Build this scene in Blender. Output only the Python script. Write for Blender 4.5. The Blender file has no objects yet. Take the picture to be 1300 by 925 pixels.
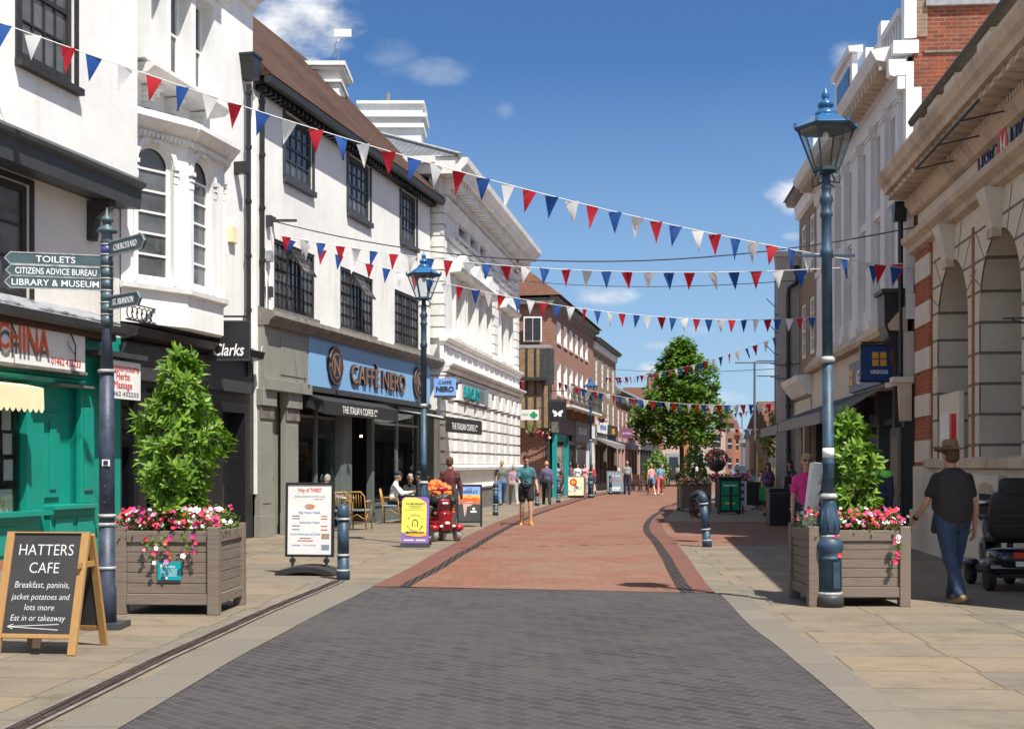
import bpy, bmesh, math, random
from mathutils import Vector, Matrix, noise
random.seed(7)
FPX, CAMH, HORY, CENX = 1600.0, 1.5, 590.0, 650.0
def gp(x, y, dz=0.0):
    """photo measurement of a ground point -> metres"""
    Y = CAMH*FPX/(y-HORY)
    return Vector(((x-CENX)/FPX*Y, Y, dz))
def pt(x, y, Y):
    return Vector(((x-CENX)/FPX*Y, Y, CAMH+(HORY-y)/FPX*Y))
def hz(y, Y): return CAMH+(HORY-y)/FPX*Y
def rad(a): return math.radians(a)
scene = bpy.context.scene
col = scene.collection

# ------------------------------------------------------------------ materials
MATS = {}
def new_mat(name):
    m = bpy.data.materials.new(name); m.use_nodes = True
    nt = m.node_tree
    for n in list(nt.nodes): nt.nodes.remove(n)
    out = nt.nodes.new('ShaderNodeOutputMaterial')
    b = nt.nodes.new('ShaderNodeBsdfPrincipled')
    nt.links.new(b.outputs[0], out.inputs[0])
    MATS[name] = m
    return m, nt, b, out
def C4(c): return (c[0], c[1], c[2], 1.0)
def noise_node(nt, scale, detail=4, vec=None, rough=.55):
    n = nt.nodes.new('ShaderNodeTexNoise'); n.inputs['Scale'].default_value = scale
    n.inputs['Detail'].default_value = detail; n.inputs['Roughness'].default_value = rough
    if vec is not None: nt.links.new(vec, n.inputs['Vector'])
    return n
def ramp(nt, fac, stops):
    r = nt.nodes.new('ShaderNodeValToRGB')
    el = r.color_ramp.elements
    while len(el) < len(stops): el.new(.5)
    for e, (p, c) in zip(el, stops):
        e.position = p; e.color = C4(c) if len(c) == 3 else c
    nt.links.new(fac, r.inputs[0]); return r
def mixc(nt, fac, a, b, mode='MIX'):
    m = nt.nodes.new('ShaderNodeMix'); m.data_type = 'RGBA'; m.blend_type = mode
    for s, v in ((0, fac), (6, a), (7, b)):
        if isinstance(v, (int, float)): m.inputs[s].default_value = v
        elif isinstance(v, tuple): m.inputs[s].default_value = C4(v)
        else: nt.links.new(v, m.inputs[s])
    return m.outputs[2]
def bump(nt, b, h, strength=.3, dist=.02, prev=None):
    n = nt.nodes.new('ShaderNodeBump'); n.inputs['Strength'].default_value = strength
    n.inputs['Distance'].default_value = dist
    nt.links.new(h, n.inputs['Height'])
    if prev: nt.links.new(prev, n.inputs['Normal'])
    nt.links.new(n.outputs[0], b.inputs['Normal']); return n.outputs[0]
def pos(nt, scale=(1, 1, 1)):
    g = nt.nodes.new('ShaderNodeNewGeometry')
    m = nt.nodes.new('ShaderNodeMapping'); m.inputs['Scale'].default_value = scale
    nt.links.new(g.outputs['Position'], m.inputs[0]); return m.outputs[0]
def uv(nt, scale=(1, 1, 1), rot=0):
    g = nt.nodes.new('ShaderNodeUVMap'); g.uv_map = 'UVMap'
    m = nt.nodes.new('ShaderNodeMapping'); m.inputs['Scale'].default_value = scale
    m.inputs['Rotation'].default_value[2] = rot
    nt.links.new(g.outputs[0], m.inputs[0]); return m.outputs[0]
def plain(name, c, rough=.6, var=.12, scale=6, metal=0, bmp=0, bscale=60, spec=None, coat=0):
    m, nt, b, o = new_mat(name)
    n = noise_node(nt, scale, 5, pos(nt))
    lo = tuple(max(0, x*(1-var)) for x in c); hi = tuple(min(1, x*(1+var)) for x in c)
    r = ramp(nt, n.outputs[0], [(.3, lo), (.7, hi)])
    nt.links.new(r.outputs[0], b.inputs['Base Color'])
    b.inputs['Roughness'].default_value = rough; b.inputs['Metallic'].default_value = metal
    if spec is not None: b.inputs['Specular IOR Level'].default_value = spec
    if coat: b.inputs['Coat Weight'].default_value = coat; b.inputs['Coat Roughness'].default_value = .1
    if bmp: bump(nt, b, noise_node(nt, bscale, 3, pos(nt)).outputs[0], bmp, .01)
    return m
def stained(name, c, dirt, amount=.5, rough=.75, bmp=.25, bscale=14, streak=1.0):
    """painted or rendered masonry: blotches, vertical streaks and a rough skin"""
    m, nt, b, o = new_mat(name)
    big = noise_node(nt, .9, 6, pos(nt), .65)
    st = noise_node(nt, 1.0, 6, pos(nt, (5, 5, .35)), .7)
    f1 = ramp(nt, big.outputs[0], [(.42, (0, 0, 0)), (.78, (1, 1, 1))])
    f2 = ramp(nt, st.outputs[0], [(.5, (0, 0, 0)), (.85, (streak, streak, streak))])
    ad = nt.nodes.new('ShaderNodeMath'); ad.operation = 'ADD'; ad.use_clamp = True
    nt.links.new(f1.outputs[0], ad.inputs[0]); nt.links.new(f2.outputs[0], ad.inputs[1])
    mu = nt.nodes.new('ShaderNodeMath'); mu.operation = 'MULTIPLY'; mu.inputs[1].default_value = amount
    nt.links.new(ad.outputs[0], mu.inputs[0])
    nt.links.new(mixc(nt, mu.outputs[0], c, dirt), b.inputs['Base Color'])
    b.inputs['Roughness'].default_value = rough
    h1 = noise_node(nt, bscale, 5, pos(nt), .6)
    bump(nt, b, h1.outputs[0], bmp, .03)
    return m
def brick(name, c1, c2, mortar, bw=.225, bh=.075, msize=.01, offset=.5, use_uv=True, rough=.85, bmp=.5, var=.5, rot=0,
          noise_scale=3, mdist=.01, third=None, squash=1.0, world=False):
    m, nt, b, o = new_mat(name)
    v = pos(nt) if world else uv(nt, rot=rot)
    if world and rot:
        mp = nt.nodes.new('ShaderNodeMapping'); mp.inputs['Rotation'].default_value[2] = rot
        nt.links.new(v, mp.inputs[0]); v = mp.outputs[0]
    # slightly wobbly joints
    wn = noise_node(nt, 5, 2, v)
    sub = nt.nodes.new('ShaderNodeVectorMath'); sub.operation = 'MULTIPLY_ADD'
    sub.inputs[1].default_value = (.008, .008, 0)
    nt.links.new(wn.outputs['Color'], sub.inputs[0]); nt.links.new(v, sub.inputs[2]); vv = sub.outputs[0]
    t = nt.nodes.new('ShaderNodeTexBrick'); nt.links.new(vv, t.inputs['Vector'])
    t.offset = offset; t.squash = squash; t.inputs['Scale'].default_value = 1
    t.inputs['Color1'].default_value = C4(c1); t.inputs['Color2'].default_value = C4(c2)
    t.inputs['Mortar'].default_value = C4(mortar)
    t.inputs['Brick Width'].default_value = bw; t.inputs['Row Height'].default_value = bh
    t.inputs['Mortar Size'].default_value = msize; t.inputs['Mortar Smooth'].default_value = .2
    t.inputs['Bias'].default_value = 0
    n = noise_node(nt, noise_scale, 6, v, .65)
    dark = tuple(x*.55 for x in c1)
    f = ramp(nt, n.outputs[0], [(.35, (0, 0, 0)), (.75, (var, var, var))])
    c = mixc(nt, f.outputs[0], t.outputs['Color'], dark)
    b.inputs['Specular IOR Level'].default_value = .25
    if third:
        n2 = noise_node(nt, .45, 7, v, .7)
        f2 = ramp(nt, n2.outputs[0], [(.42, (0, 0, 0)), (.60, (.9, .9, .9))])
        c = mixc(nt, f2.outputs[0], c, mixc(nt, .5, c, third))
    nt.links.new(c, b.inputs['Base Color'])
    b.inputs['Roughness'].default_value = rough
    inv = nt.nodes.new('ShaderNodeMath'); inv.operation = 'SUBTRACT'; inv.inputs[0].default_value = 1
    nt.links.new(t.outputs['Fac'], inv.inputs[1])
    p = bump(nt, b, inv.outputs[0], bmp, mdist)
    bump(nt, b, noise_node(nt, 40, 4, v).outputs[0], .25, .006, p)
    return m
def glass(name, tint=(.02, .025, .03), rough=.03, wob=.02):
    m, nt, b, o = new_mat(name)
    n = noise_node(nt, 1.3, 3, pos(nt))
    r = ramp(nt, n.outputs[0], [(.35, tuple(x*.6 for x in tint)), (.7, tuple(x*1.8 for x in tint))])
    nt.links.new(r.outputs[0], b.inputs['Base Color'])
    b.inputs['Roughness'].default_value = rough; b.inputs['Specular IOR Level'].default_value = .7
    bump(nt, b, noise_node(nt, 1.8, 2, pos(nt)).outputs[0], .12, wob)
    return m
def clear_glass(name, tint=(.6, .65, .65)):
    m, nt, b, o = new_mat(name)
    nt.nodes.remove(b)
    tr = nt.nodes.new('ShaderNodeBsdfTransparent'); tr.inputs[0].default_value = C4(tint)
    gl = nt.nodes.new('ShaderNodeBsdfGlossy'); gl.inputs['Roughness'].default_value = .03
    gl.inputs[0].default_value = (.9, .95, 1, 1)
    ge = nt.nodes.new('ShaderNodeNewGeometry'); dt = nt.nodes.new('ShaderNodeVectorMath'); dt.operation = 'DOT_PRODUCT'
    nt.links.new(ge.outputs['Incoming'], dt.inputs[0]); nt.links.new(ge.outputs['True Normal'], dt.inputs[1])
    ab = nt.nodes.new('ShaderNodeMath'); ab.operation = 'ABSOLUTE'; nt.links.new(dt.outputs['Value'], ab.inputs[0])
    iv = nt.nodes.new('ShaderNodeMath'); iv.operation = 'SUBTRACT'; iv.inputs[0].default_value = 1; nt.links.new(ab.outputs[0], iv.inputs[1])
    fr = nt.nodes.new('ShaderNodeMath'); fr.operation = 'POWER'; fr.inputs[1].default_value = 5; nt.links.new(iv.outputs[0], fr.inputs[0])
    ad = nt.nodes.new('ShaderNodeMath'); ad.operation = 'MULTIPLY_ADD'; ad.inputs[1].default_value = .75; ad.inputs[2].default_value = .035
    nt.links.new(fr.outputs[0], ad.inputs[0])
    mx = nt.nodes.new('ShaderNodeMixShader'); nt.links.new(ad.outputs[0], mx.inputs[0])
    nt.links.new(tr.outputs[0], mx.inputs[1]); nt.links.new(gl.outputs[0], mx.inputs[2])
    nt.links.new(mx.outputs[0], o.inputs[0])
    return m
def leafy(name, c1, c2, rough=.45, trans=.35, tint=(1.3, 1.5, .5)):
    m, nt, b, o = new_mat(name)
    g = nt.nodes.new('ShaderNodeNewGeometry')
    r = ramp(nt, g.outputs['Random Per Island'], [(0, c1), (.6, c2), (1, tuple(min(1, x*1.35) for x in c2))])
    nt.links.new(r.outputs[0], b.inputs['Base Color'])
    b.inputs['Roughness'].default_value = rough
    t = nt.nodes.new('ShaderNodeBsdfTranslucent')
    mc = mixc(nt, 1.0, r.outputs[0], tint, 'MULTIPLY'); nt.links.new(mc, t.inputs[0])
    mx = nt.nodes.new('ShaderNodeMixShader'); mx.inputs[0].default_value = trans
    nt.links.new(b.outputs[0], mx.inputs[1]); nt.links.new(t.outputs[0], mx.inputs[2])
    nt.links.new(mx.outputs[0], o.inputs[0]); return m
def island(name, stops, rough=.6):
    m, nt, b, o = new_mat(name)
    g = nt.nodes.new('ShaderNodeNewGeometry')
    r = ramp(nt, g.outputs['Random Per Island'], stops); r.color_ramp.interpolation = 'CONSTANT'
    nt.links.new(r.outputs[0], b.inputs['Base Color']); b.inputs['Roughness'].default_value = rough
    return m
def wood(name, c, dark, sx=(1, 1, 1), rough=.75):
    m, nt, b, o = new_mat(name)
    n = noise_node(nt, 3, 8, pos(nt, sx), .7)
    n2 = noise_node(nt, 1.1, 3, pos(nt))
    r = ramp(nt, n.outputs[0], [(.3, dark), (.7, c)])
    mc = mixc(nt, n2.outputs[0], r.outputs[0], tuple(x*.85 for x in c))
    nt.links.new(mc, b.inputs['Base Color']); b.inputs['Roughness'].default_value = rough
    bump(nt, b, n.outputs[0], .5, .006); return m

stained('white_render', (.83, .82, .79), (.55, .54, .51), .5, .8, .22, 7)
stained('white_smooth', (.85, .84, .82), (.58, .57, .54), .42, .7, .15, 9)
stained('white_stone', (.83, .82, .79), (.50, .49, .46), .6, .7, .25, 16)
stained('white_cream', (.74, .71, .66), (.45, .42, .38), .35, .8, .2, 12)  # off-white cream of the jettied shop's lower wall and body
stained('grey_render', (.56, .52, .50), (.36, .33, .31), .45, .85, .2, 10)
stained('pale_blue_stone', (.70, .70, .71), (.45, .44, .43), .45, .75, .15, 15)
stained('bank_trim', (.60, .47, .34), (.20, .16, .13), .75, .8, .3, 16)
stained('bank_plain', (.67, .595, .50), (.36, .31, .25), .4, .8, .2, 16)
brick('bank_stone', (.68, .585, .47), (.61, .52, .415), (.17, .14, .12), bw=40, bh=.45, msize=.022, offset=.5, var=.35, bmp=1.0, mdist=.03, rough=.8)
brick('red_brick', (.36, .085, .04), (.16, .05, .035), (.27, .19, .13), var=.7, third=(.08, .05, .05))
brick('orange_brick', (.42, .11, .045), (.34, .08, .035), (.26, .19, .14), var=.4)
brick('old_red_brick', (.34, .12, .075), (.24, .085, .06), (.40, .33, .27), var=.45, msize=.012)
brick('brown_brick', (.30, .20, .13), (.22, .15, .10), (.33, .28, .22), var=.4)
brick('roof_tile', (.12, .052, .03), (.038, .025, .02), (.012, .009, .008), bw=.2, bh=.16, msize=.02, var=.9, noise_scale=9, third=(.11, .065, .045), bmp=1, mdist=.03)
brick('red_roof_tile', (.23, .10, .065), (.16, .08, .055), (.06, .035, .03), bw=.17, bh=.11, msize=.012, var=.6, bmp=1, mdist=.03)
brick('slate', (.21, .22, .24), (.14, .15, .17), (.06, .06, .07), bw=.3, bh=.2, msize=.012, var=.5, bmp=.8, mdist=.02, rough=.6)
plain('black_paint', (.018, .018, .02), .35, .25)
plain('dark_timber', (.028, .025, .024), .55, .35, 12, bmp=.2)
plain('charcoal', (.045, .048, .05), .5, .2)
plain('grey_paint', (.25, .25, .215), .45, .08, 2, bmp=.05)
plain('grey_trim', (.17, .155, .135), .7, .35, 5, bmp=.3)
plain('grey_green_paint', (.12, .145, .14), .45, .1)
plain('teal_paint', (.008, .26, .20), .35, .06, 2, bmp=.04)
plain('teal_far', (.01, .30, .30), .45, .06)
plain('blue_fascia', (.22, .42, .68), .45, .05, 2)
plain('sign_blue', (.20, .36, .72), .5, .05)
plain('lamp_blue', (.024, .058, .098), .5, .4, 7, bmp=.3, bscale=40)
plain('lamp_bright_blue', (.02, .11, .27), .28, .18, 8)
plain('post_navy', (.035, .048, .078), .5, .4, 8, bmp=.3, bscale=45)
plain('sign_slate', (.055, .095, .11), .45, .2, 10)
plain('silver_paint', (.36, .36, .35), .55, .4, 14, metal=.1, bmp=.2)
plain('white_paint', (.80, .80, .79), .5, .04)
plain('window_white', (.80, .80, .78), .45, .05)
plain('cream_cloth', (.78, .72, .45), .8, .06, 3, bmp=.15)
plain('awning_black', (.022, .022, .024), .7, .2)
plain('awning_navy', (.02, .028, .05), .75, .2)
plain('awning_grey', (.26, .26, .26), .8, .1)
plain('awning_under', (.62, .62, .58), .8, .05)
plain('metal_grey', (.35, .36, .37), .35, .15, metal=.8)
plain('brass', (.32, .20, .11), .35, .2, metal=.8)
plain('copper_face', (.45, .26, .17), .35, .2, metal=.5)
plain('ink_navy', (.02, .03, .10), .5, .1)
stained('coping_dark', (.10, .09, .075), (.03, .03, .03), .6, .9, .4, 14)
plain('post_violet', (.07, .06, .26), .4, .1)
plain('sign_plum', (.20, .07, .16), .5, .1)
plain('ink_dark', (.02, .02, .03), .5, .1)
plain('ink_red', (.62, .04, .02), .5, .1)
plain('ink_orange', (.80, .12, .03), .5, .05)
plain('ink_grey', (.16, .15, .15), .5, .05)
plain('ink_blue', (.06, .14, .42), .5, .05)
plain('ink_white', (.85, .85, .85), .6, .02)
plain('chalk', (.62, .62, .62), .9, .12, 60)
plain('chalkboard', (.035, .033, .034), .75, .35, 3)
plain('yellow_panel', (.78, .72, .12), .5, .05, 3)
plain('orange_panel', (.80, .42, .08), .5, .05)
plain('purple_panel', (.28, .13, .46), .5, .08)
plain('navy_sign', (.012, .055, .20), .35, .1)
plain('greggs_orange', (.80, .36, .02), .5, .03)
plain('green_sign', (.0, .30, .13), .5, .03)
plain('plaque_teal', (.0, .33, .38), .4, .04)
plain('string_white', (.75, .75, .75), .8, .05)
plain('cable', (.04, .04, .045), .6, .1)
plain('rubber', (.02, .02, .02), .8, .2)
plain('tyre_grey', (.30, .29, .28), .8, .1)
plain('scooter_red', (.42, .01, .018), .3, .1, coat=.4)
plain('scooter_navy', (.010, .014, .030), .2, .1, coat=.5)
plain('seat_black', (.014, .014, .015), .5, .2, bmp=.15)
plain('bag_orange', (.72, .17, .03), .75, .25, 7, bmp=.4, bscale=25)
plain('bag_green', (.02, .28, .08), .6, .1)
plain('cane', (.48, .27, .07), .5, .25, 30)
plain('cushion_slate', (.20, .26, .30), .8, .1)
plain('bin_black', (.018, .019, .022), .45, .2)
plain('yellow_pole', (.62, .46, .05), .5, .1)
plain('terracotta', (.40, .15, .08), .8, .2, bmp=.2)
plain('concrete', (.33, .32, .30), .85, .15, bmp=.3)
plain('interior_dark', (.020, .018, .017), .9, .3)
plain('interior_wood', (.07, .035, .02), .7, .3)
plain('paper', (.74, .74, .72), .8, .06, 4)
plain('photo_brown', (.40, .26, .18), .7, .4, 30)
plain('lead', (.27, .28, .30), .7, .25, 6)
plain('soil', (.035, .025, .018), .95, .3)
plain('stem_green', (.09, .13, .03), .7, .2)
plain('far_pink', (.50, .36, .30), .85, .1)
plain('far_grey', (.16, .16, .18), .85, .15)
plain('car_blue', (.012, .03, .07), .2, .1, coat=.8)
plain('car_silver', (.45, .46, .48), .25, .08, metal=.4, coat=.5)
plain('car_glass', (.03, .035, .04), .08, .1)
plain('bark', (.10, .07, .05), .9, .35, 9, bmp=.6)
plain('straw_hat', (.22, .12, .06), .8, .25, 40, bmp=.4)
plain('hat_band', (.05, .035, .03), .8, .2)
plain('steel_pole', (.12, .13, .15), .5, .2)
plain('pink_panel', (.52, .34, .30), .8, .1)
plain('timber_brown', (.26, .17, .09), .7, .25, 6)
glass('window_glass', (.025, .03, .035))
glass('sash_glass', (.075, .08, .085))
glass('dark_pane', (.012, .013, .015))
clear_glass('shop_glass', (.82, .85, .85))
clear_glass('lantern_glass', (.86, .90, .92))
leafy('laurel_leaf', (.035, .095, .012), (.18, .31, .03), .48)
leafy('tree_leaf', (.045, .10, .014), (.125, .22, .03), .55, .35)
leafy('awning_sheer', (.62, .62, .58), (.64, .64, .60), .8, .5, (1, 1, 1))
leafy('flower_leaf', (.05, .11, .02), (.16, .24, .04), .6)
leafy('topiary_leaf', (.05, .12, .02), (.14, .24, .05), .6)
def flagmat(name, c):
    m, nt, b, o = new_mat(name); oi = nt.nodes.new('ShaderNodeObjectInfo')
    r = ramp(nt, oi.outputs['Random'], [(0, tuple(x*.72 for x in c)), (1, tuple(min(1, x*1.06+.01) for x in c))]); nt.links.new(r.outputs[0], b.inputs['Base Color']); b.inputs['Roughness'].default_value = .7
    t = nt.nodes.new('ShaderNodeBsdfTranslucent'); nt.links.new(r.outputs[0], t.inputs[0]); mx = nt.nodes.new('ShaderNodeMixShader'); mx.inputs[0].default_value = .5
    nt.links.new(b.outputs[0], mx.inputs[1]); nt.links.new(t.outputs[0], mx.inputs[2]); nt.links.new(mx.outputs[0], o.inputs[0])
flagmat('bunting_red', (.62, .012, .03)); flagmat('bunting_blue', (.02, .11, .43)); flagmat('bunting_white', (.93, .93, .92))
def glow(name, c, e):
    m, nt, b, o = new_mat(name); b.inputs['Emission Color'].default_value = C4(c); b.inputs['Emission Strength'].default_value = e
glow('warm_bulb', (1, .6, .25), 6)
island('petal', [(0, (.72, .015, .10)), (.3, (.62, .02, .22)), (.5, (.80, .78, .76)), (.7, (.72, .05, .03)), (.84, (.62, .18, .38)), (.93, (.30, .05, .20))])
island('petal_pale', [(0, (.75, .72, .62)), (.35, (.62, .10, .08)), (.55, (.75, .45, .20)), (.75, (.5, .2, .35)), (.9, (.75, .75, .5))])
wood('planter_wood', (.25, .195, .15), (.065, .048, .038), (1.2, 1.2, 22))
wood('pine_frame', (.46, .26, .09), (.28, .14, .05), (14, 14, 1.0))

# paving -----------------------------------------------------------------
def paving():
    m, nt, b, o = new_mat('yorkstone')
    v = pos(nt); mp = nt.nodes.new('ShaderNodeMapping'); mp.inputs['Rotation'].default_value[2] = rad(4)
    nt.links.new(v, mp.inputs[0]); v = mp.outputs[0]
    t = nt.nodes.new('ShaderNodeTexBrick'); nt.links.new(v, t.inputs['Vector'])
    t.offset = .43; t.offset_frequency = 2; t.squash = 1.15; t.squash_frequency = 2
    t.inputs['Scale'].default_value = 1; t.inputs['Brick Width'].default_value = .92; t.inputs['Row Height'].default_value = .72
    t.inputs['Mortar Size'].default_value = .011; t.inputs['Mortar Smooth'].default_value = .15; t.inputs['Bias'].default_value = 0
    t.inputs['Color1'].default_value = (.245, .19, .13, 1); t.inputs['Color2'].default_value = (.145, .135, .115, 1)
    t.inputs['Mortar'].default_value = (.07, .06, .045, 1)
    n = noise_node(nt, .45, 5, v, .6)
    f = ramp(nt, n.outputs[0], [(.35, (.17, .155, .13)), (.65, (.245, .19, .12))])
    c = mixc(nt, .35, t.outputs['Color'], f.outputs[0])
    n2 = noise_node(nt, 2.2, 8, v, .75)
    f2 = ramp(nt, n2.outputs[0], [(.28, (.55, .52, .5)), (.45, (.88, .86, .83)), (.6, (1.0, .98, .95)), (.8, (1.2, 1.17, 1.1))])
    c = mixc(nt, 1.0, c, f2.outputs[0], 'MULTIPLY')
    sp = noise_node(nt, 45, 3, v, .5)
    f3 = ramp(nt, sp.outputs[0], [(.25, (.82, .82, .82)), (.42, (1, 1, 1))])
    c = mixc(nt, 1.0, c, f3.outputs[0], 'MULTIPLY')
    # trodden gum spots
    vo = nt.nodes.new('ShaderNodeTexVoronoi'); vo.inputs['Scale'].default_value = 2.6; nt.links.new(v, vo.inputs['Vector'])
    f4 = ramp(nt, vo.outputs['Distance'], [(.045, (.5, .5, .48)), (.07, (1, 1, 1))])
    c = mixc(nt, .8, c, mixc(nt, 1.0, c, f4.outputs[0], 'MULTIPLY'))
    nt.links.new(c, b.inputs['Base Color']); b.inputs['Roughness'].default_value = .75
    inv = nt.nodes.new('ShaderNodeMath'); inv.operation = 'SUBTRACT'; inv.inputs[0].default_value = 1
    nt.links.new(t.outputs['Fac'], inv.inputs[1])
    p = bump(nt, b, inv.outputs[0], .6, .008)
    bump(nt, b, n2.outputs[0], .35, .02, p)
paving()
brick('red_paving', (.265, .115, .074), (.195, .083, .056), (.13, .08, .06), bw=.21, bh=.105, msize=.009, var=.55, world=True, rot=rad(45), noise_scale=2.2, third=(0.200, 0.152, 0.112), bmp=.3, mdist=.004)
brick('red_paving_edge', (0.188, 0.080, 0.060), (0.152, 0.066, 0.050), (0.104, 0.068, 0.056), bw=.21, bh=.105, msize=.008, var=.35, noise_scale=.9, bmp=.35, mdist=.004, world=True, rot=rad(12))
brick('dark_setts', (.066, .058, .060), (.036, .033, .037), (.095, .085, .075), bw=.21, bh=.105, msize=.008, var=.35, world=True, rot=rad(45), noise_scale=1.3, third=(0.080, 0.070, 0.066), bmp=.4, mdist=.004, rough=.7)
brick('granite_kerb', (0.200, 0.176, 0.140), (0.160, 0.144, 0.120), (0.096, 0.088, 0.080), bw=.9, bh=3, msize=.007, var=.5, noise_scale=30, world=True, rot=rad(90), bmp=.3, mdist=.005)
brick('channel_block', (0.068, 0.052, 0.048), (0.044, 0.036, 0.034), (0.016, 0.014, 0.014), bw=.21, bh=.07, msize=.014, var=.3, world=True, rot=rad(90), bmp=.9, mdist=.012)

# ------------------------------------------------------------------ mesh builder
class MB:
    def __init__(s, X=None):
        s.v = []; s.f = []; s.mi = []; s.uv = []; s.sm = []; s.mats = []
        s.X = X or Matrix.Identity(4)
    def mat(s, name):
        if name not in s.mats: s.mats.append(name)
        return s.mats.index(name)
    def add(s, vs, fs, mat, smooth=False):
        base = len(s.v); mi = s.mat(mat)
        vs = [Vector(p) for p in vs]
        s.v += [s.X @ p for p in vs]
        for f in fs:
            s.f.append([base+i for i in f]); s.mi.append(mi); s.sm.append(smooth)
            p = [vs[i] for i in f]
            n = Vector((0, 0, 0))
            for i in range(len(p)):
                a, b2 = p[i], p[(i+1) % len(p)]
                n += Vector(((a.y-b2.y)*(a.z+b2.z), (a.z-b2.z)*(a.x+b2.x), (a.x-b2.x)*(a.y+b2.y)))
            ax = max(range(3), key=lambda k: abs(n[k]))
            for q in p:
                s.uv.append((q.z, q.y) if ax == 0 else (q.x, q.z) if ax == 1 else (q.x, q.y))
    def box(s, a, b, mat, R=None):
        x0, y0, z0 = a; x1, y1, z1 = b
        vs = [Vector(p) for p in ((x0, y0, z0), (x1, y0, z0), (x1, y1, z0), (x0, y1, z0), (x0, y0, z1), (x1, y0, z1), (x1, y1, z1), (x0, y1, z1))]
        if R is not None: vs = [R @ p for p in vs]
        s.add(vs, [(0, 3, 2, 1), (4, 5, 6, 7), (0, 1, 5, 4), (1, 2, 6, 5), (2, 3, 7, 6), (3, 0, 4, 7)], mat)
    def cbox(s, c, size, mat, R=None):
        h = [x/2 for x in size]; T = Matrix.Translation(Vector(c))
        if R is not None: T = T @ R.to_4x4()
        s.box((-h[0], -h[1], -h[2]), (h[0], h[1], h[2]), mat, T)
    def bar(s, p, q, w, d, mat, up=(0, 0, 1)):
        """rectangular bar from p to q"""
        p = Vector(p); q = Vector(q); z = (q-p); L = z.length; z.normalize()
        u = Vector(up); x = u.cross(z)
        if x.length < 1e-4: x = Vector((1, 0, 0)).cross(z)
        x.normalize(); y = z.cross(x)
        M = Matrix((x, y, z)).transposed().to_4x4(); M.translation = p
        s.box((-w/2, -d/2, 0), (w/2, d/2, L), mat, M)
    def cyl(s, p, q, r0, r1, n, mat, caps=True, smooth=True):
        p = Vector(p); q = Vector(q); z = (q-p).normalized()
        x = Vector((0, 0, 1)).cross(z)
        if x.length < 1e-4: x = Vector((1, 0, 0))
        x.normalize(); y = z.cross(x)
        vs = []
        for c, r in ((p, r0), (q, r1)):
            for i in range(n):
                a = 2*math.pi*i/n; vs.append(c+x*(r*math.cos(a))+y*(r*math.sin(a)))
        s.add(vs, [(i, (i+1) % n, n+(i+1) % n, n+i) for i in range(n)], mat, smooth)
        if caps: s.add(vs[:n], [tuple(range(n))[::-1]], mat); s.add(vs[n:], [tuple(range(n))], mat)
    def tube(s, pts, r, n, mat):
        pts = [Vector(p) for p in pts]; k = len(pts); vs = []
        rs = r if isinstance(r, (list, tuple)) else [r]*k
        px = None
        for j, p in enumerate(pts):
            t = (pts[min(j+1, k-1)]-pts[max(j-1, 0)]).normalized()
            x = (px - t*px.dot(t)) if px is not None else Vector((0, 0, 1)).cross(t)
            if x.length < 1e-4: x = Vector((1, 0, 0)).cross(t)
            if x.length < 1e-4: x = Vector((0, 1, 0))
            x.normalize(); px = x; y = t.cross(x)
            for i in range(n):
                a = 2*math.pi*i/n; vs.append(p+x*(rs[j]*math.cos(a))+y*(rs[j]*math.sin(a)))
        fs = []
        for j in range(k-1):
            for i in range(n):
                a = j*n+i; b = j*n+(i+1) % n; fs.append((a, b, b+n, a+n))
        fs.append(tuple(range(n))[::-1]); fs.append(tuple(range((k-1)*n, k*n)))
        s.add(vs, fs, mat, True)
    def lathe(s, prof, n, mat, c=(0, 0, 0), smooth=True, axis='z', closed=False, phase=0):
        c = Vector(c); vs = []
        for r, z in prof:
            for i in range(n):
                a = 2*math.pi*i/n+phase
                p = (r*math.cos(a), r*math.sin(a), z)
                if axis == 'y': p = (p[0], p[2], p[1])
                if axis == 'x': p = (p[2], p[0], p[1])
                vs.append(c+Vector(p))
        fs = []
        for j in range(len(prof)-1):
            for i in range(n):
                a = j*n+i; b = j*n+(i+1) % n; fs.append((a, b, b+n, a+n))
        if prof[0][0] > 1e-4: fs.append(tuple(range(n))[::-1])
        if prof[-1][0] > 1e-4: k = len(prof)-1; fs.append(tuple(range(k*n, k*n+n)))
        s.add(vs, fs, mat, smooth)
    def poly(s, pts, z0, z1, mat, smooth=False):
        """2-D outline in local xy extruded along local z"""
        n = len(pts); vs = [(x, y, z0) for x, y in pts]+[(x, y, z1) for x, y in pts]
        s.add(vs, [tuple(range(n))[::-1], tuple(range(n, 2*n))]+[(i, (i+1) % n, n+(i+1) % n, n+i) for i in range(n)], mat, smooth)
    def sweep(s, prof, x0, x1, mat, plane='zy', m0=0, m1=0):
        """profile [(z,y)] swept along local x (m0/m1: mitre lengths per unit of z)"""
        n = len(prof)
        vs = [(x0-m0*z, y, z) for z, y in prof]+[(x1+m1*z, y, z) for z, y in prof]
        s.add(vs, [tuple(range(n)), tuple(range(n, 2*n))[::-1]]+[(i, n+i, n+(i+1) % n, (i+1) % n) for i in range(n)], mat)
    def disc(s, c, r, n, z0, z1, mat, sx=1, sy=1):
        s.poly([(c[0]+sx*r*math.cos(2*math.pi*i/n), c[1]+sy*r*math.sin(2*math.pi*i/n)) for i in range(n)], z0, z1, mat)
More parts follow.
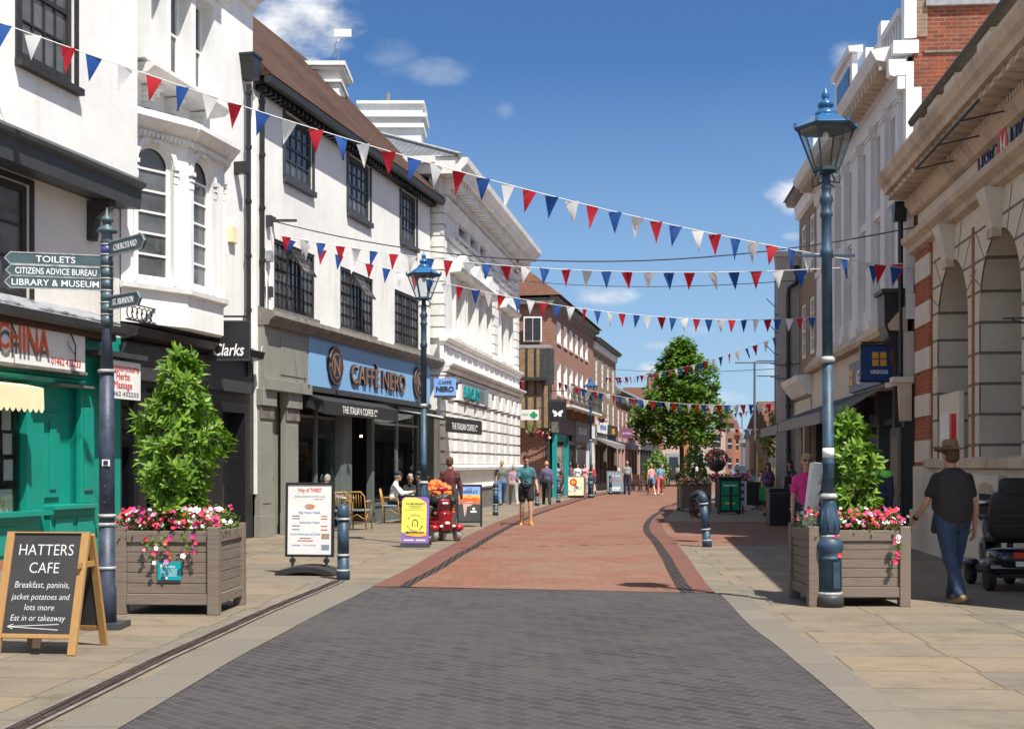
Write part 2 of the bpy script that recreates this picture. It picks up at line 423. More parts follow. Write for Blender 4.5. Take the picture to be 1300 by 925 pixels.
    def text(s, body, x, y, z, size, mat, ext=.004, align='CENTER', sx=1.0, fit=None, rot=0, bold=0, shear=0):
        cu = bpy.data.curves.new('t', 'FONT'); cu.body = body; cu.size = size; cu.extrude = ext; cu.align_x = 'LEFT'
        cu.resolution_u = 3; cu.offset = bold*size; cu.shear = shear
        o = bpy.data.objects.new('t', cu); col.objects.link(o)
        dg = bpy.context.evaluated_depsgraph_get(); me = bpy.data.meshes.new_from_object(o.evaluated_get(dg))
        vs = [v.co.copy() for v in me.vertices]; fs = [tuple(p.vertices) for p in me.polygons]
        bpy.data.objects.remove(o); bpy.data.curves.remove(cu); bpy.data.meshes.remove(me)
        if not vs: return
        w0 = min(v.x for v in vs); w1 = max(v.x for v in vs); w = w1-w0
        if fit: sx = fit/w
        off = 0 if align == 'LEFT' else -w*sx/2 if align == 'CENTER' else -w*sx
        R = Matrix.Rotation(rot, 4, 'Z')
        s.add([Vector((x, y, z)) + R @ Vector(((v.x-w0)*sx+off, v.y, v.z)) for v in vs], fs, mat)
    def build(s, name, parent=None, bevel=0, smooth=False, wn=False):
        me = bpy.data.meshes.new(name)
        me.from_pydata([tuple(p) for p in s.v], [], s.f)
        for m in s.mats: me.materials.append(MATS[m])
        me.polygons.foreach_set('material_index', s.mi)
        me.polygons.foreach_set('use_smooth', [True]*len(s.f) if smooth else s.sm)
        ul = me.uv_layers.new(name='UVMap')
        ul.data.foreach_set('uv', [c for p in s.uv for c in p])
        me.validate(); me.update()
        bm = bmesh.new(); bm.from_mesh(me); bmesh.ops.recalc_face_normals(bm, faces=bm.faces); bm.to_mesh(me); bm.free()
        o = bpy.data.objects.new(name, me); col.objects.link(o)
        if parent is not None: o.parent = parent
        if bevel:
            b = o.modifiers.new('bevel', 'BEVEL'); b.width = bevel; b.segments = 2; b.limit_method = 'ANGLE'; b.angle_limit = rad(40)
        return o
def tag(o, label=None, cat=None, group=None, kind=None):
    if label: o['label'] = label
    if cat: o['category'] = cat
    if group: o['group'] = group
    if kind: o['kind'] = kind
    return o
def thing(name, label, cat, loc=(0, 0, 0), yaw=0, group=None, M=None):
    o = bpy.data.objects.new(name, None); col.objects.link(o); o.empty_display_size = .2
    if M is not None: o.matrix_world = M
    else: o.location = loc; o.rotation_euler = (0, 0, yaw)
    return tag(o, label, cat, group)
KIDS = {}
def children(o): return [c for c in bpy.data.objects if c.parent == o]
def copy_tree(o, parent=None):
    c = o.copy(); col.objects.link(c)
    if parent is not None: c.parent = parent
    for ch in children(o): copy_tree(ch, c)
    return c
def dup(o, loc, yaw, label):
    c = copy_tree(o); c.location = loc; c.rotation_euler = (0, 0, yaw); c['label'] = label; return c
class Frame:
    """a facade: local x runs along the wall (left to right for someone facing it), y up, z out of the wall"""
    def __init__(s, p0, d):
        s.p = Vector((p0[0], p0[1], 0)); s.d = Vector((d[0], d[1], 0)).normalized()
        s.n = Vector((s.d.y, -s.d.x, 0))
        M = Matrix((s.d, Vector((0, 0, 1)), s.n)).transposed().to_4x4(); M.translation = s.p; s.M = M
    def u(s, x, out=0):
        r = (x-CENX)/FPX; q = s.p+s.n*out
        return (r*q.y-q.x)/(s.d.x-r*s.d.y)
    def Y(s, u, out=0): return (s.p+s.d*u+s.n*out).y
    def z(s, x, y, out=0): return hz(y, s.Y(s.u(x, out), out))
    def world(s, u, z, out=0): return s.p+s.d*u+s.n*out+Vector((0, 0, z))
def arcpts(x0, x1, ys, rise, n=12):
    c = (x0+x1)/2; a = (x1-x0)/2
    return [(c-a*math.cos(math.pi*i/n), ys+rise*math.sin(math.pi*i/n)) for i in range(n+1)]
def wall(mb, x0, x1, y0, y1, holes, mat, depth=.15, rev=None, thick=None, z=0):
    """flat wall with openings; hole = (x0,x1,y0,y1[,arch_rise])"""
    rev = rev or mat
    xs = sorted({x0, x1, *[h[0] for h in holes], *[h[1] for h in holes]})
    ys = sorted({y0, y1, *[h[2] for h in holes], *[h[3] for h in holes]})
    xs = [x for x in xs if x0-1e-6 <= x <= x1+1e-6]; ys = [y for y in ys if y0-1e-6 <= y <= y1+1e-6]
    for i in range(len(xs)-1):
        for j in range(len(ys)-1):
            cx = (xs[i]+xs[i+1])/2; cy = (ys[j]+ys[j+1])/2
            if any(h[0] < cx < h[1] and h[2] < cy < h[3] for h in holes): continue
            mb.add([(xs[i], ys[j], z), (xs[i+1], ys[j], z), (xs[i+1], ys[j+1], z), (xs[i], ys[j+1], z)], [(0, 1, 2, 3)], mat)
    for h in holes:
        a, b, c, d = h[:4]; k = z-depth; r = h[4] if len(h) > 4 else 0
        ds = d-r
        mb.add([(a, c, z), (a, c, k), (a, ds, k), (a, ds, z)], [(0, 1, 2, 3)], rev)
        mb.add([(b, c, z), (b, ds, z), (b, ds, k), (b, c, k)], [(0, 1, 2, 3)], rev)
        mb.add([(a, c, z), (b, c, z), (b, c, k), (a, c, k)], [(0, 1, 2, 3)], rev)
        if r:
            p = arcpts(a, b, ds, r, 14); m = len(p)//2
            for q, cor in ((p[:m+1], (a, d)), (p[m:], (b, d))):
                pl = [(x, y, z) for x, y in q]+[(cor[0], cor[1], z)]
                for t in range(len(q)-1):
                    mb.add([(q[t][0], q[t][1], z), (q[t+1][0], q[t+1][1], z), (cor[0], cor[1], z)], [(0, 1, 2)], mat)
            for t in range(len(p)-1):
                mb.add([(p[t][0], p[t][1], z), (p[t][0], p[t][1], k), (p[t+1][0], p[t+1][1], k), (p[t+1][0], p[t+1][1], z)], [(0, 1, 2, 3)], rev)
        else:
            mb.add([(a, d, z), (a, d, k), (b, d, k), (b, d, z)], [(0, 1, 2, 3)], rev)
    if thick:   # body behind the wall: sides, top, back
        k = z-thick
        mb.add([(x0, y0, z), (x0, y0, k), (x0, y1, k), (x0, y1, z)], [(0, 1, 2, 3)], mat)
        mb.add([(x1, y0, z), (x1, y1, z), (x1, y1, k), (x1, y0, k)], [(0, 1, 2, 3)], mat)
        mb.add([(x0, y1, z), (x0, y1, k), (x1, y1, k), (x1, y1, z)], [(0, 1, 2, 3)], mat)
        mb.add([(x0, y0, k), (x1, y0, k), (x1, y1, k), (x0, y1, k)], [(0, 1, 2, 3)], mat)
def window(par, x0, x1, y0, y1, cols=2, rows=2, fm='window_white', gm='sash_glass', z=-.14, fw=.06, mw=.022, mid=True, arch=0,
           sill=None, sash=True, cas=0, label=None, curtain=None):
    """a framed window set back at z: frame with glazing bars, a pane and (optionally) a sill"""
    f = MB(); d = .05
    ds = y1-arch
    f.box((x0, y0, z-d), (x0+fw, ds, z+.01), fm); f.box((x1-fw, y0, z-d), (x1, ds, z+.01), fm)
    f.box((x0+fw, y0, z-d), (x1-fw, y0+fw*1.3, z+.01), fm)
    if arch:
        po = arcpts(x0, x1, ds, arch, 14); pi = arcpts(x0+fw, x1-fw, ds, arch-fw, 14)
        for t in range(14):
            f.add([(po[t][0], po[t][1], z), (po[t+1][0], po[t+1][1], z), (pi[t+1][0], pi[t+1][1], z), (pi[t][0], pi[t][1], z)], [(0, 1, 2, 3)], fm)
    else: f.box((x0+fw, y1-fw, z-d), (x1-fw, y1, z+.01), fm)
    ax, bx, ay, by = x0+fw, x1-fw, y0+fw*1.3, y1-fw
    top = ds if arch else by
    for i in range(1, cols):
        x = ax+(bx-ax)*i/cols; f.box((x-mw/2, ay, z-d+.01), (x+mw/2, top+(arch*.75 if arch else 0), z-.005), fm)
    for j in range(1, rows):
        y = ay+(by-ay)*j/rows
        w = mw*2.2 if (mid and rows % 2 == 0 and j == rows//2) else mw
        f.box((ax, y-w/2, z-d+.008), (bx, y+w/2, z-.002 if w == mw else z+.005), fm)
    for i in range(1, cas):
        x = ax+(bx-ax)*i/cas; f.box((x-.04, ay, z-d), (x+.04, top, z+.004), fm)
    w_ = f.build('window', par)
    if label: w_['label'] = label
    g = MB(); k = z-d+.02
    if arch:
        p = arcpts(x0+fw*.5, x1-fw*.5, ds, arch-fw*.5, 14); g.poly([(x0+fw*.5, y0+.01)]+p+[(x1-fw*.5, y0+.01)], k-.01, k, gm)
    else: g.box((x0+.01, y0+.01, k-.01), (x1-.01, y1-.01, k), gm)
    g.build('pane', w_)
    if curtain:
        pass
    if sill:
        q = MB(); q.box((x0-.08, y0-.09, -.03), (x1+.08, y0-.005, sill[1]), sill[0]); q.build('sill', w_, bevel=.008)
    return w_
def gable_roof(mb, x0, x1, y, dep, h, mat, over=.15, z0=.25, hip0=0, hip1=0):
    """pitched roof, ridge along the wall; front eave at z=z0, back eave at z=-dep"""
    r = -dep/2+z0/2
    A = [(x0-over, y, z0), (x1+over, y, z0), (x1+over-hip1, y+h, r), (x0-over+hip0, y+h, r), (x0-over, y, -dep-z0), (x1+over, y, -dep-z0)]
    mb.add(A, [(0, 1, 2, 3), (5, 4, 3, 2)], mat)
    mb.add(A, [(0, 3, 4), (1, 5, 2)], mat)
    mb.add(A, [(0, 4, 5, 1)], mat)
# ================================================================== PEOPLE
def cloth(name, c, var=.15): 
    m, nt, b, o = new_mat(name); n = noise_node(nt, 9, 4, pos(nt)); r = ramp(nt, n.outputs[0], [(.3, tuple(x*(1-var) for x in c)), (.7, tuple(min(1, x*(1+var)) for x in c))])
    nt.links.new(r.outputs[0], b.inputs['Base Color']); b.inputs['Roughness'].default_value = .85
    w = noise_node(nt, 16, 3, pos(nt, (1, 1, .6))); bump(nt, b, w.outputs[0], .55, .03); return m
for n_, c_ in dict(skin=(.50, .27, .18), cl_black=(.018, .018, .02), cl_charcoal=(.034, .028, .028), cl_denim=(.035, .06, .12), cl_denim_light=(.09, .17, .32), cl_teal=(.045, .16, .19), cl_navy=(.02, .03, .06),
                   cl_maroon=(.10, .022, .025), cl_grey=(.22, .23, .24), cl_olive=(.13, .14, .12), cl_pink=(.62, .035, .22), cl_white=(.72, .74, .78), cl_purple=(.12, .06, .15), cl_slate=(.10, .09, .17), cl_red=(.42, .05, .06),
                   cl_coral=(.55, .14, .14), cl_rose=(.66, .32, .36), cl_sky=(.16, .32, .45), cl_pattern=(.22, .09, .10), cl_beige=(.45, .38, .30), cl_hivis=(.2, .7, .1), cl_lilac=(.33, .22, .30), shoe_tan=(.30, .20, .11), shoe_orange=(.75, .30, .02),
                   hair_dark=(.025, .015, .012), hair_brown=(.09, .045, .025), hair_blond=(.32, .21, .11), hair_grey=(.30, .29, .28), lips=(.30, .09, .07), patterned=(.30, .30, .28)).items(): cloth(n_, c_)
MATS['skin'].node_tree.nodes['Principled BSDF'].inputs['Roughness'].default_value = .5
MATS['skin'].node_tree.nodes['Principled BSDF'].inputs['Subsurface Weight'].default_value = .0
def ell(m, c, r, mat='skin', R=None, n=10):
    vs = []; fs = []
    for j in range(n+1):
        p = -math.pi/2+math.pi*j/n
        for i in range(2*n): q = math.pi*i/n; vs.append(Vector((r[0]*math.cos(p)*math.cos(q), r[1]*math.cos(p)*math.sin(q), r[2]*math.sin(p))))
    for j in range(n):
        for i in range(2*n): a = j*2*n+i; b = j*2*n+(i+1) % (2*n); fs.append((a, b, b+2*n, a+2*n))
    T = Matrix.Translation(Vector(c))
    if R is not None: T = T @ R.to_4x4()
    m.add([T @ v for v in vs], fs, mat, True)
def cap(m, p, q, r0, r1, fl=1.0, mat='skin', side=Vector((1, 0, 0)), n=14):
    """tapered limb with round ends; fl flattens it front to back"""
    p = Vector(p); q = Vector(q); z = (q-p); L = z.length; z = z/L; x = side-z*side.dot(z); x.normalize(); y = z.cross(x); vs = []; fs = []; rows = []
    for k in range(5): a = -math.pi/2+math.pi/2*k/4; rows.append((r0*math.sin(a), r0*math.cos(a)))
    for k in range(5): a = math.pi/2*k/4; rows.append((L+r1*math.sin(a), r1*math.cos(a)))
    for d, r in rows:
        for i in range(n): a = 2*math.pi*i/n; vs.append(p+z*d+x*(r*math.cos(a))+y*(r*fl*math.sin(a)))
    for j in range(len(rows)-1):
        for i in range(n): a = j*n+i; b = j*n+(i+1) % n; fs.append((a, b, b+n, a+n))
    m.add(vs, fs, mat, True)
def fused(name, m, parent, mat, voxel=.018, smooth=4, wrinkle=0, extra=None, seed=0):
    """one continuous surface grown over the overlapping volumes in m"""
    me = bpy.data.meshes.new('v'); me.from_pydata([tuple(p) for p in m.v], [], m.f); me.update()
    o = bpy.data.objects.new('v', me); col.objects.link(o)
    r = o.modifiers.new('r', 'REMESH'); r.mode = 'VOXEL'; r.voxel_size = voxel; r.use_smooth_shade = True
    s = o.modifiers.new('s', 'SMOOTH'); s.iterations = smooth; s.factor = .6
    dg = bpy.context.evaluated_depsgraph_get(); e = bpy.data.meshes.new_from_object(o.evaluated_get(dg))
    vs = [v.co.copy() for v in e.vertices]; ns = [v.normal.copy() for v in e.vertices]; fs = [tuple(p.vertices) for p in e.polygons]
    bpy.data.objects.remove(o); bpy.data.meshes.remove(me); bpy.data.meshes.remove(e)
    if wrinkle: vs = [v+n*wrinkle*(noise.noise(Vector((v.x*9+seed, v.y*9, v.z*6)))+.5*noise.noise(Vector((v.x*20, v.y*20+seed, v.z*14)))) for v, n in zip(vs, ns)]
    k = MB(); k.add(vs, fs, mat, True)
    if extra: extra(k)
    return k.build(name, parent)
def person(label, loc, yaw, h=1.75, lean=0, legs=((0, 0), (0, 0)), arms=((0, 8, 12), (0, 8, 12)), top=('cl_grey', 'short'), bottom=('trousers', 'cl_denim'), shoes='cl_black', hair=('hair_brown', 'short'),
           hat=None, vest=None, seat=None, head=(0, 0), build=1.0, voxel=.018, female=False, glasses=False, extra_fn=None, skin='skin', seed=0):
    """legs: (thigh pitch, knee bend) left, right; arms: (pitch forward, abduction, elbow bend)"""
    t = thing('person', label, 'person', loc, yaw); s = h/1.75; V = lambda *a: Vector(a)*s
    th, sh = .43, .42
    kin = []
    for i, (a, k) in enumerate(legs):
        a, k = rad(a), rad(k); kin.append((a, k, th*math.cos(a)+sh*math.cos(a-k)+.075))
    pz = max(k[2] for k in kin) if seat is None else seat/s+.09
    J = {}; wd = .9 if female else 1.0
    P0 = Vector((0, 0, pz)); T = Vector((0, math.sin(rad(lean)), math.cos(rad(lean))))
    F_ = Vector((0, math.cos(rad(lean)), -math.sin(rad(lean))))
    J['chest'] = P0+T*.33; J['neck'] = P0+T*.50; J['head'] = P0+T*.65+F_*.02
    L_ = []
    for i, sx in enumerate((-1, 1)):
        a, k, _ = kin[i]; hip = P0+Vector((sx*.09, 0, -.02)); kn = hip+Vector((sx*.01, math.sin(a)*th, -math.cos(a)*th)); an = kn+Vector((0, math.sin(a-k)*sh, -math.cos(a-k)*sh))
        ft = min(0, a-k)*.9 if seat is None else 0; toe = an+Vector((sx*.03, .17*math.cos(ft), .17*math.sin(ft)-.045)); L_.append((hip, kn, an, toe, ft))
    A_ = []
    for i, sx in enumerate((-1, 1)):
        a, b, e = [rad(v) for v in arms[i]]; shd = P0+T*.405+Vector((sx*.158*wd*build**.5, 0, 0)); el = shd+Vector((sx*math.sin(b), math.sin(a)*math.cos(b), -math.cos(a)*math.cos(b)))*.28
        wr = el+Vector((sx*math.sin(b)*.4, math.sin(a+e)*math.cos(b*.5), -math.cos(a+e)*math.cos(b*.5)))*.25; hd = (wr-el).normalized(); A_.append((shd, el, wr, hd))
    B = build; g = lambda v: v*s
    m = MB()
    hd = J['head']; Rh = Matrix.Rotation(rad(head[0]), 3, 'Z') @ Matrix.Rotation(rad(head[1]), 3, 'X'); hp = lambda x, y, z: g(hd+Rh @ Vector((x, y, z)))
    ell(m, g(hd+Rh @ Vector((0, 0, .025))), (.074*s, .094*s, .098*s), R=Rh); cap(m, hp(0, .025, -.03), hp(0, .045, -.075), .058*s, .040*s); cap(m, g(J['neck']), g(J['head']-T*.03), .056*s, .052*s)
    cap(m, hp(0, .088, .02), hp(0, .108, -.015), .009*s, .014*s); [ell(m, hp(sx*.075, .0, .0), (.012*s, .02*s, .03*s), R=Rh) for sx in (-1, 1)]
    cap(m, g(P0), g(P0+T*.30), .112*s*B, .118*s*B*wd, .72); [cap(m, g(P0+T*.45), g(P0+T*.41+Vector((sx*.12*wd, 0, 0))), .045*s, .042*s, 1.0, side=Vector((0, 1, 0))) for sx in (-1, 1)]
    for (hip, kn, an, toe, ft) in L_:
        cap(m, g(hip), g(kn), .082*s*B**.6, .052*s); cap(m, g(kn), g(kn.lerp(an, .35)), .054*s, .056*s); cap(m, g(kn.lerp(an, .35)), g(an), .056*s, .035*s); cap(m, g(an-Vector((0, .03, .035))), g(toe), .034*s, .03*s)
    for (shd, el, wr, hdv) in A_:
        cap(m, g(shd), g(el), .044*s*B**.5, .036*s); cap(m, g(el), g(wr), .039*s, .026*s); cap(m, g(wr), g(wr+hdv*.085), .028*s, .036*s, .55, side=Vector((0, 1, 0)))
    def face(k):
        for sx in (-1, 1):
            ell(k, hp(sx*.031, .083, .028), (.013*s, .006*s, .008*s), 'ink_dark', Rh, 6)
            k.bar(hp(sx*.016, .092, .046), hp(sx*.046, .084, .048), .007*s, .007*s, hair[0])
        ell(k, hp(0, .086, -.045), (.020*s, .006*s, .005*s), 'lips', Rh, 6)
        if glasses:
            for sx in (-1, 1): ell(k, hp(sx*.032, .090, .026), (.024*s, .009*s, .015*s), 'ink_dark', Rh, 8); k.bar(hp(sx*.06, .085, .03), hp(sx*.078, .0, .02), .006*s, .006*s, 'ink_dark')
            k.bar(hp(-.02, .1, .032), hp(.02, .1, .032), .006*s, .006*s, 'ink_dark')
        for i, (shd, el, wr, hdv) in enumerate(A_):   # four unequal fingers and a thumb on each palm
            fwd = Vector((0, 1, 0)); acr = (fwd-hdv*fwd.dot(hdv)); acr = acr.normalized() if acr.length > .1 else Vector((0, 0, 1)); inn = hdv.cross(acr).normalized()*(1 if i else -1)
            if inn.x*(1 if i else -1) > 0: inn = -inn
            pb = wr+hdv*.10
            for f, (o_, L) in enumerate(((.027, .062), (.009, .072), (-.009, .066), (-.026, .052))):
                a0 = pb+acr*o_; p = [a0-hdv*.02, a0+hdv*L*.4+inn*.006, a0+hdv*L*.72+inn*.024, a0+hdv*L*.86+inn*.046]
                k.tube([g(q) for q in p], [.0095*s, .009*s, .008*s, .006*s], 6, skin)
            a0 = wr+hdv*.035+acr*.022; p = [a0, a0+acr*.025+hdv*.02+inn*.012, a0+acr*.032+hdv*.05+inn*.024, a0+acr*.028+hdv*.072+inn*.034]
            k.tube([g(q) for q in p], [.012*s, .011*s, .009*s, .007*s], 6, skin)
    fused('body', m, t, skin, voxel*.75, 3, 0, face)
    # top
    m = MB(); long_ = top[1] == 'long'
    cap(m, g(P0+Vector((0, 0, .01))), g(P0+T*.16), .146*s*B, .134*s*B, .78); cap(m, g(P0+T*.14), g(P0+T*.31), .134*s*B, .156*s*B*wd, .72); [cap(m, g(P0+T*.435), g(P0+T*.40+Vector((sx*.142*wd*B**.5, 0, 0))), .070*s, .066*s, 1.0, side=Vector((0, 1, 0))) for sx in (-1, 1)]; cap(m, g(P0+T*.40), g(P0+T*.485), .08*s, .062*s)
    if B > 1.05: ell(m, g(P0+T*.14+F_*.05), (.15*s*B, .13*s*B, .15*s))
    if female: [ell(m, g(P0+T*.33+F_*.10+Vector((sx*.07, 0, 0))), (.06*s, .055*s, .06*s)) for sx in (-1, 1)]
    for (shd, el, wr, hdv) in A_:
        if top[1] == 'none': continue
        if long_: cap(m, g(shd), g(el), .058*s*B**.4, .048*s); cap(m, g(el), g(wr), .052*s, .038*s)
        else: cap(m, g(shd), g(shd.lerp(el, .62)), .058*s*B**.4, .056*s)
    fused('shirt' if top[1] != 'dress' else 'dress', m, t, top[0], voxel, 7, .012*s, seed=seed)
    if vest:
        m = MB(); cap(m, g(P0+Vector((0, -.012, .04))), g(P0+T*.31+Vector((0, -.01, 0))), .156*s*B, .166*s*B, .78); [cap(m, g(P0+T*.435+Vector((0, -.012, 0))), g(P0+T*.40+Vector((sx*.12, -.012, 0))), .080*s, .074*s, 1.0, side=Vector((0, 1, 0))) for sx in (-1, 1)]
        cap(m, g(P0+Vector((-.17, .07, -.14))), g(P0+Vector((-.14, .02, .2))), .045*s, .04*s, 1.2); fused('waistcoat', m, t, vest, voxel, 5, .006*s, seed=seed+4)
    # lower garment
    m = MB(); kind, bm_ = bottom
    if kind in ('trousers', 'shorts', 'jeans'):
        cap(m, g(P0+Vector((-.05, 0, .0))), g(P0+Vector((.05, 0, .0))), .118*s*B**.7, .118*s*B**.7, 1.0, side=Vector((0, 1, 0))); cap(m, g(P0+Vector((0, -.02, .02))), g(P0+T*.10), .138*s*B, .138*s*B, .74)
        for (hip, kn, an, toe, ft) in L_:
            if kind == 'shorts': cap(m, g(hip), g(hip.lerp(kn, .62)), .105*s*B**.5, .092*s)
            else: cap(m, g(hip), g(kn), .104*s*B**.5, .074*s); cap(m, g(kn), g(an+Vector((0, 0, .0))), .074*s, .062*s)
        fused('trousers' if kind != 'shorts' else 'shorts', m, t, bm_, voxel, 3, .009*s, seed=seed+9)
    else:
        mid = (L_[0][1]+L_[1][1])/2; top_ = P0+Vector((0, 0, .05)); cap(m, g(top_), g(P0-Vector((0, 0, .12))), .14*s, .165*s, .85); cap(m, g(P0-Vector((0, 0, .12))), g(mid-Vector((0, 0, .06))), .165*s, .19*s, .85); 
        if seat is not None: [cap(m, g(l[0]), g(l[1]), .11*s, .10*s) for l in L_]
        fused('skirt', m, t, bm_, voxel, 3, .012*s, seed=seed+9)
    for (hip, kn, an, toe, ft) in L_: m = MB(); cap(m, g(an-Vector((0, .05, .035))), g(toe), .044*s, .038*s, .9); cap(m, g(an-Vector((0, .03, .03))), g(an+Vector((0, 0, .015))), .046*s, .046*s); fused('shoe', m, t, shoes, voxel*.8, 2)
    # hair
    m = MB()
    if hair[1] == 'bald': ell(m, hp(0, -.035, -.0), (.077*s, .07*s, .05*s), R=Rh)
    else:
        ell(m, hp(0, -.004, .056), (.081*s, .097*s, .080*s), R=Rh); ell(m, hp(0, -.022, .035), (.083*s, .088*s, .092*s), R=Rh); ell(m, hp(0, -.04, -.01), (.079*s, .066*s, .07*s), R=Rh)
        if hair[1] == 'long': cap(m, hp(0, -.05, .0), hp(0, -.07, -.17), .08*s, .07*s, .7); [cap(m, hp(sx*.065, -.0, .02), hp(sx*.075, -.0, -.13), .03*s, .028*s) for sx in (-1, 1)]
        if hair[1] == 'curly': [ell(m, hp(random.uniform(-.07, .07), random.uniform(-.1, .01), random.uniform(-.05, .11)), (.045*s,)*3) for _ in range(14)]
    fused('hair', m, t, hair[0], voxel*.7, 2, .006*s)
    if hat == 'brim':
        k = MB(); k.X = Matrix.Translation(hp(0, -.005, .075)) @ Rh.to_4x4() @ Matrix.Rotation(rad(-6), 4, 'X') @ Matrix.Scale(s, 4); n = 28; vs = []; fs = []
        prof = [(.0, .105), (.04, .098), (.068, .106), (.080, .085), (.090, .0), (.13, -.012), (.165, -.004), (.168, -.008), (.13, -.018), (.088, -.01)]
        for r, z in prof:
            for i in range(n): a = 2*math.pi*i/n; vs.append((r*math.cos(a)*.95, r*math.sin(a)*1.12, z+(.025*abs(math.cos(a))**2 if r > .12 else 0)-(.02*(1-abs(math.sin(a))) if r < .05 else 0)))
        for j in range(len(prof)-1):
            for i in range(n): a = j*n+i; b = j*n+(i+1) % n; fs.append((a, b, b+n, a+n))
        k.add(vs, fs, 'straw_hat', True); k.lathe([(.094, .004), (.090, .034)], n, 'hat_band'); k.build('hat', t)
    if hat in ('cap', 'police'):
        k = MB(); k.X = Matrix.Translation(hp(0, -.008, .06)) @ Rh.to_4x4() @ Matrix.Scale(s, 4); mt = 'cl_navy'
        k.lathe([(.093, -.01), (.096, .02), (.105 if hat == 'police' else .088, .05), (.06, .078), (0, .085)], 20, mt); k.poly([(-.07, .07), (.07, .07), (.055, .14), (0, .158), (-.055, .14)], -.012, -.002, mt); k.build('cap', t)
    if extra_fn: extra_fn(t, g, P0, T, F_, A_, L_, s)
    return t
W1 = ((26, 8), (-16, 22)); W2 = ((-16, 24), (24, 6))
def X_(x, y, Y=None): p = gp(x, y); return (p.x, p.y, 0)
def at(x, Y): return ((x-CENX)/FPX*Y, Y, 0)
def watch(t, g, P0, T, F_, A_, L_, s):
    k = MB(); q = A_[0][2]; d = A_[0][3]; k.cyl(g(q-d*.04), g(q-d*.005), .034*s, .034*s, 10, 'ink_dark'); k.build('watch', t)
person('man in a straw hat and dark waistcoat walking away past the right planter', (4.88, 13.95, 0), rad(12), 1.80, 3, ((-14, 16), (14, 3)), ((10, 20, 34), (-10, 14, 22)), ('cl_black', 'short'), ('jeans', 'cl_denim'), 'shoe_tan', ('hair_brown', 'short'), 'brim', 'cl_charcoal', head=(10, 0), build=1.36, voxel=.011, extra_fn=watch, seed=1)
person('man in a pink T-shirt and sunglasses behind the right blue lamp', at(1024, 18.6), rad(172), 1.78, 2, W2, ((4, 12, 6), (8, 8, 10)), ('cl_pink', 'short'), ('shorts', 'cl_navy'), 'cl_white', ('hair_blond', 'short'), glasses=True, voxel=.014, seed=2)
person('officer in a cap and a green trimmed jacket in the shaded bakery doorway', at(1121, 21.6), rad(120), 1.72, 0, top=('cl_navy', 'long'), bottom=('trousers', 'cl_black'), hat='police', vest=None, extra_fn=lambda t, g, P0, T, F_, A_, L_, s: fused('hi_vis_yoke', (lambda m: (cap(m, g(P0+T*.43-Vector((.13, 0, 0))), g(P0+T*.43+Vector((.13, 0, 0))), .084*s, .084*s, 1.0, side=Vector((0, 1, 0))), m)[1])(MB()), t, 'cl_hivis', .018))
person('dark clothed person standing beside the officer in the doorway shade', at(1100, 21.9), rad(200), 1.72, 0, top=('cl_black', 'long'), bottom=('trousers', 'cl_black'), hair=('hair_brown', 'long'), female=True)
person('jogger in a teal T-shirt and black shorts on the red paving', X_(668, 666), rad(183), 1.82, 4, ((14, 12), (-6, 8)), ((-8, 16, 55), (16, 14, 80)), ('cl_teal', 'short'), ('shorts', 'cl_black'), 'shoe_orange', ('hair_dark', 'short'), voxel=.015, seed=3,
       extra_fn=lambda t, g, P0, T, F_, A_, L_, s: (lambda k: (k.lathe([(.155*s, -.02), (.160*s, 0), (.155*s, .03)], 20, 'ink_dark', tuple(g(P0+T*.06))), k.cbox(g(P0+T*.06+F_*.15), (.16, .06, .07), 'ink_dark'), k.build('waist_bag', t)))(MB()))
person('man in a maroon jumper walking away behind the red scooter', at(571, 28.3), rad(-4), 1.80, 2, W1, ((6, 14, 30), (-6, 14, 12)), ('cl_maroon', 'long'), ('trousers', 'cl_charcoal'), hair=('hair_brown', 'short'), voxel=.015, build=1.04, seed=4)
person('man in an olive T-shirt and jeans walking away by the white wall', X_(637, 641), rad(6), 1.78, 1, W2, ((-10, 10, 10), (10, 10, 10)), ('cl_olive', 'short'), ('jeans', 'cl_denim_light'), 'shoe_tan', ('hair_blond', 'short'), build=1.08, seed=5)
person('woman in a lilac top and patterned trousers beside the man in olive', at(652, 47.6), rad(8), 1.62, 2, W1, ((-10, 10, 20), (10, 10, 30)), ('cl_lilac', 'short'), ('trousers', 'patterned'), 'cl_white', ('hair_grey', 'short'), female=True, seed=6)
person('bald man in a slate blue shirt and black trousers walking away', X_(694, 640), rad(0), 1.78, 1, W1, ((8, 10, 14), (-12, 9, 12)), ('cl_slate', 'long'), ('trousers', 'cl_black'), hair=('skin', 'bald'), build=1.08, seed=7)
person('person in a dark T-shirt and grey shorts just right of the bald man', at(708, 60), rad(4), 1.70, 1, W2, ((-10, 8, 10), (10, 8, 10)), ('cl_navy', 'short'), ('shorts', 'cl_grey'), hair=('hair_grey', 'short'), seed=8)
person('person in a dark patterned shirt beside the white and yellow board', X_(723, 628), rad(20), 1.72, 0, ((8, 2), (-8, 8)), top=('cl_pattern', 'long'), bottom=('trousers', 'cl_black'), hair=('hair_grey', 'short'), seed=9)
person('woman in a white blouse with dark hair behind the white and yellow board', at(733, 62), rad(190), 1.66, 0, top=('cl_white', 'short'), bottom=('skirt', 'cl_lilac'), hair=('hair_dark', 'long'), female=True, seed=10)
person('woman in a pale pink top behind the far lamp', at(742, 63), rad(170), 1.66, 0, top=('cl_rose', 'short'), bottom=('trousers', 'cl_beige'), hair=('hair_dark', 'long'), female=True, seed=11)
person('person in a red shirt and dark shorts right of the far lamp', at(751.5, 66), rad(10), 1.70, 0, W1, top=('cl_red', 'long'), bottom=('shorts', 'cl_navy'), hair=('hair_blond', 'short'), seed=12)
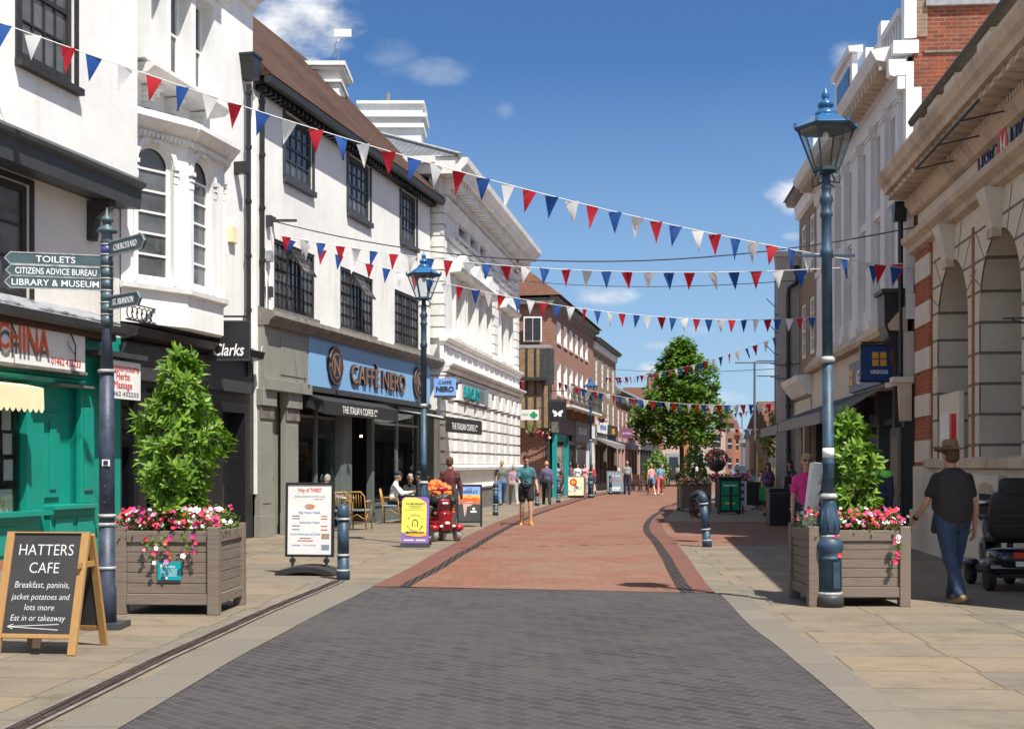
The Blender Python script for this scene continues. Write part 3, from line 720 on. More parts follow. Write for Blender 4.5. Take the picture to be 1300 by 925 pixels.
person('man in a light grey T-shirt and dark trousers facing the camera', X_(796, 627.5), rad(186), 1.76, 0, ((4, 2), (-2, 2)), ((2, 10, 10), (2, 10, 10)), ('cl_grey', 'short'), ('trousers', 'cl_navy'), hair=('hair_grey', 'bald'), build=1.15, seed=13)
person('woman in a pink vest and denim shorts walking away near the bend', X_(827, 628.5), rad(8), 1.68, 1, W1, ((-8, 12, 12), (8, 12, 12)), ('cl_rose', 'short'), ('shorts', 'cl_denim_light'), 'cl_white', ('hair_blond', 'short'), female=True, seed=14)
person('woman in a blue top and coral trousers beside the pink vest woman', X_(838, 627.5), rad(-6), 1.68, 1, W2, ((-8, 12, 12), (8, 12, 12)), ('cl_sky', 'short'), ('trousers', 'cl_coral'), 'cl_white', ('hair_brown', 'short'), female=True, build=1.1, seed=15)
person('long haired woman in black walking away under the big tree', at(861, 95), rad(0), 1.72, 1, W1, top=('cl_beige', 'short'), bottom=('skirt', 'cl_black'), hair=('hair_brown', 'long'), female=True, seed=16)
SIT = ((84, 84), (80, 78))
person('seated man in a white shirt and dark cap at the cane chair', (-3.10, 32.6, 0), rad(-88), 1.76, 12, SIT, ((44, 8, 50), (40, 8, 62)), ('cl_white', 'long'), ('trousers', 'cl_charcoal'), hair=('hair_grey', 'short'), hat='cap', seat=.48, voxel=.015, seed=17)
person('seated person with grey curly hair across the table from the white shirt', (-2.75, 33.5, 0), rad(200), 1.66, 14, SIT, ((40, 8, 50), (40, 8, 50)), ('cl_black', 'long'), ('trousers', 'cl_black'), hair=('hair_grey', 'curly'), seat=.46, female=True, seed=18)
person('seated person in black under the coffee shop awning behind the lamp', (-2.30, 33.0, 0), rad(88), 1.74, 10, SIT, ((40, 8, 50), (40, 8, 50)), ('cl_black', 'long'), ('trousers', 'cl_navy'), hair=('hair_dark', 'short'), hat='cap', seat=.48, seed=19)
person('seated grey haired person in lilac behind the poster stand', (-4.46, 29.7, 0), rad(-20), 1.72, 18, SIT, ((40, 8, 50), (40, 8, 50)), ('cl_lilac', 'long'), ('trousers', 'cl_charcoal'), hair=('hair_grey', 'short'), seat=.47, seed=20)
person('woman in a dark purple dress with a green bag beyond the litter bin', at(975, 37.5), rad(172), 1.62, 0, top=('cl_purple', 'short'), bottom=('skirt', 'cl_navy'), hair=('hair_brown', 'long'), female=True, build=1.1, seed=21,
       extra_fn=lambda t, g, P0, T, F_, A_, L_, s: (lambda k: (k.cbox(g(P0+Vector((.1, .22, -.22))), (.34, .14, .4), 'bag_green'), k.build('bag', t)))(MB()))
person('woman in a black cardigan by the grey end wall', at(1003, 35.5), rad(160), 1.68, 0, top=('cl_grey', 'short'), vest='cl_black', bottom=('trousers', 'cl_black'), hair=('hair_brown', 'long'), female=True, seed=22)
person('person in a white top sitting beyond the yellow pole', at(966, 52), rad(180), 1.65, 4, SIT, top=('cl_white', 'short'), bottom=('trousers', 'cl_navy'), hair=('hair_dark', 'short'), seat=.46, seed=23)

for i, (x, Y, yaw, top_, hr, lab) in enumerate(((936, 58, 170, 'cl_red', 'hair_dark', 'seated person in red left of the yellow pole'), (948, 62, 200, 'cl_white', 'hair_grey', 'seated grey haired person in white behind the cafe barrier'),
        (955, 60, 150, 'cl_sky', 'hair_brown', 'seated person in blue close to the tall yellow pole'), (978, 56, 190, 'cl_rose', 'hair_blond', 'seated blond person in rose past the litter bin'))):
    person(lab, at(x, Y), rad(yaw), 1.68, 6, SIT, ((30, 8, 50), (36, 8, 40)), (top_, 'short'), ('trousers', 'cl_navy'), hair=(hr, 'short'), seat=.46, voxel=.024, seed=30+i)
for i, (x, Y, yaw, top_, bot, hr, lab) in enumerate(((885, 118, 10, 'cl_white', 'cl_navy', 'hair_dark', 'tiny person in a white top at the far crossing'), (893, 112, 190, 'cl_coral', 'cl_black', 'hair_brown', 'tiny person in coral beside the flower bed at the junction'),
        (876, 104, 30, 'cl_grey', 'cl_denim', 'hair_grey', 'tiny person in grey to the right of the tree trunk'), (770, 80, 180, 'cl_purple', 'cl_black', 'hair_dark', 'person in purple under the bistro awning'), (783, 86, 0, 'cl_white', 'cl_beige', 'hair_grey', 'person in white and beige outside the low terrace'),
        (848, 92, 170, 'cl_teal', 'cl_beige', 'hair_dark', 'person in teal standing left of the tree trunk'))):
    person(lab, at(x, Y), rad(yaw), 1.70, 1, W1 if i % 2 else W2, top=(top_, 'short'), bottom=('trousers', bot), hair=(hr, 'short'), voxel=.028, seed=40+i)
# ================================================================== LEFT SIDE
LF = Frame((-6.6, 20.8), (.24, 1))
GL = 'black_paint'
# ---------- herbal shop (jettied) --------------------------------------------
def build_china():
    F = LF
    t = thing('jettied_shop', 'white jettied building over a teal herbal shop with a cream blind', 'building', M=F.M)
    ua, ub = -9.5, F.u(153)
    O = .45
    m = MB()
    w1 = (F.u(-75), F.u(37), F.z(37, 385), F.z(37, 236))
    wall(m, ua, ub, 3.62, 5.75, [w1], 'white_cream', .12)
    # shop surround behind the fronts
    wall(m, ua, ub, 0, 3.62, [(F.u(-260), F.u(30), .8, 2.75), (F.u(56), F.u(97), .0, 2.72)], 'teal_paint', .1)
    m.box((ua, 0, -7), (ub, 10.6, -1.6), 'white_cream')
    m.box((ua, 3.4, -1.6), (ub, 10.6, -.25), 'white_cream')
    m.box((ua, 0, -1.6), (ua+.2, 3.4, -.1), 'white_cream'); m.box((ub-.1, 0, -1.6), (ub-.002, 3.4, -.001), 'white_cream')
    m.build('lower_wall', t)
    # jetty
    uj = F.u(174.5, O)
    w2 = (F.u(24, O), F.u(94, O), F.z(94, 112, O), 9.3)
    w3 = (w2[0]-4.2, w2[1]-4.2, w2[2], 9.3)
    m = MB(); wall(m, ua, uj, 6.12, 10.6, [w2, w3], 'white_smooth', .12, z=O); 
    m.box((ua, 6.1, -1.0), (ua+.01, 10.6, O), 'white_smooth'); m.box((uj-.02, 6.1, -1.0), (uj-.004, 10.6, O-.002), 'white_smooth')
    m.box((ua, 5.76, -.1), (uj-.02, 6.1, O-.01), 'white_cream')
    m.build('jetty_wall', t)
    m = MB(); m.sweep([(.0, 5.74), (O+.03, 5.70), (O+.05, 6.02), (O+.13, 6.06), (O+.14, 6.12), (O, 6.22), (0, 6.22)], ua, uj+.05, 'charcoal')
    m.build('jetty_beam', t)
    m = MB(); gable_roof(m, ua, uj, 10.6, 7, 3.4, 'roof_tile', .2, .8); m.build('roof', t)
    m = MB(); x = F.u(117)
    m.poly([(0, 0), (.42, 0), (.42, -.1), (.16, -.28), (.1, -.62), (0, -.62)], 0, .16, 'dark_timber')
    o = m.build('jetty_bracket', t); o.matrix_local = Matrix.Translation((x, 5.7, 0)) @ Matrix.Rotation(rad(-90), 4, 'Y')
    for (w, cc, out, hh) in ((w1, 3, 0, 3), (w2, 4, O, 4), (w3, 4, O, 4)):
        win = window(t, w[0]+.02, w[1]-.02, w[2]+.02, w[3]-.02, cc, hh, 'dark_timber', 'sash_glass', z=out-.04, fw=.1, mw=.03)
        s = MB(); s.box((w[0]-.1, w[2]-.10, out), (w[1]+.1, w[2]-.0, out+.12), 'dark_timber')
        s.box((w[0]-.09, w[2]+.0, out), (w[0]-.002, w[3]+.09, out+.03), 'dark_timber'); s.box((w[1]+.002, w[2], out), (w[1]+.09, w[3]+.09, out+.03), 'dark_timber')
        s.box((w[0]-.002, w[3]+.002, out), (w[1]+.002, w[3]+.09, out+.03), 'dark_timber'); s.build('sill', win)
    # white curtain half behind upper sash, seen through the lower panes
    # gutter roof strip over the shop
    e = F.u(122)
    m = MB(); m.sweep([(0, 3.95), (.0, 3.70), (.42, 3.66), (.44, 3.72)], ua, e, 'lead'); 
    m.sweep([(.40, 3.60), (.46, 3.56), (.53, 3.60), (.55, 3.69), (.40, 3.69)], ua, e+.08, 'charcoal')
    m.box((ua, 3.48, .06), (e, 3.64, .36), 'interior_wood')
    for i in range(60):
        u = ua+random.random()*(e-ua); m.box((u, 3.72, .05+random.random()*.25), (u+.1+random.random()*.25, 3.735+random.random()*.05, .42), 'lead', Matrix.Rotation(0, 4, 'Y'))
    m.build('shop_canopy', t)
    # sign board
    m = MB(); s1 = F.u(108, .3); z0, z1 = F.z(107, 472, .3), F.z(107, 425, .3)
    m.box((ua, z0, .12), (s1, z1, .30), 'paper'); m.box((ua, z0-.05, .10), (s1+.02, z0-.002, .33), 'grey_trim')
    hgt = z1-z0
    uA = F.u(62, .3)
    for col_, dx, dy, zz in (('ink_grey', .02, -.11, .302), ('ink_orange', 0, 0, .306)):
        m.text('CHINA', uA+dx, z0+hgt*.30+dy+.02, zz, .52, col_, .003, 'RIGHT', fit=F.u(62, .3)-F.u(-3, .3), bold=.010)
    m.text('01462 432233', F.u(102, .3), z0+.06, .305, .15, 'ink_red', .002, 'RIGHT', fit=F.u(102, .3)-F.u(65, .3))
    m.build('sign_board', t)
    m = MB()
    for uu in (F.u(10, .3), F.u(86, .3)):
        m.tube([(uu, z1+.03, .33), (uu+.05, z1-.2, .40), (uu+.10, z1-.45, .36)], .012, 6, 'charcoal')
        m.tube([(uu-.05, z1-.15, .33), (uu-.03, z1-.22, .34), (uu+.07, z1-.33, .37)], .006, 5, 'charcoal')
    m.build('sign_lamp_arm', t)
    # fascia and blind
    m = MB(); m.sweep([(0, 2.72), (.14, 2.74), (.20, 2.80), (.12, 2.84), (.12, z0-.055), (0, z0-.055)], ua, F.u(104, .12), 'teal_paint')
    m.box((F.u(60), 2.70, .0), (F.u(104), 2.735, .22), 'grey_trim')
    m.build('fascia', t)
    b0, b1 = F.u(-260), F.u(50, .45)
    m = MB(); zt = 2.66
    m.add([(b0, zt+.02, .12), (b1, zt+.02, .12), (b1, zt-.06, .52), (b0, zt-.06, .52)], [(0, 1, 2, 3)], 'cream_cloth')
    pts = [(b0, zt-.06)]; n = 30; w = (b1-b0)/n
    low = []
    for i in range(n):
        for k in range(6): low.append((b0+w*(i+k/6), zt-.36-.06*math.sin(math.pi*k/6)))
    low.append((b1, zt-.36))
    for i in range(len(low)-1):
        m.add([(low[i][0], zt-.06, .52), (low[i+1][0], zt-.06, .52), (low[i+1][0], low[i+1][1], .53), (low[i][0], low[i][1], .53)], [(0, 1, 2, 3)], 'cream_cloth')
    m.add([(b1, zt+.02, .12), (b1, zt-.06, .52), (b1, zt-.36, .53), (b1, zt-.34, .12)], [(0, 1, 2, 3)], 'cream_cloth')
    m.build('blind', t)
    # window bay
    sz = F.z(30, 650, .05)
    g0, g1 = F.u(-260), F.u(29)
    m = MB(); m.box((ua, 0, .001), (F.u(44), sz-.05, .10), 'teal_paint'); m.box((ua, sz-.05, .0), (F.u(50), sz+.02, .24), 'teal_paint')
    for k in range(6):
        a = g1-.25-k*1.25; m.box((a-1.0, .22, .10), (a, sz-.2, .125), 'teal_paint')
    m.box((ua, 0, .001), (F.u(46), .15, .13), 'terracotta')
    m.build('stall_riser', t)
    m = MB(); m.box((g1-.002, sz+.02, -.06), (g1+.10, 2.72, .07), 'teal_paint'); m.box((g1+.10, sz+.02, -.06), (g1+.2, 2.72, .03), 'teal_paint'); m.build('window_frame', t)
    for k in range(1, 3): m = MB(); m.box((g1-k*2.2-.05, sz+.02, -.06), (g1-k*2.2+.05, 2.72, .04), 'teal_paint'); m.build('window_frame', t)
    m = MB(); m.box((g0, sz, -.05), (g1, 2.75, -.04), 'shop_glass'); m.build('shop_pane', t)
    m = MB(); m.box((g0, sz, -1.2), (g1, 2.75, -1.18), 'interior_dark'); m.box((g0, sz-.05, -1.2), (g1, sz, -.1), 'paper')
    for k in range(16):
        a = g1-.1-(k//4)*.32-random.random()*.08; y = sz+.42+(k%4)*.38+random.random()*.05
        m.box((a-.21, y, -.075-k*.002), (a, y+.3, -.07-k*.002), 'paper')
    m.box((g1-1.6, sz+.0, -.1), (g1-.12, sz+.34, -.09), 'paper'); m.text('CUPPING  MASSAGE  SKIN', g1-.32, sz+.08, -.088, .17, 'ink_orange', .001, 'RIGHT')
    for k in range(60):
        a = g1-.2-random.random()*.5; y = sz+.3; h = .4+random.random()*.8; dx = random.uniform(-.25, .2)
        m.add([(a, y, -.35), (a+.03, y, -.35), (a+dx*.6+.03, y+h*.8, -.3), (a+dx, y+h, -.25), (a+dx*.6, y+h*.8, -.3)], [(0, 1, 2, 3, 4)], 'flower_leaf')
    m.build('window_display', t)
    # panelled pier beside the window
    p0, p1 = F.u(56), F.u(97)
    m = MB(); 
    m.box((p0, 0, -.16), (p1, 2.72, -.10), 'teal_paint')
    for (a, b, c, d, zz) in ((p0+.1, p1-.35, 1.0, 2.3, -.06), (p0+.1, p1-.35, .15, .75, -.06)):
        m.box((a, c, -.1), (b, d, zz), 'teal_paint'); m.box((a+.12, c+.12, zz), (b-.12, d-.12, zz+.025), 'teal_paint')
    zz = F.z(80, 640)
    m.box((F.u(54), zz-.07, -.1), (F.u(116), zz, .22), 'teal_paint')
    m.box((F.u(57), 0, -.1), (F.u(114), zz-.07, .10), 'teal_paint'); m.box((F.u(62), .18, .10), (F.u(84), zz-.2, .125), 'teal_paint'); m.box((F.u(90), .18, .10), (F.u(110), zz-.2, .125), 'teal_paint')
    m.box((F.u(97), zz, -.1), (F.u(114), 2.72, .09), 'teal_paint'); m.box((F.u(100), zz+.2, .09), (F.u(111), 2.4, .12), 'teal_paint')
    m.box((F.u(96), 2.72, -.1), (F.u(116), 3.55, .13), 'teal_paint')
    m.build('door_surround', t, bevel=.01)
    # thin shadow line of cable and a vent
build_china()

# ---------- shoe shop with bay -----------------------------------------------
def build_clarks():
    F = LF
    t = thing('bay_fronted_building', 'white building with a round-arched bay window above a black shoe shop', 'building', M=F.M)
    ua, ub = F.u(153)+.004, F.u(321)
    Fi = F.M.inverted()
    m = MB()
    wall(m, ua, ub, 3.9, 11.1, [(F.u(183, .4), F.u(274, .4)-.25, 8.3, 10.05)], 'white_smooth', .35)
    m.box((ua, 0, -8), (ub, 11.1, -1.8), 'white_smooth'); m.box((ua, 3.9, -1.8), (ub, 11.1, -.36), 'white_smooth')
    m.box((ua, 0, -1.8), (ua+.05, 3.9, -.002), 'black_paint'); m.box((ub-.12, 0, -1.8), (ub-.004, 3.9, -.002), 'black_paint')
    m.build('wall', t)
    m = MB(); m.sweep([(0, 10.85), (.08, 10.9), (.12, 11.0), (.28, 11.08), (.28, 11.16), (0, 11.2)], ua, ub+.03, 'white_smooth')
    m.box((ua, 11.2, -.4), (ub, 11.7, -.05), 'white_smooth'); m.build('cornice', t)
    # oriel on the second floor
    O = .42; oa, ob = ua+.25, F.u(281, O)
    holes = [(F.u(184, O), F.u(211, O), 8.3, 10.0), (F.u(217, O), F.u(243, O), 8.3, 10.0), (F.u(248.5, O), F.u(272, O), 8.3, 10.0)]
    m = MB(); wall(m, oa, ob, 8.25, 10.15, holes, 'white_paint', .34, z=O, thick=O+.02) if False else wall(m, oa, ob, 8.25, 10.15, holes, 'white_paint', .34, z=O)
    m.box((oa, 8.25, 0), (oa+.01, 10.15, O-.002), 'white_paint'); m.box((ob-.01, 8.25, 0), (ob, 10.15, O-.002), 'white_paint')
    m.build('oriel', t)
    m = MB(); m.sweep([(0, 8.05), (O, 8.08), (O+.1, 8.16), (O+.14, 8.18), (O+.14, 8.245), (0, 8.245)], oa-.12, ob+.14, 'white_stone')
    n_ = m; m = MB(); m.sweep([(0, 10.152), (O+.06, 10.155), (O+.1, 10.25), (O+.24, 10.32), (O+.24, 10.40), (0, 10.45)], oa-.1, ob+.2, 'white_stone'); m.build('oriel_cornice', t); m = n_
    for x in (oa+.5, (oa+ob)/2, ob-.35):
        for k, (w, h, dd) in enumerate(((.16, .09, .34), (.15, .1, .26), (.13, .1, .17), (.1, .08, .1))):
            m.box((x-w/2, 8.04-.095*(k+1), .001), (x+w/2, 8.04-.095*k-.004, dd), 'white_stone')
    m.build('oriel_sill', t)
    for h in holes: window(t, h[0], h[1], h[2], h[3], 1, 2, 'window_white', 'sash_glass', z=O-.27, fw=.05)
    # canted first floor bay
    A0 = Vector((-6.52, 21.02)); A1 = Vector((-5.69, 22.1)); B1 = Vector((-5.36, 23.42)); C1 = Vector((-5.74, 24.35))
    segs = [(A0, A1), (A1, B1), (B1, C1)]
    bay = MB(); trim = MB()
    zb, zt = 4.55, 7.1
    facets = []
    for p, q in segs:
        G = Frame(p, q-p); L = (q-p).length; X = Fi @ G.M; facets.append((G, L, X))
    hA = (facets[0][0].u(174), facets[0][0].u(219), 4.66, 6.98)
    hB = (facets[1][0].u(242), facets[1][0].u(270), 4.66, 6.98)
    hC = (.2, .8, 4.66, 6.98)
    hs = [hA, hB, hC]
    for (G, L, X), h in zip(facets, hs):
        h = (max(h[0], .16), min(h[1], L-.14), h[2], h[3]); r = (h[1]-h[0])/2
        bay.X = X; wall(bay, 0, L, zb, zt, [(h[0], h[1], h[2], h[3], r)], 'white_smooth', .14)
        wall(bay, 0, L, 3.9, zb, [], 'white_smooth')
        trim.X = X
        trim.sweep([(0, 4.46), (.09, 4.48), (.1, 4.56), (0, 4.58)], -.02, L+.03, 'white_stone')
        trim.sweep([(0, 6.98+.05), (.03, 7.05), (.05, 7.13), (.12, 7.16)], 0, L, 'white_stone')
        trim.sweep([(0, 7.101), (.14, 7.2), (.26, 7.28), (.30, 7.34), (.30, 7.42), (.0, 7.55)], -.10, L+.10, 'white_stone')
        k = 0
        while k*.09 < L: trim.box((k*.09, 7.06, .05), (k*.09+.045, 7.13, .13), 'white_stone'); k += 1
        # impost blocks beside the arch
        for x in (h[0], h[1]):
            for (yy, hh, w, dd) in ((h[3]-r-.02, .07, .13, .085), (h[3]-r-.12, .05, .11, .06), (h[3]-r-.25, .12, .10, .045)):
                trim.box((x-w if x == h[0] else x, yy, .001), (x if x == h[0] else x+w, yy+hh, dd), 'white_stone')
            trim.box((x-.09 if x == h[0] else x, 4.6, .001), (x if x == h[0] else x+.09, h[3]-r-.255, .035), 'white_stone')
        p1 = arcpts(h[0]-.09, h[1]+.09, h[3]-r+.05, r+.09, 16); p0 = arcpts(h[0], h[1], h[3]-r+.05, r, 16)
        for i in range(16):
            trim.add([(p1[i][0], p1[i][1], .04), (p1[i+1][0], p1[i+1][1], .04), (p0[i+1][0], p0[i+1][1], .04), (p0[i][0], p0[i][1], .04),
                      (p1[i][0], p1[i][1], 0), (p1[i+1][0], p1[i+1][1], 0), (p0[i+1][0], p0[i+1][1], 0), (p0[i][0], p0[i][1], 0)], [(0, 1, 2, 3), (0, 4, 5, 1), (3, 2, 6, 7)], 'white_stone')
        trim.poly([((h[0]+h[1])/2-.07, h[3]+.0), ((h[0]+h[1])/2+.07, h[3]+.0), ((h[0]+h[1])/2+.09, 7.05), ((h[0]+h[1])/2-.09, 7.05)], .03, .09, 'white_stone')
        w = window(t, h[0], h[1], h[2], h[3], 1, 6, 'window_white', 'sash_glass', z=-.1, fw=.06, mw=.035, mid=False, arch=r)
        w.matrix_local = X
    bay.X = Matrix.Identity(4)
    loc = [Fi @ Vector((p.x, p.y, 0)) for p in (A0, A1, B1, C1)]
    for z in (3.9, 7.5):
        bay.add([(p.x, z, p.z) for p in loc]+[(loc[3].x, z, -.05), (loc[0].x, z, -.05)], [tuple(range(6))], 'lead' if z > 5 else 'white_smooth')
    bay.build('bay_wall', t); trim.build('bay_trim', t)
    # ground floor
    m = MB(); holes = [(F.u(142), F.u(176), .35, 2.75), (F.u(186), F.u(258), .45, 2.85), (F.u(283), F.u(311), .02, 2.55)]
    wall(m, ua, ub-.12, 0, 3.895, holes, 'black_paint', .4); m.sweep([(0, 3.6), (.3, 3.66), (.34, 3.8), (0, 3.88)], ua, ub-.14, 'black_paint')
    m.box((ua, 2.95, .001), (ub-.2, 3.55, .09), 'charcoal'); m.build('shopfront', t)
    for h in holes[:2]: m = MB(); m.box((h[0], h[2], -.1), (h[1], h[3], -.09), 'shop_glass'); m.build('shop_pane', t)
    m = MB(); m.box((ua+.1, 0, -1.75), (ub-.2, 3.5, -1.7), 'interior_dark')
    for k in range(14):
        u = F.u(190)+random.random()*(F.u(255)-F.u(190)); y = .5+random.choice((.0, .5, 1.0, 1.5)); m.box((u, y, -.8), (u+.12, y+.12, -.6), random.choice(('paper', 'photo_brown', 'interior_wood')))
    m.box((F.u(186), .9, -1.0), (F.u(258), .93, -.6), 'interior_wood'); m.box((F.u(186), 1.4, -1.0), (F.u(258), 1.43, -.6), 'interior_wood')
    m.box((F.u(142), 1.0, -.14), (F.u(146), 2.3, -.12), 'ink_red'); m.build('window_display', t)
    m = MB(); d0, d1 = F.u(283), F.u(311); m.box((d0, 0, -.42), (d1, 2.55, -.38), 'black_paint'); m.box((d0+.2, .3, -.38), (d1-.2, 1.1, -.36), 'charcoal')
    m.box((d0+.55, 1.95, -.38), (d0+.75, 2.15, -.365), 'yellow_panel'); m.build('door', t)
    # acupuncture board
    m = MB(); a, b = F.u(138.5, .5), F.u(184, .5); z1, z0 = F.z(140, 455, .5), F.z(140, 504, .5)
    m.box((a, z0, .36), (b, z1, .42), 'paper'); c = (a+b)/2; h = z1-z0; zz = .424
    m.text('Acupuncture', c, z0+h*.74, zz, .17, 'ink_red', .002, fit=(b-a)*.9); m.text('Herbs', c, z0+h*.51, zz, .17, 'ink_red', .002)
    m.text('Massage', c, z0+h*.28, zz, .17, 'ink_red', .002); m.text('01462 432233', c, z0+h*.08, zz, .10, 'ink_grey', .002, fit=(b-a)*.86)
    m.box((a+.1, z0+.2, .3), (b-.1, z1-.1, .36), 'charcoal'); m.box((a-.1, z1+.05, .0), (b+.1, z1+.13, .5), 'charcoal'); m.build('herbal_sign', t)
    # iron cresting above the shop
    m = MB(); n = 22
    for i in range(n):
        u = F.u(140)+(F.u(262)-F.u(140))*i/n; r = .11
        m.tube([(u+r*math.cos(q*.785)*.9+.1, 4.02+r*math.sin(q*.785), .3) for q in range(8)], .012, 4, 'black_paint')
    m.box((F.u(140), 3.885, .28), (F.u(262), 3.91, .32), 'black_paint'); m.box((F.u(140), 4.15, .29), (F.u(262), 4.17, .31), 'black_paint'); m.build('cresting', t)
    m = MB(); m.box((F.u(289), F.z(291, 308), .001), (F.u(296), F.z(291, 287), .1), 'cream_cloth'); m.build('alarm_box', t, bevel=.01)
    m = MB(); m.box((F.u(300)-.12, F.z(300, 222), .001), (F.u(300)+.02, F.z(300, 207), .3), 'black_paint'); m.build('floodlight', t)
build_clarks()
# drainpipes on the seam (one thing)
def downpipes():
    F = LF; t = thing('rainwater_pipes', 'pair of black rainwater pipes with hopper heads between the two white facades', 'drainpipe', M=F.M)
    m = MB()
    for x, r in ((315.5, .05), (333, .05)):
        u = F.u(x, .12); zt = 9.2
        m.cyl((u, 3.3, .12), (u, zt, .12), r, r, 10, 'black_paint')
        for k in range(6): m.cyl((u, 3.5+k*1.1, .12), (u, 3.57+k*1.1, .12), r+.018, r+.018, 10, 'black_paint')
    m.build('pipe', t)
    m = MB(); u = F.u(318, .15)
    m.poly([(u-.1, 9.3), (u+.1, 9.3), (u+.2, 9.75), (u-.2, 9.75)], .02, .3, 'black_paint'); m.box((u-.22, 9.75, .0), (u+.22, 9.8, .32), 'black_paint'); m.build('hopper', t)
    m = MB(); u = F.u(324.5); m.box((u-.1, 0.9, .001), (u+.11, 9.1, .06), 'white_render'); m.build('party_strip', t)
    m = MB()
    for k in range(9):
        y0 = 3.0+random.random()*.6; a = F.u(330)+random.uniform(-.2, .4)
        m.tube([(a, y0, .1), (a+random.uniform(-.2, .2), y0+.3, .16), (a+.1+random.uniform(-.2, .2), y0+.9, .1), (a+random.uniform(-.1, .2), 5.2+random.random(), .06)], .012, 4, random.choice(('cable', 'paper')))
    for k in range(4): m.box((F.u(337), 4.3+k*.75, .01), (F.u(337)+.14, 4.3+k*.75+.22, .12), 'cable' if k % 2 else 'lead')
    m.build('cable_bundle', t)
downpipes()

# ---------- coffee house ------------------------------------------------------
def build_nero():
    F = LF
    t = thing('coffee_shop_building', 'white rendered coffee shop with black casements, tiled roof and pale blue fascia', 'building', M=F.M)
    ua, ub = F.u(321)+.004, F.u(546)
    zE = 9.35
    up = [(F.u(361), F.u(396)), (F.u(441.5), F.u(469)), (F.u(508.5), F.u(528))]
    zb = F.z(378, 234); zt_ = zE-.12
    lo = [(F.u(348), F.u(400)), (F.u(432), F.u(474)), (F.u(501), F.u(532))]
    lb, lt = F.z(350, 392), F.z(350, 303)
    holes = [(a, b, zb, zt_) for a, b in up]+[(a, b, lb, lt) for a, b in lo]
    m = MB(); wall(m, ua, ub, 3.9, zE, holes, 'white_render', .12)
    m.box((ua, 0, -8), (ub, zE, -2.5), 'white_render'); m.box((ua, 3.6, -2.5), (ub, zE, -.2), 'white_render')
    m.box((ub-.2, 0, -2.5), (ub-.004, 3.9, -.003), 'charcoal'); m.build('wall', t)
    m = MB(); gable_roof(m, ua, ub, zE+.16, 7.4, 4.1, 'roof_tile', .05, .46); m.build('roof', t)
    m = MB()
    m.sweep([(0, zE-.08), (.05, zE-.08), (.06, zE), (.30, zE+.02), (.30, zE+.12), (0, zE+.12)], ua, ub+.05, 'black_paint')
    m.sweep([(.30, zE+.0), (.42, zE+.0), (.46, zE+.13), (.30, zE+.13)], ua-.1, ub+.12, 'charcoal')
    n = int((ub-ua)/.24)
    for i in range(n): a = ua+.06+i*.24; m.box((a, zE-.12, .06), (a+.10, zE-.002, .25), 'black_paint')
    m.build('eaves', t)
    for a, b in up:
        w = window(t, a+.01, b-.01, zb+.01, zt_-.01, 4, 4, 'charcoal', 'sash_glass', z=-.03, fw=.1, mw=.03)
        s = MB(); s.box((a-.08, zb-.13, .001), (b+.08, zb, .10), 'charcoal'); s.box((a-.1, zb, .001), (a, zt_, .04), 'charcoal'); s.box((b, zb, .001), (b+.1, zt_, .04), 'charcoal'); s.build('sill', w, bevel=.01)
    for i, (a, b) in enumerate(lo):
        w = window(t, a+.01, b-.01, lb+.01, lt-.01, 9, 5, 'dark_timber', 'sash_glass', z=-.03, fw=.07, mw=.014, mid=False, cas=3)
        s = MB(); s.box((a-.06, lb-.12, .001), (b+.06, lb, .10), 'grey_trim'); s.build('sill', w)
        if i < 2:
            c = MB(); L = (b-a)/3-.06; H = .62; fr = 'dark_timber'
            c.box((0, -H, 0), (.05, 0, .03), fr); c.box((L-.05, -H, 0), (L, 0, .03), fr); c.box((.05, -H, 0), (L-.05, -H+.05, .03), fr); c.box((.05, -.05, 0), (L-.05, 0, .03), fr)
            for k in (1, 2, 3): c.box((.05+(L-.1)*k/4-.006, -H+.05, .008), (.05+(L-.1)*k/4+.006, -.05, .022), fr)
            for k in (1, 2): c.box((.05, -H*k/3-.006, .008), (L-.05, -H*k/3+.006, .022), fr)
            c.box((.04, -H+.04, .01), (L-.04, -.04, .016), 'sash_glass')
            o = c.build('open_casement', w); o.matrix_local = Matrix.Translation((a+(b-a)/3+.03, lt-.12, .02)) @ Matrix.Rotation(rad(-32), 4, 'X')
    # shopfront cornice
    zc = F.z(352, 412); m = MB()
    m.sweep([(0, zc+.28), (.10, zc+.26), (.42, zc+.16), (.46, zc+.06), (.40, zc+.02), (.34, zc-.02), (.30, zc-.12), (0, zc-.12)], ua+.1, ub+.06, 'grey_trim'); m.build('shop_cornice', t)
    # fascia
    f0, f1 = F.u(392.5, .22), F.u(546, .22); zt2, zb2 = F.z(392, 432, .22), F.z(392, 487, .22)
    m = MB(); m.box((ua+.12, zb2-.02, .001), (f0-.004, zc-.12, .20), 'grey_paint'); m.box((F.u(345), zb2+.1, .2), (f0-.12, zc-.3, .215), 'grey_paint')
    m.box((ua+.12, zb2-.26, .001), (f0, zb2-.022, .30), 'grey_paint'); m.build('pier_fascia', t, bevel=.01)
    m = MB(); m.box((f0, zb2-.03, .001), (f1, zc-.12, .22), 'blue_fascia'); m.box((f0, zb2-.16, .001), (f1, zb2-.032, .26), 'charcoal')
    h = zt2-zb2; cy = (zt2+zb2)/2
    tx0, tx1 = F.u(445, .25), F.u(514, .25)
    for dz, mt in ((.225, 'ink_dark'), (.255, 'ink_dark'), (.285, 'copper_face')):
        m.text('CAFFÈ NERO', (tx0+tx1)/2, cy-.30, dz, .66, mt, .018 if mt == 'ink_dark' else .003, fit=tx1-tx0, bold=.018 if mt == 'ink_dark' else .004)
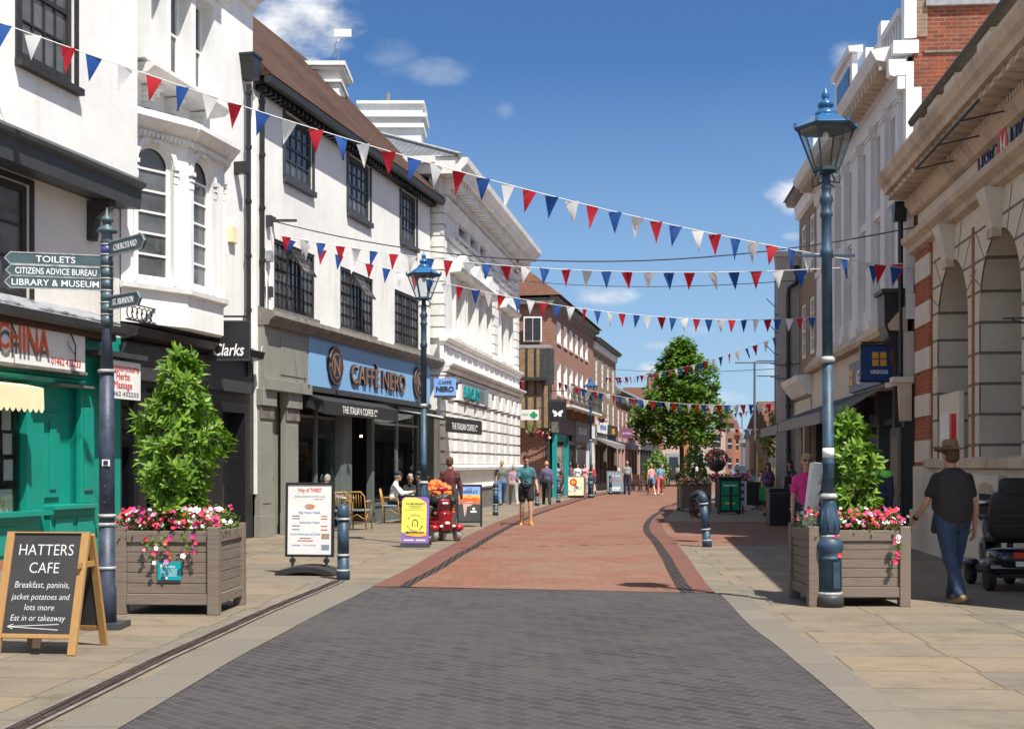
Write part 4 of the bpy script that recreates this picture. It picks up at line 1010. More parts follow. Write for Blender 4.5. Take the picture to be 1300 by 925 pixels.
    for x in (F.u(425.5, .25), F.u(531, .25)):
        r = .46
        m.disc((x, cy+.03), r, 32, .221, .28, 'ink_dark'); m.disc((x, cy+.03), r*.96, 32, .281, .288, 'copper_face'); m.disc((x, cy+.03), r*.88, 32, .289, .294, 'ink_dark')
        m.disc((x, cy+.03), r*.66, 32, .295, .298, 'copper_face'); m.disc((x, cy+.03), r*.58, 32, .299, .302, 'ink_dark')
        m.text('N', x, cy-.17, .304, .55, 'copper_face', .004, bold=.02)
        for s in (-.4, .4): m.disc((x+s, cy+.03), .05, 8, .303, .308, 'copper_face')
    m.build('fascia_sign', t)
    # ground floor front
    zt3 = zb2-.24; gp_ = 'grey_paint'
    pil = [(F.u(323), F.u(338.5)), (F.u(356), F.u(371.5))]
    w1 = (F.u(372), F.u(427)); dr = (F.u(441), F.u(470)); w2 = (F.u(473), F.u(531))
    m = MB()
    for a, b in pil:
        m.box((a, .45, .001), (b, zt3, .14), gp_); m.box((a-.03, 0, .001), (b+.03, .45, .17), gp_); m.box((a+.1, .7, .14), (b-.1, zt3-.7, .155), gp_)
        m.box((a-.04, zt3-.35, .001), (b+.04, zt3, .22), gp_); m.box((a-.02, zt3-.62, .14), (b+.02, zt3-.36, .17), 'grey_trim')
    m.build('pilaster', t, bevel=.012)
    m = MB(); a, b = pil[0][1], pil[1][0]
    m.box((a-.3, 0, -.15), (b+.9, zt3, -.10), gp_); m.box((a+.15, .25, -.1), (b-.15, 1.0, -.085), gp_); m.box((a+.15, 1.2, -.1), (b-.15, 2.4, -.085), gp_); m.box((a+.08, 1.15, -.1), (a+.13, 1.32, -.06), 'black_paint')
    m.build('side_door', t, bevel=.008)
    g = 'grey_green_paint'
    m = MB()
    m.box((w1[0], 0, -.05), (w1[1], .42, .06), g); m.box((w2[0], 0, -.05), (w2[1], .42, .06), g)
    m.box((w1[0], .42, -.06), (w1[1], .5, .09), g); m.box((w2[0], .42, -.06), (w2[1], .5, .09), g)
    m.box((w1[1], 0, -.3), (dr[0], zt3, .12), g); m.box((w1[1]+.12, .5, .12), (dr[0]-.12, zt3-.4, .135), g)
    m.box((dr[1], 0, -.1), (w2[0], zt3, .05), g); m.box((w2[1], 0, -.1), (ub-.004, zt3, .12), 'charcoal')
    for w in (w1, w2):
        L = w[1]-w[0]
        for k in (0, .5, 1): x = w[0]+L*k; m.box((x-.045, .5, -.05), (x+.045, zt3, .03), g)
        m.box((w[0]+.045, zt3-.5, -.04), (w[1]-.045, zt3-.44, .02), g)
    m.box((w1[0], zt3, -.06), (ub-.004, zb2-.16, .1), 'charcoal'); m.build('shopfront', t)
    for w in (w1, w2): m = MB(); m.box((w[0]+.05, .5, -.02), (w[1]-.05, zt3, -.01), 'shop_glass'); m.build('shop_pane', t)
    m = MB(); m.box((dr[0]+.05, 0, -.9), (dr[0]+.12, 2.3, -.84), g); m.box((dr[1]-.12, 0, -.9), (dr[1]-.05, 2.3, -.84), g); m.box((dr[0]+.12, 0, -.9), (dr[1]-.12, .3, -.85), g); m.box((dr[0]+.12, 2.2, -.9), (dr[1]-.12, 2.3, -.85), g)
    m.box((dr[0]+.12, .3, -.88), (dr[1]-.12, 2.2, -.87), 'dark_pane'); m.build('entrance_door', t)
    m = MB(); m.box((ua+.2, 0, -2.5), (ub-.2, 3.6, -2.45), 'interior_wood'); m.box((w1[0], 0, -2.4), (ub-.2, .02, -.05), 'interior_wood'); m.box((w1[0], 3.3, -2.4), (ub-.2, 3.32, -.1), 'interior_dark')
    m.box((w1[0]-.05, 0, -2.45), (w1[0], 3.3, -.05), 'interior_dark'); 
    for k in range(7): u = w1[0]+.4+k*1.3; m.box((u, .75, -1.6), (u+.6, .78, -1.0), 'interior_wood'); m.box((u+.28, 0, -1.32), (u+.32, .75, -1.28), 'interior_dark'); m.box((u, .95, -2.44), (u+.8, 2.1, -2.40), random.choice(('photo_brown', 'interior_dark', 'cushion_slate')))
    m.build('cafe_interior', t)
    for u, y in ((F.u(480), 2.25), (F.u(500), 2.3), (F.u(400), 2.2)):
        m = MB(); m.box((u-.025, y-.03, -.98), (u+.025, y+.03, -.93), 'warm_bulb'); m.box((u-.005, y+.05, -.955), (u+.005, 3.3, -.945), 'cable'); m.build('pendant_lamp', t)
    # retracted awning with valance
    m = MB(); a, b = F.u(405, .5), F.u(500, .5)
    za = zb2-.18
    m.sweep([(.1, za), (.1, za-.14), (.55, za-.30), (.62, za-.20)], a, b, 'awning_black'); m.sweep([(.60, za-.20), (.62, za-.20), (.62, za-.50), (.60, za-.50)], a, b, 'awning_black')
    m.text('THE ITALIAN COFFEE Cº', (F.u(435, .62)+F.u(479, .62))/2, za-.44, .624, .24, 'ink_white', .002, fit=F.u(479, .62)-F.u(435, .62))
    m.add([(a, za, .1), (a, za-.2, .62), (a, za-.5, .62), (a, za-.3, .1)], [(0, 1, 2, 3)], 'awning_black')
    m.build('folded_awning', t)
    # extended awning
    m = MB(); O2 = 1.55; c0, c1 = F.u(566, O2), F.u(611, O2)
    zf = F.z(566, 531, O2); zr = zb2-.3
    m.add([(c0, zr, .12), (c1, zr, .12), (c1, zf, O2), (c0, zf, O2)], [(0, 1, 2, 3)], 'awning_sheer')
    
    m.box((c0, zf-.36, O2-.01), (c1, zf+.035, O2+.02), 'awning_black'); m.box((c0-.02, zf-.02, O2-.06), (c1+.02, zf+.06, O2-.011), 'charcoal')
    m.text('THE ITALIAN COFFEE Cº', (c0+c1)/2, zf-.27, O2+.023, .26, 'ink_white', .002, fit=(c1-c0)*.72)
    m.bar((c0+.05, zr-.05, .2), (c0+.05, zf-.03, O2-.05), .05, .05, 'charcoal'); m.bar((c1-.05, zr-.05, .2), (c1-.05, zf-.03, O2-.05), .05, .05, 'charcoal')
    m.box((c0, zr-.06, .05), (c1, zr+.08, .2), 'charcoal'); m.build('open_awning', t)
    # chimney
    m = MB(); Yc = 37; a = F.M.inverted() @ pt(372, 95, Yc); 
    z0, z1 = 10.3, hz(92, Yc); 
    c = MB(X=F.M.inverted() @ Matrix.Translation((pt(405, 0, Yc).x, Yc, 0)))
    wdt = 38/FPX*Yc
    c.box((-wdt-.0, -.5, 9.3), (wdt*.75, .9, z1-.1), 'white_stone'); c.box((-wdt-.1, -.58, z1-.45), (wdt*.75+.08, .98, z1-.38), 'white_stone')
    c.box((-wdt-.12, -.62, z1-.1), (wdt*.75+.14, 1.02, z1), 'white_stone'); c.box((-wdt-.18, -.7, z1), (wdt*.75+.2, 1.1, z1+.12), 'white_stone')
    ch = c.build('chimney', t)
    p = MB(X=c.X)
    for k, x in enumerate((-.75, -.42, -.08, .22, .45)): p.lathe([(.13, z1+.12), (.12, z1+.25), (.14, z1+.27), (.13, z1+.3), (.0, z1+.3)], 10, 'charcoal', (x, .2+.1*(k % 2), 0))
    p.build('chimney_pot', ch)
    p = MB(X=c.X); p.tube([(.55, 0, z1-1.3), (.57, 0, z1+.5), (.45, 0, z1+.8), (.62, 0, z1+1.0)], .02, 5, 'metal_grey'); p.cbox((.7, 0, z1+1.15), (.5, .06, .22), 'paper'); p.tube([(.2, 0, z1+.1), (.5, 0, z1+.7)], .012, 5, 'charcoal'); p.build('aerial', t)
build_nero()

# ---------- classical white bank-like building --------------------------------
WF = Frame((-2.15, 38.2), (.156, 1))
def rust_block(m, a, b, z0, z1, d, mat='white_stone', back=0.0):
    m.box((a, z0, back), (b, z1, d), mat)
def build_white():
    F = WF
    t = thing('stuccoed_classical_building', 'tall white stucco building with a deep bracketed cornice and banded ground floor', 'building', M=F.M)
    L = F.u(656); zc = 10.4
    def win(x0, x1, y0, y1, out=0): return (F.u(x0, out), F.u(x1, out), y0, y1)
    z2b, z2t = F.z(585, 306), F.z(585, 268)
    up = [win(579, 590.5, z2b, z2t), win(594, 603, z2b, z2t), win(606.5, 614, z2b, z2t), win(633, 638, z2b, z2t), win(641.5, 646, z2b, z2t)]
    z1b, z1t = F.z(580, 428), F.z(580, 357)
    md = [win(576, 587, z1b, z1t), win(591, 601, z1b, z1t), win(604.5, 612, z1b, z1t), win(615, 621, z1b, z1t), win(634, 640, z1b, z1t), win(643, 648, z1b, z1t)]
    m = MB(); wall(m, 0, L, 4.6, zc, up+md, 'white_stone', .22)
    m.box((0, 0, -9), (L, zc, -.3), 'white_stone'); m.box((0.0, 0, -.3), (.004, zc, -.001), 'white_stone')
    m.build('wall', t)
    for h in up+md: window(t, h[0], h[1], h[2], h[3], 1, 2, 'window_white', 'sash_glass', z=-.17, fw=.05)
    # quoins
    for (a, b) in ((-.003, .42), (F.u(624), F.u(630)), (F.u(652.5), L+.02)):
        m = MB(); z = 5.35; k = 0
        while z < 9.6:
            m.box((a if a > 0 else -.08, z, -.42 if a < 0 else 0), (b, z+.30, .10), 'white_stone'); z += .345
        m.build('quoin', t)
    # cornice with brackets
    m = MB(X=Matrix.Translation((0, -.35, 0)))
    m.sweep([(0, 9.55), (.1, 9.6), (.12, 9.75), (.2, 9.85), (.22, 9.95), (0, 9.96)], -.1, L+.1, 'white_stone')
    m.sweep([(0, 10.5), (.75, 10.5), (.78, 10.62), (.95, 10.78), (.98, 10.95), (0, 11.05)], -.75, L+.6, 'white_stone')
    m.box((-.35, 9.98, -.3), (L+.1, 10.5, .08), 'white_stone')
    m.box((-.80, 10.5, -2.5), (-.002, 10.8, -.002), 'white_stone'); m.box((-.95, 10.8, -2.5), (-.002, 11.0, -.002), 'white_stone')
    n = int(L/.42)
    for i in range(n+1): a = i*.42-.1; m.box((a, 10.2, .08), (a+.16, 10.495, .6), 'white_stone'); m.box((a, 10.02, .08), (a+.14, 10.198, .3), 'white_stone')
    for i in range(5): a = -.45-i*.42; m.box((-.5, 10.2, a-.16), (-.36, 10.495, a), 'white_stone')
    m.build('cornice', t)
    # string courses and balcony
    zs1 = F.z(559, 291); zs2 = F.z(559, 427); zs3 = F.z(562, 461)
    m = MB()
    for zz, d, h in ((zs1, .12, .12), (zs1-.22, .06, .10), (zs2, .30, .14), (zs2-.14, .2, .12), (zs3, .42, .12), (zs3-.14, .3, .13), (zs3-.32, .2, .16)):
        m.sweep([(0, zz-h), (d*.7, zz-h), (d, zz-h*.4), (d, zz), (0, zz+.03)], -d*.8 if zz > 4.6 else -.2, L+.05, 'white_stone')
    m.box((-.2, zs3+.04, 0), (L, zs2-.28, .12), 'white_stone'); n = 14
    for i in range(n): a = L*i/n; m.box((a+.02, zs3+.08, .12), (a+.16, zs2-.3, .15), 'white_stone')
    m.build('string_course', t)
    # pediments
    m = MB()
    for (x0, x1, ht) in ((572, 622, .55), (632, 650, .4)):
        a, b = F.u(x0), F.u(x1); zz = z1t+.12
        m.sweep([(0, zz), (.35, zz+.04), (.40, zz+.16), (0, zz+.2)], a-.1, b+.1, 'white_stone')
        n = 3 if x0 < 600 else 1; w = (b-a)/n
        for k in range(n):
            p = a+w*k; m.poly([(p, zz+.2), (p+w, zz+.2), (p+w/2, zz+.2+ht)], .0, .30, 'white_stone')
    z = z1b
    for h in md+up:
        m.box((h[0]-.16, h[2], .001), (h[0]-.02, h[3]+.08, .09), 'white_stone'); m.box((h[1]+.02, h[2], .001), (h[1]+.16, h[3]+.08, .09), 'white_stone')
        m.box((h[0]-.2, h[2]-.1, .001), (h[1]+.2, h[2]-.005, .14), 'white_stone')
        m.box((h[0]-.1, h[2]-.35, .001), (h[0]+.02, h[2]-.105, .12), 'white_stone'); m.box((h[1]-.02, h[2]-.35, .001), (h[1]+.1, h[2]-.105, .12), 'white_stone')
    m.build('window_surround', t)
    # banded ground floor : blocks with recessed joints, openings between piers
    m = MB(); 
    m.box((-.25, 0, -.3), (L, 4.45, .04), 'white_stone')
    zpl = F.z(600, 616); zb0 = F.z(600, 596)
    xs = [559, 572, 585, 598, 609, 619, 628, 636, 644, 650, 656]
    z = zb0+.2; course = .40
    while z < 3.75:
        for i in range(len(xs)-1):
            a, b = F.u(xs[i])+ (0 if i else -.26), F.u(xs[i+1])
            g = .28*(b-a)
            m.box((a+.0, z, .04), (b-g, z+course-.075, .20), 'white_stone')
            m.box((b-g+.02, z, .04), (b-.02, z+course-.075, .10), 'white_stone')
        z += course
    for i in range(len(xs)-1):
        a, b = F.u(xs[i]), F.u(xs[i+1]); m.poly([(a+.1, 3.55), (b-.3*(b-a), 3.55), (b-.1-.3*(b-a), 4.05), (a+.2, 4.05)], .2, .27, 'white_stone')
    m.sweep([(0, zb0-.02), (.30, zb0), (.32, zb0+.1), (.22, zb0+.18), (0, zb0+.18)], -.3, L+.02, 'white_stone')
    m.box((-.28, zpl, .04), (L, zb0-.03, .12), 'white_smooth'); m.sweep([(0, zpl-.1), (.2, zpl-.1), (.24, zpl-.03), (.16, zpl), (0, zpl)], -.3, L, 'white_stone')
    m.build('banded_base', t)
    m = MB(); m.box((-.3, 0, -.3), (L, zpl-.11, .17), 'grey_trim'); m.build('plinth', t)
    # bank sign
    m = MB(); a, b = F.u(588, .3), F.u(618, .3); z1, z0 = F.z(590, 489, .3), F.z(590, 505, .3)
    m.box((a, z0-.05, .2), (b+.5, z1+.05, .27), 'cushion_slate'); m.text('BARCLAYS', (a+b)/2-.6, z0+.03, .3, .5, 'teal_far', .02, fit=(b-a)*.62, bold=.02); m.build('bank_sign', t)
    # slate hipped roof
    m = MB(); zr = 10.65
    A = [(-.8, zr, .75), (L+.5, zr, .75), (L-2.5, zr+2.6, -4.3), (5.0, zr+2.6, -4.3), (-.8, zr, -9.5), (L+.5, zr, -9.5)]
    m.add(A, [(0, 1, 2, 3), (0, 3, 4), (4, 3, 2, 5), (1, 5, 2), (0, 4, 5, 1)], 'slate')
    m.bar(A[0], A[3], .16, .12, 'lead'); m.bar(A[3], A[2], .16, .12, 'lead'); m.build('roof', t)
    # chimney stack
    Yc = 44.0; X = F.M.inverted() @ Matrix.Translation((pt(500, 0, Yc).x, Yc, 0)); k = Yc/FPX
    z1 = hz(135, Yc); c = MB(X=X); hw = 40*k
    c.box((-hw, -.5, 10), (hw*.9, .8, z1-.55), 'white_stone'); c.box((-hw-.1, -.62, z1-.9), (hw*.9+.1, .92, z1-.75), 'white_stone')
    c.box((-hw-.15, -.7, z1-.55), (hw*.9+.18, 1.0, z1-.42), 'white_stone'); c.box((-hw-.05, -.6, z1-.42), (hw*.9+.05, .9, z1-.1), 'white_stone'); c.box((-hw-.12, -.7, z1-.1), (hw*.9+.12, 1.0, z1), 'white_stone')
    ch = c.build('chimney', t)
    p = MB(X=X); p.cyl((-.2, 0, z1), (-.2, 0, z1+.45), .09, .09, 10, 'metal_grey'); 
    for x in (.1, .5, .7, .85): p.lathe([(.14, z1), (.12, z1+.12), (.0, z1+.13)], 8, 'charcoal', (x, 0, 0))
    p.build('chimney_pot', ch)
    # roof flowers in a box at far corner
build_white()
m = MB()
for i in range(420):
    c = pt(641, 322, 51.5)+Vector((random.gauss(0, .2), random.gauss(0, .2), random.gauss(0, .28)))
    a = Vector((random.uniform(-1, 1), random.uniform(-1, 1), random.uniform(-1, 1))).normalized()*.1; b = a.cross(Vector((.3, .5, .8))).normalized()*.08
    m.add([c-a, c-b, c+a, c+b], [(0, 1, 2, 3)], 'cl_pattern' if i % 3 else 'terracotta')
m.lathe([(.15, 0), (.28, .3), (.3, .32)], 10, 'charcoal', tuple(pt(643, 345, 51.5)-Vector((0, 0, .2))))
tag(m.build('red_plant'), 'red leaved potted plant on the ledge of the white stucco building', 'plant')

# ---------- red brick range ---------------------------------------------------
BF = Frame((1.81, 58), (.194, 1))
def build_brick():
    F = BF
    t = thing('red_brick_building', 'long red brick building with a tiled hipped roof and rows of white sashes', 'building', M=F.M)
    L = F.u(753); zE = 9.0
    r1 = [(707, 712), (715.5, 720), (723, 727), (730, 733.5), (736.5, 740), (743, 746)]
    holes = []
    za, zb = F.z(709, 435), F.z(709, 409)
    for a, b in r1: holes.append((F.u(a), F.u(b), za, zb))
    zc, zd = F.z(709, 500), F.z(709, 460)
    for a, b in r1: holes.append((F.u(a), F.u(b), zc, zd))
    m = MB(); wall(m, 0, L, 3.7, zE, holes, 'old_red_brick', .22, rev='white_paint')
    m.box((.002, 0, -7), (L, zE, -.3), 'old_red_brick'); m.box((0, 3.7, -7), (.01, zE, -.001), 'old_red_brick'); m.box((0, 0, -.3), (L, 3.7, -.1), 'charcoal')
    m.build('wall', t)
    for h in holes:
        w = window(t, h[0], h[1], h[2], h[3], 2, 4, 'window_white', 'sash_glass', z=-.15, fw=.10, mw=.035)
        s = MB(); s.box((h[0]-.04, h[2]-.10, .001), (h[1]+.04, h[2], .06), 'bank_plain'); s.build('sill', w)
    m = MB(); m.sweep([(0, zE-.2), (.1, zE-.15), (.15, zE), (.34, zE+.05), (.38, zE+.2), (0, zE+.26)], -.3, L+.1, 'grey_trim'); m.box((-.3, zE-.1, -7), (-.002, zE+.18, -.002), 'grey_trim'); m.build('cornice', t)
    m = MB(); gable_roof(m, 0, L, zE+.28, 7, 2.9, 'red_roof_tile', .4, .5, 2.6, 2.6); m.build('roof', t)
    # oriel on the side facing the camera
    S = Matrix.Translation((.18, 57.98, 0)) ; X = F.M.inverted() @ S
    m = MB(X=X); z0, z1 = hz(436, 57.3), hz(397, 57.3)
    m.box((-.1, -.12, z0-.15), (1.62, -.002, z0), 'lead'); m.box((.35, -.1, z0+.15), (1.2, -.002, z1-.1), 'white_paint'); m.box((.42, -.13, z0+.22), (.76, -.101, z1-.17), 'dark_pane'); m.box((.80, -.13, z0+.22), (1.13, -.101, z1-.17), 'dark_pane')
    m.build('side_window', t)
    m = MB(X=X); m.box((0.1, -.25, 3.2), (1.5, -.002, z0-.2), 'timber_brown')
    for x in (.08, .45, .85, 1.2, 1.5): m.box((x, -.3, 3.2), (x+.09, -.251, z0-.2), 'charcoal' if x > 1 else 'dark_timber')
    m.box((1.1, -.28, 5.2), (1.75, -.01, z0-.2), 'charcoal'); m.box((.1, -.6, 5.35), (1.4, -.02, 5.5), 'dark_timber'); m.build('timber_front', t)
    # iron balcony and shops
    m = MB(); zb = F.z(705, 517); a, b = .5, F.u(744)
    m.box((a, zb, .0), (b, zb+.1, .9), 'white_paint')
    n = 26
    for i in range(n+1): x = a+(b-a)*i/n; m.box((x-.03, zb+.1, .84), (x+.03, zb+1.0, .88), 'charcoal')
    m.box((a, zb+1.0, .82), (b, zb+1.06, .9), 'charcoal'); m.box((a, zb+.5, .83), (b, zb+.53, .89), 'charcoal')
    for i in range(5): x = a+.5+(b-a-1)*i/4; m.box((x-.15, zb-.45, .0), (x+.15, zb-.01, .5), 'timber_brown')
    m.build('balcony', t)
    m = MB(); m.box((0, 3.0, .0), (L*.42, 3.75, .2), 'grey_trim'); m.box((L*.42, 2.7, .0), (L*.76, 3.75, .25), 'lead'); m.box((L*.76, 3.0, 0), (L, 3.7, .2), 'paper')
    m.text('SALT & LIGHT', L*.59, 3.1, .255, .5, 'ink_white', .01)
    u0, u1 = F.u(700)+.2, F.u(717)
    m.box((u0, 0, .0), (u1, 2.98, .12), 'teal_far'); m.box((u0+.5, 0.0, .121), (u1-1.2, 2.6, .14), 'dark_pane'); m.box((u1-.2, 0, .12), (u1, 2.9, .2), 'teal_far'); m.box((u0, 0, .12), (u0+.2, 2.9, .2), 'teal_far')
    m.box((u1, 0, .0), (F.u(742), 2.7, .1), 'lead'); m.box((u1+.6, .5, .1), (u1+3.2, 2.5, .12), 'dark_pane'); m.box((u1+3.7, .5, .1), (F.u(741), 2.5, .12), 'dark_pane'); m.box((F.u(743), 0, 0), (L, 2.9, .1), 'white_paint')
    m.build('shopfront', t)
build_brick()
def simple_house(name, label, F, L, H, mat, rows, roof='slate', roofh=1.6, depth=7, wn=4, wmat='window_white', shop='grey_trim', ins=None, hip=0):
    t = thing(name, label, 'building', M=F.M)
    holes = []; s = L/wn
    for (a, b) in rows:
        for i in range(wn): c = s*(i+.5); holes.append((c-.48, c+.48, a, b))
    m = MB(); wall(m, 0, L, 3.3 if shop else 0, H, holes, mat, .12); m.box((.002, 0, -depth), (L-.002, H, -.3), mat); m.box((0, 0, -.3), (.01, H, -.001), mat); m.box((L-.01, 0, -.3), (L, H, -.001), mat)
    m.build('wall', t)
    for h in holes: window(t, h[0], h[1], h[2], h[3], 2, 4, wmat, 'sash_glass', z=-.04, fw=.09, mw=.035)
    m = MB(); m.sweep([(0, H-.5), (.1, H-.45), (.14, H-.1), (0, H-.08)], -.1, L+.1, 'white_stone'); m.sweep([(0, H-.08), (.32, H-.05), (.38, H+.08), (0, H+.1)], -.3, L+.2, 'grey_trim'); m.build('cornice', t)
    m = MB(); gable_roof(m, 0, L, H+.1, depth, roofh, roof, .3, .45, hip, hip); m.build('roof', t)
    if shop:
        m = MB(); m.box((0, 2.7, -.1), (L, 3.35, .15), shop); m.box((0, 0, -.1), (L, .4, .05), 'charcoal')
        n = max(2, int(L/1.8))
        for i in range(n+1): x = L*i/n; m.box((max(0, x-.1), .4, -.1), (min(L, x+.1), 2.7, .1), shop)
        m.box((0, .4, -.1), (L, 2.7, -.05), 'dark_pane'); m.build('shopfront', t)
    return t
KF = Frame((4.72, 73.1), (.2, 1))
t = simple_house('brown_brick_building', 'brown brick building with a slate eave beside the long red brick range', KF, 11.2, 8.75, 'brown_brick', ((3.9, 5.5), (6.2, 7.9)), wn=4, roofh=1.0)
m = MB(); 
m.sweep([(.1, 3.1), (.1, 3.0), (1.3, 2.45), (1.3, 2.75)], .3, 5, 'awning_grey'); m.build('pale_awning', t)
m = MB(); m.sweep([(.1, 3.1), (.1, 3.0), (1.6, 2.45), (1.6, 2.8)], 5.6, 10.5, 'awning_navy'); m.build('dark_awning', t)
m = MB(); m.box((.5, 3.4, .16), (4.6, 4.1, .25), 'paper'); m.text('CAFE KITCHEN', 2.5, 3.6, .255, .4, 'ink_blue', .01); m.box((5.4, 3.35, .16), (10, 4.0, .28), 'charcoal'); m.text('BISTRO', 7.5, 3.45, .285, .5, 'greggs_orange', .01); m.build('sign_board', t)
NF = Frame((7.0, 84.5), (.21, 1))
simple_house('low_terrace_house', 'low house with a slate roof and white sashes past the brown building', NF, 14, 6.3, 'old_red_brick', ((3.8, 5.4),), wn=6, roofh=2.2, shop='pink_panel')
QF = Frame((9.95, 98.8), (.23, 1))
simple_house('pink_terrace_house', 'low pinkish house with a slate roof farthest along the left side', QF, 13, 6.4, 'far_pink', ((3.8, 5.2),), wn=5, roofh=1.8, shop='charcoal')
# ================================================================== RIGHT SIDE
# bank: frame origin at the far (left-hand) end
_p = Vector((7.33, 22.85)); RF = Frame(_p, (-.106, -1))
def build_bank():
    F = RF
    t = thing('stone_bank', 'stone bank with deep arched windows, red striped corner pier and heavy cornice', 'building', M=F.M)
    L = 11.2
    za = 4.78; spr = None
    ar = [(F.u(1190), F.u(1229)), (F.u(1243), F.u(1297))]
    w = ar[0][1]-ar[0][0]; w2 = ar[1][1]-ar[1][0]
    ar.append((ar[1][1]+(ar[1][0]-ar[0][1])*.9, ar[1][1]+(ar[1][0]-ar[0][1])*.9+w2))
    holes = [(a, b, 1.62, za, (b-a)/2) for a, b in ar]
    m = MB(); p1 = F.u(1184)
    wall(m, p1, L, 1.5, 5.42, holes, 'bank_stone', .75)
    m.box((.005, 0, -8), (L, 7.2, -.8), 'bank_plain'); m.box((p1, 5.42, -.8), (L, 7.0, -.02), 'bank_plain'); m.box((L-.02, 0, -.8), (L, 5.5, -.001), 'bank_stone'); m.box((0, 0, -.8), (.005, 7, 0), 'orange_brick')
    m.build('wall', t)
    m = MB(); z = 0.75; k = 0
    m.box((0, .75, -.3), (p1-.002, 5.3, .02), 'orange_brick'); m.box((0.05, 5.3, -.3), (p1-.002, 7.0, -.02), 'bank_plain')
    while z < 5.1:
        m.box((.12, z, .02), (p1-.004, z+.38, .055), 'bank_plain'); z += .80
    m.box((p1-.22, .75, .02), (p1-.003, 5.3, .058), 'orange_brick')
    z = .75
    while z < 5.1: m.box((p1-.225, z, .03), (p1-.001, z+.38, .062), 'bank_plain'); z += .80
    m.build('striped_pier', t)
    # thin brick strips between arches
    m = MB()
    for i in range(2):
        a = (ar[i][1]+ar[i+1][0])/2; m.box((a-.07, 1.6, .0), (a+.07, 5.05, .012), 'orange_brick')
    m.build('brick_strip', t)
    for a, b in ar: window(t, a, b, 1.64, za, 2, 4, 'dark_timber', 'dark_pane', z=-.62, fw=.08, arch=(b-a)/2)
    # plinth
    m = MB(); m.box((0, 0, -.79), (L, .7, .12), 'bank_plain'); m.box((0, .7, -.79), (L, 1.48, .06), 'bank_plain'); m.sweep([(0, 1.42), (.16, 1.46), (.16, 1.58), (0, 1.62)], p1, L, 'bank_trim'); m.build('plinth', t)
    # key stones
    m = MB()
    for a, b in ar:
        c = (a+b)/2; m.add([(c-.13, za-.1, .001), (c+.13, za-.1, .001), (c+.22, 5.32, .001), (c-.22, 5.32, .001), (c-.12, za-.1, .10), (c+.12, za-.1, .10), (c+.22, 5.32, .26), (c-.22, 5.32, .26)],
                           [(4, 5, 6, 7), (0, 4, 7, 3), (1, 2, 6, 5), (0, 1, 5, 4)], 'bank_plain')
        m.box((c-.14, za-.13, .001), (c+.14, za+.0, .13), 'bank_trim')
        # voussoir joints
        r = (b-a)/2; ys = za-r
        for q in range(1, 8):
            an = math.pi*q/8
            if q == 4: continue
            p = Vector((c-math.cos(an)*r, ys+math.sin(an)*r, .004)); e = Vector((c-math.cos(an)*(r+.62), ys+math.sin(an)*(r+.62), .004))
            m.bar(p, e, .018, .006, 'grey_trim', up=(0, 0, 1))
    m.build('keystone', t)
    # entablature
    m = MB(); o = 'bank_trim'
    m.sweep([(0, 5.30), (.12, 5.34), (.14, 5.42), (.24, 5.50), (.26, 5.60), (0, 5.63)], -.1, L+.2, o)
    m.sweep([(0, 6.02), (.08, 6.04), (.14, 6.14), (.2, 6.2), (0, 6.2)], -.05, L+.2, o)
    m.box((-.02, 6.2, -.3), (L, 6.36, .14), o)
    n = int(L/.13)
    for i in range(n): m.box((i*.13, 6.2, .14), (i*.13+.07, 6.29, .21), o)
    n = int(L/.36)
    for i in range(n): a = i*.36-.0; m.box((a, 6.30, .14), (a+.17, 6.44, .47), o); m.box((a, 6.30, .47), (a+.17, 6.36, .51), o)
    m.sweep([(.0, 6.442), (.54, 6.442), (.56, 6.54), (.62, 6.60), (.67, 6.72), (.67, 6.78), (0, 6.9)], -.20, L+.3, o)
    m.box((-.20, 6.442, -2), (-.002, 6.76, -.002), o)
    m.build('cornice', t)
    # parapet : plinths, scrolled openwork, coping
    m = MB(X=Matrix.Translation((.12, 0, -.18))); z0 = 6.85; z1 = 7.62
    m.box((-.05, z0-.1, -.05), (L, z0+.06, .30), 'bank_plain')
    ps = [0, 1.15, 2.35, 4.4, 6.4, 8.5, 10.1]
    for i, a in enumerate(ps): wd = .55 if i else .3; m.box((a, z0, -.02), (a+wd+.2, z1, .26), 'bank_plain')
    m.sweep([(-.05, z1), (.30, z1), (.34, z1+.08), (.30, z1+.15), (-.05, z1+.19)], -.08, L+.05, 'coping_dark')
    m.build('parapet', t)
    m = MB(X=Matrix.Translation((.12, 0, -.10)))
    for i in range(len(ps)-1):
        a = ps[i]+(.75 if i else .5); b = ps[i+1]; x = a+.16
        while x < b-.05:
            s = 1 if int(x*10) % 2 else -1
            pts = [(x+.13*math.cos(q*.6)*(1-q*.06)*s, z0+.36+.27*math.sin(q*.6)*(1-q*.06), .12) for q in range(10)]
            m.tube(pts, [.06*(1-.05*q) for q in range(10)], 6, 'bank_trim'); m.box((x-.02, z0+.05, .05), (x+.02, z1, .1), 'bank_trim'); x += .30
    m.build('carved_openwork', t)
    # corner console bracket at far end
    m = MB(); m.box((-.28, 3.0, .05), (.02, 3.1, .42), 'bank_plain'); m.poly([(-.2, 3.0), (.0, 3.0), (.0, 2.3), (-.06, 2.4), (-.14, 2.75)], .08, .3, 'bank_trim'); m.build('console', t)
    # lettering
    m = MB(); a, b = F.u(1237, .1), F.u(1262, .1); zz = 5.66
    c0 = F.u(1238, .1); c1 = F.u(1262.5, .1); c2 = F.u(1278, .1); c3 = F.u(1298, .1)
    m.text('HSBC', (c0+c1)/2, zz, .06, .42, 'ink_navy', .012, fit=(c1-c0)*.95)
    m.text('UK', (c2+c3)/2, zz, .06, .42, 'ink_navy', .012, fit=(c3-c2)*.85)
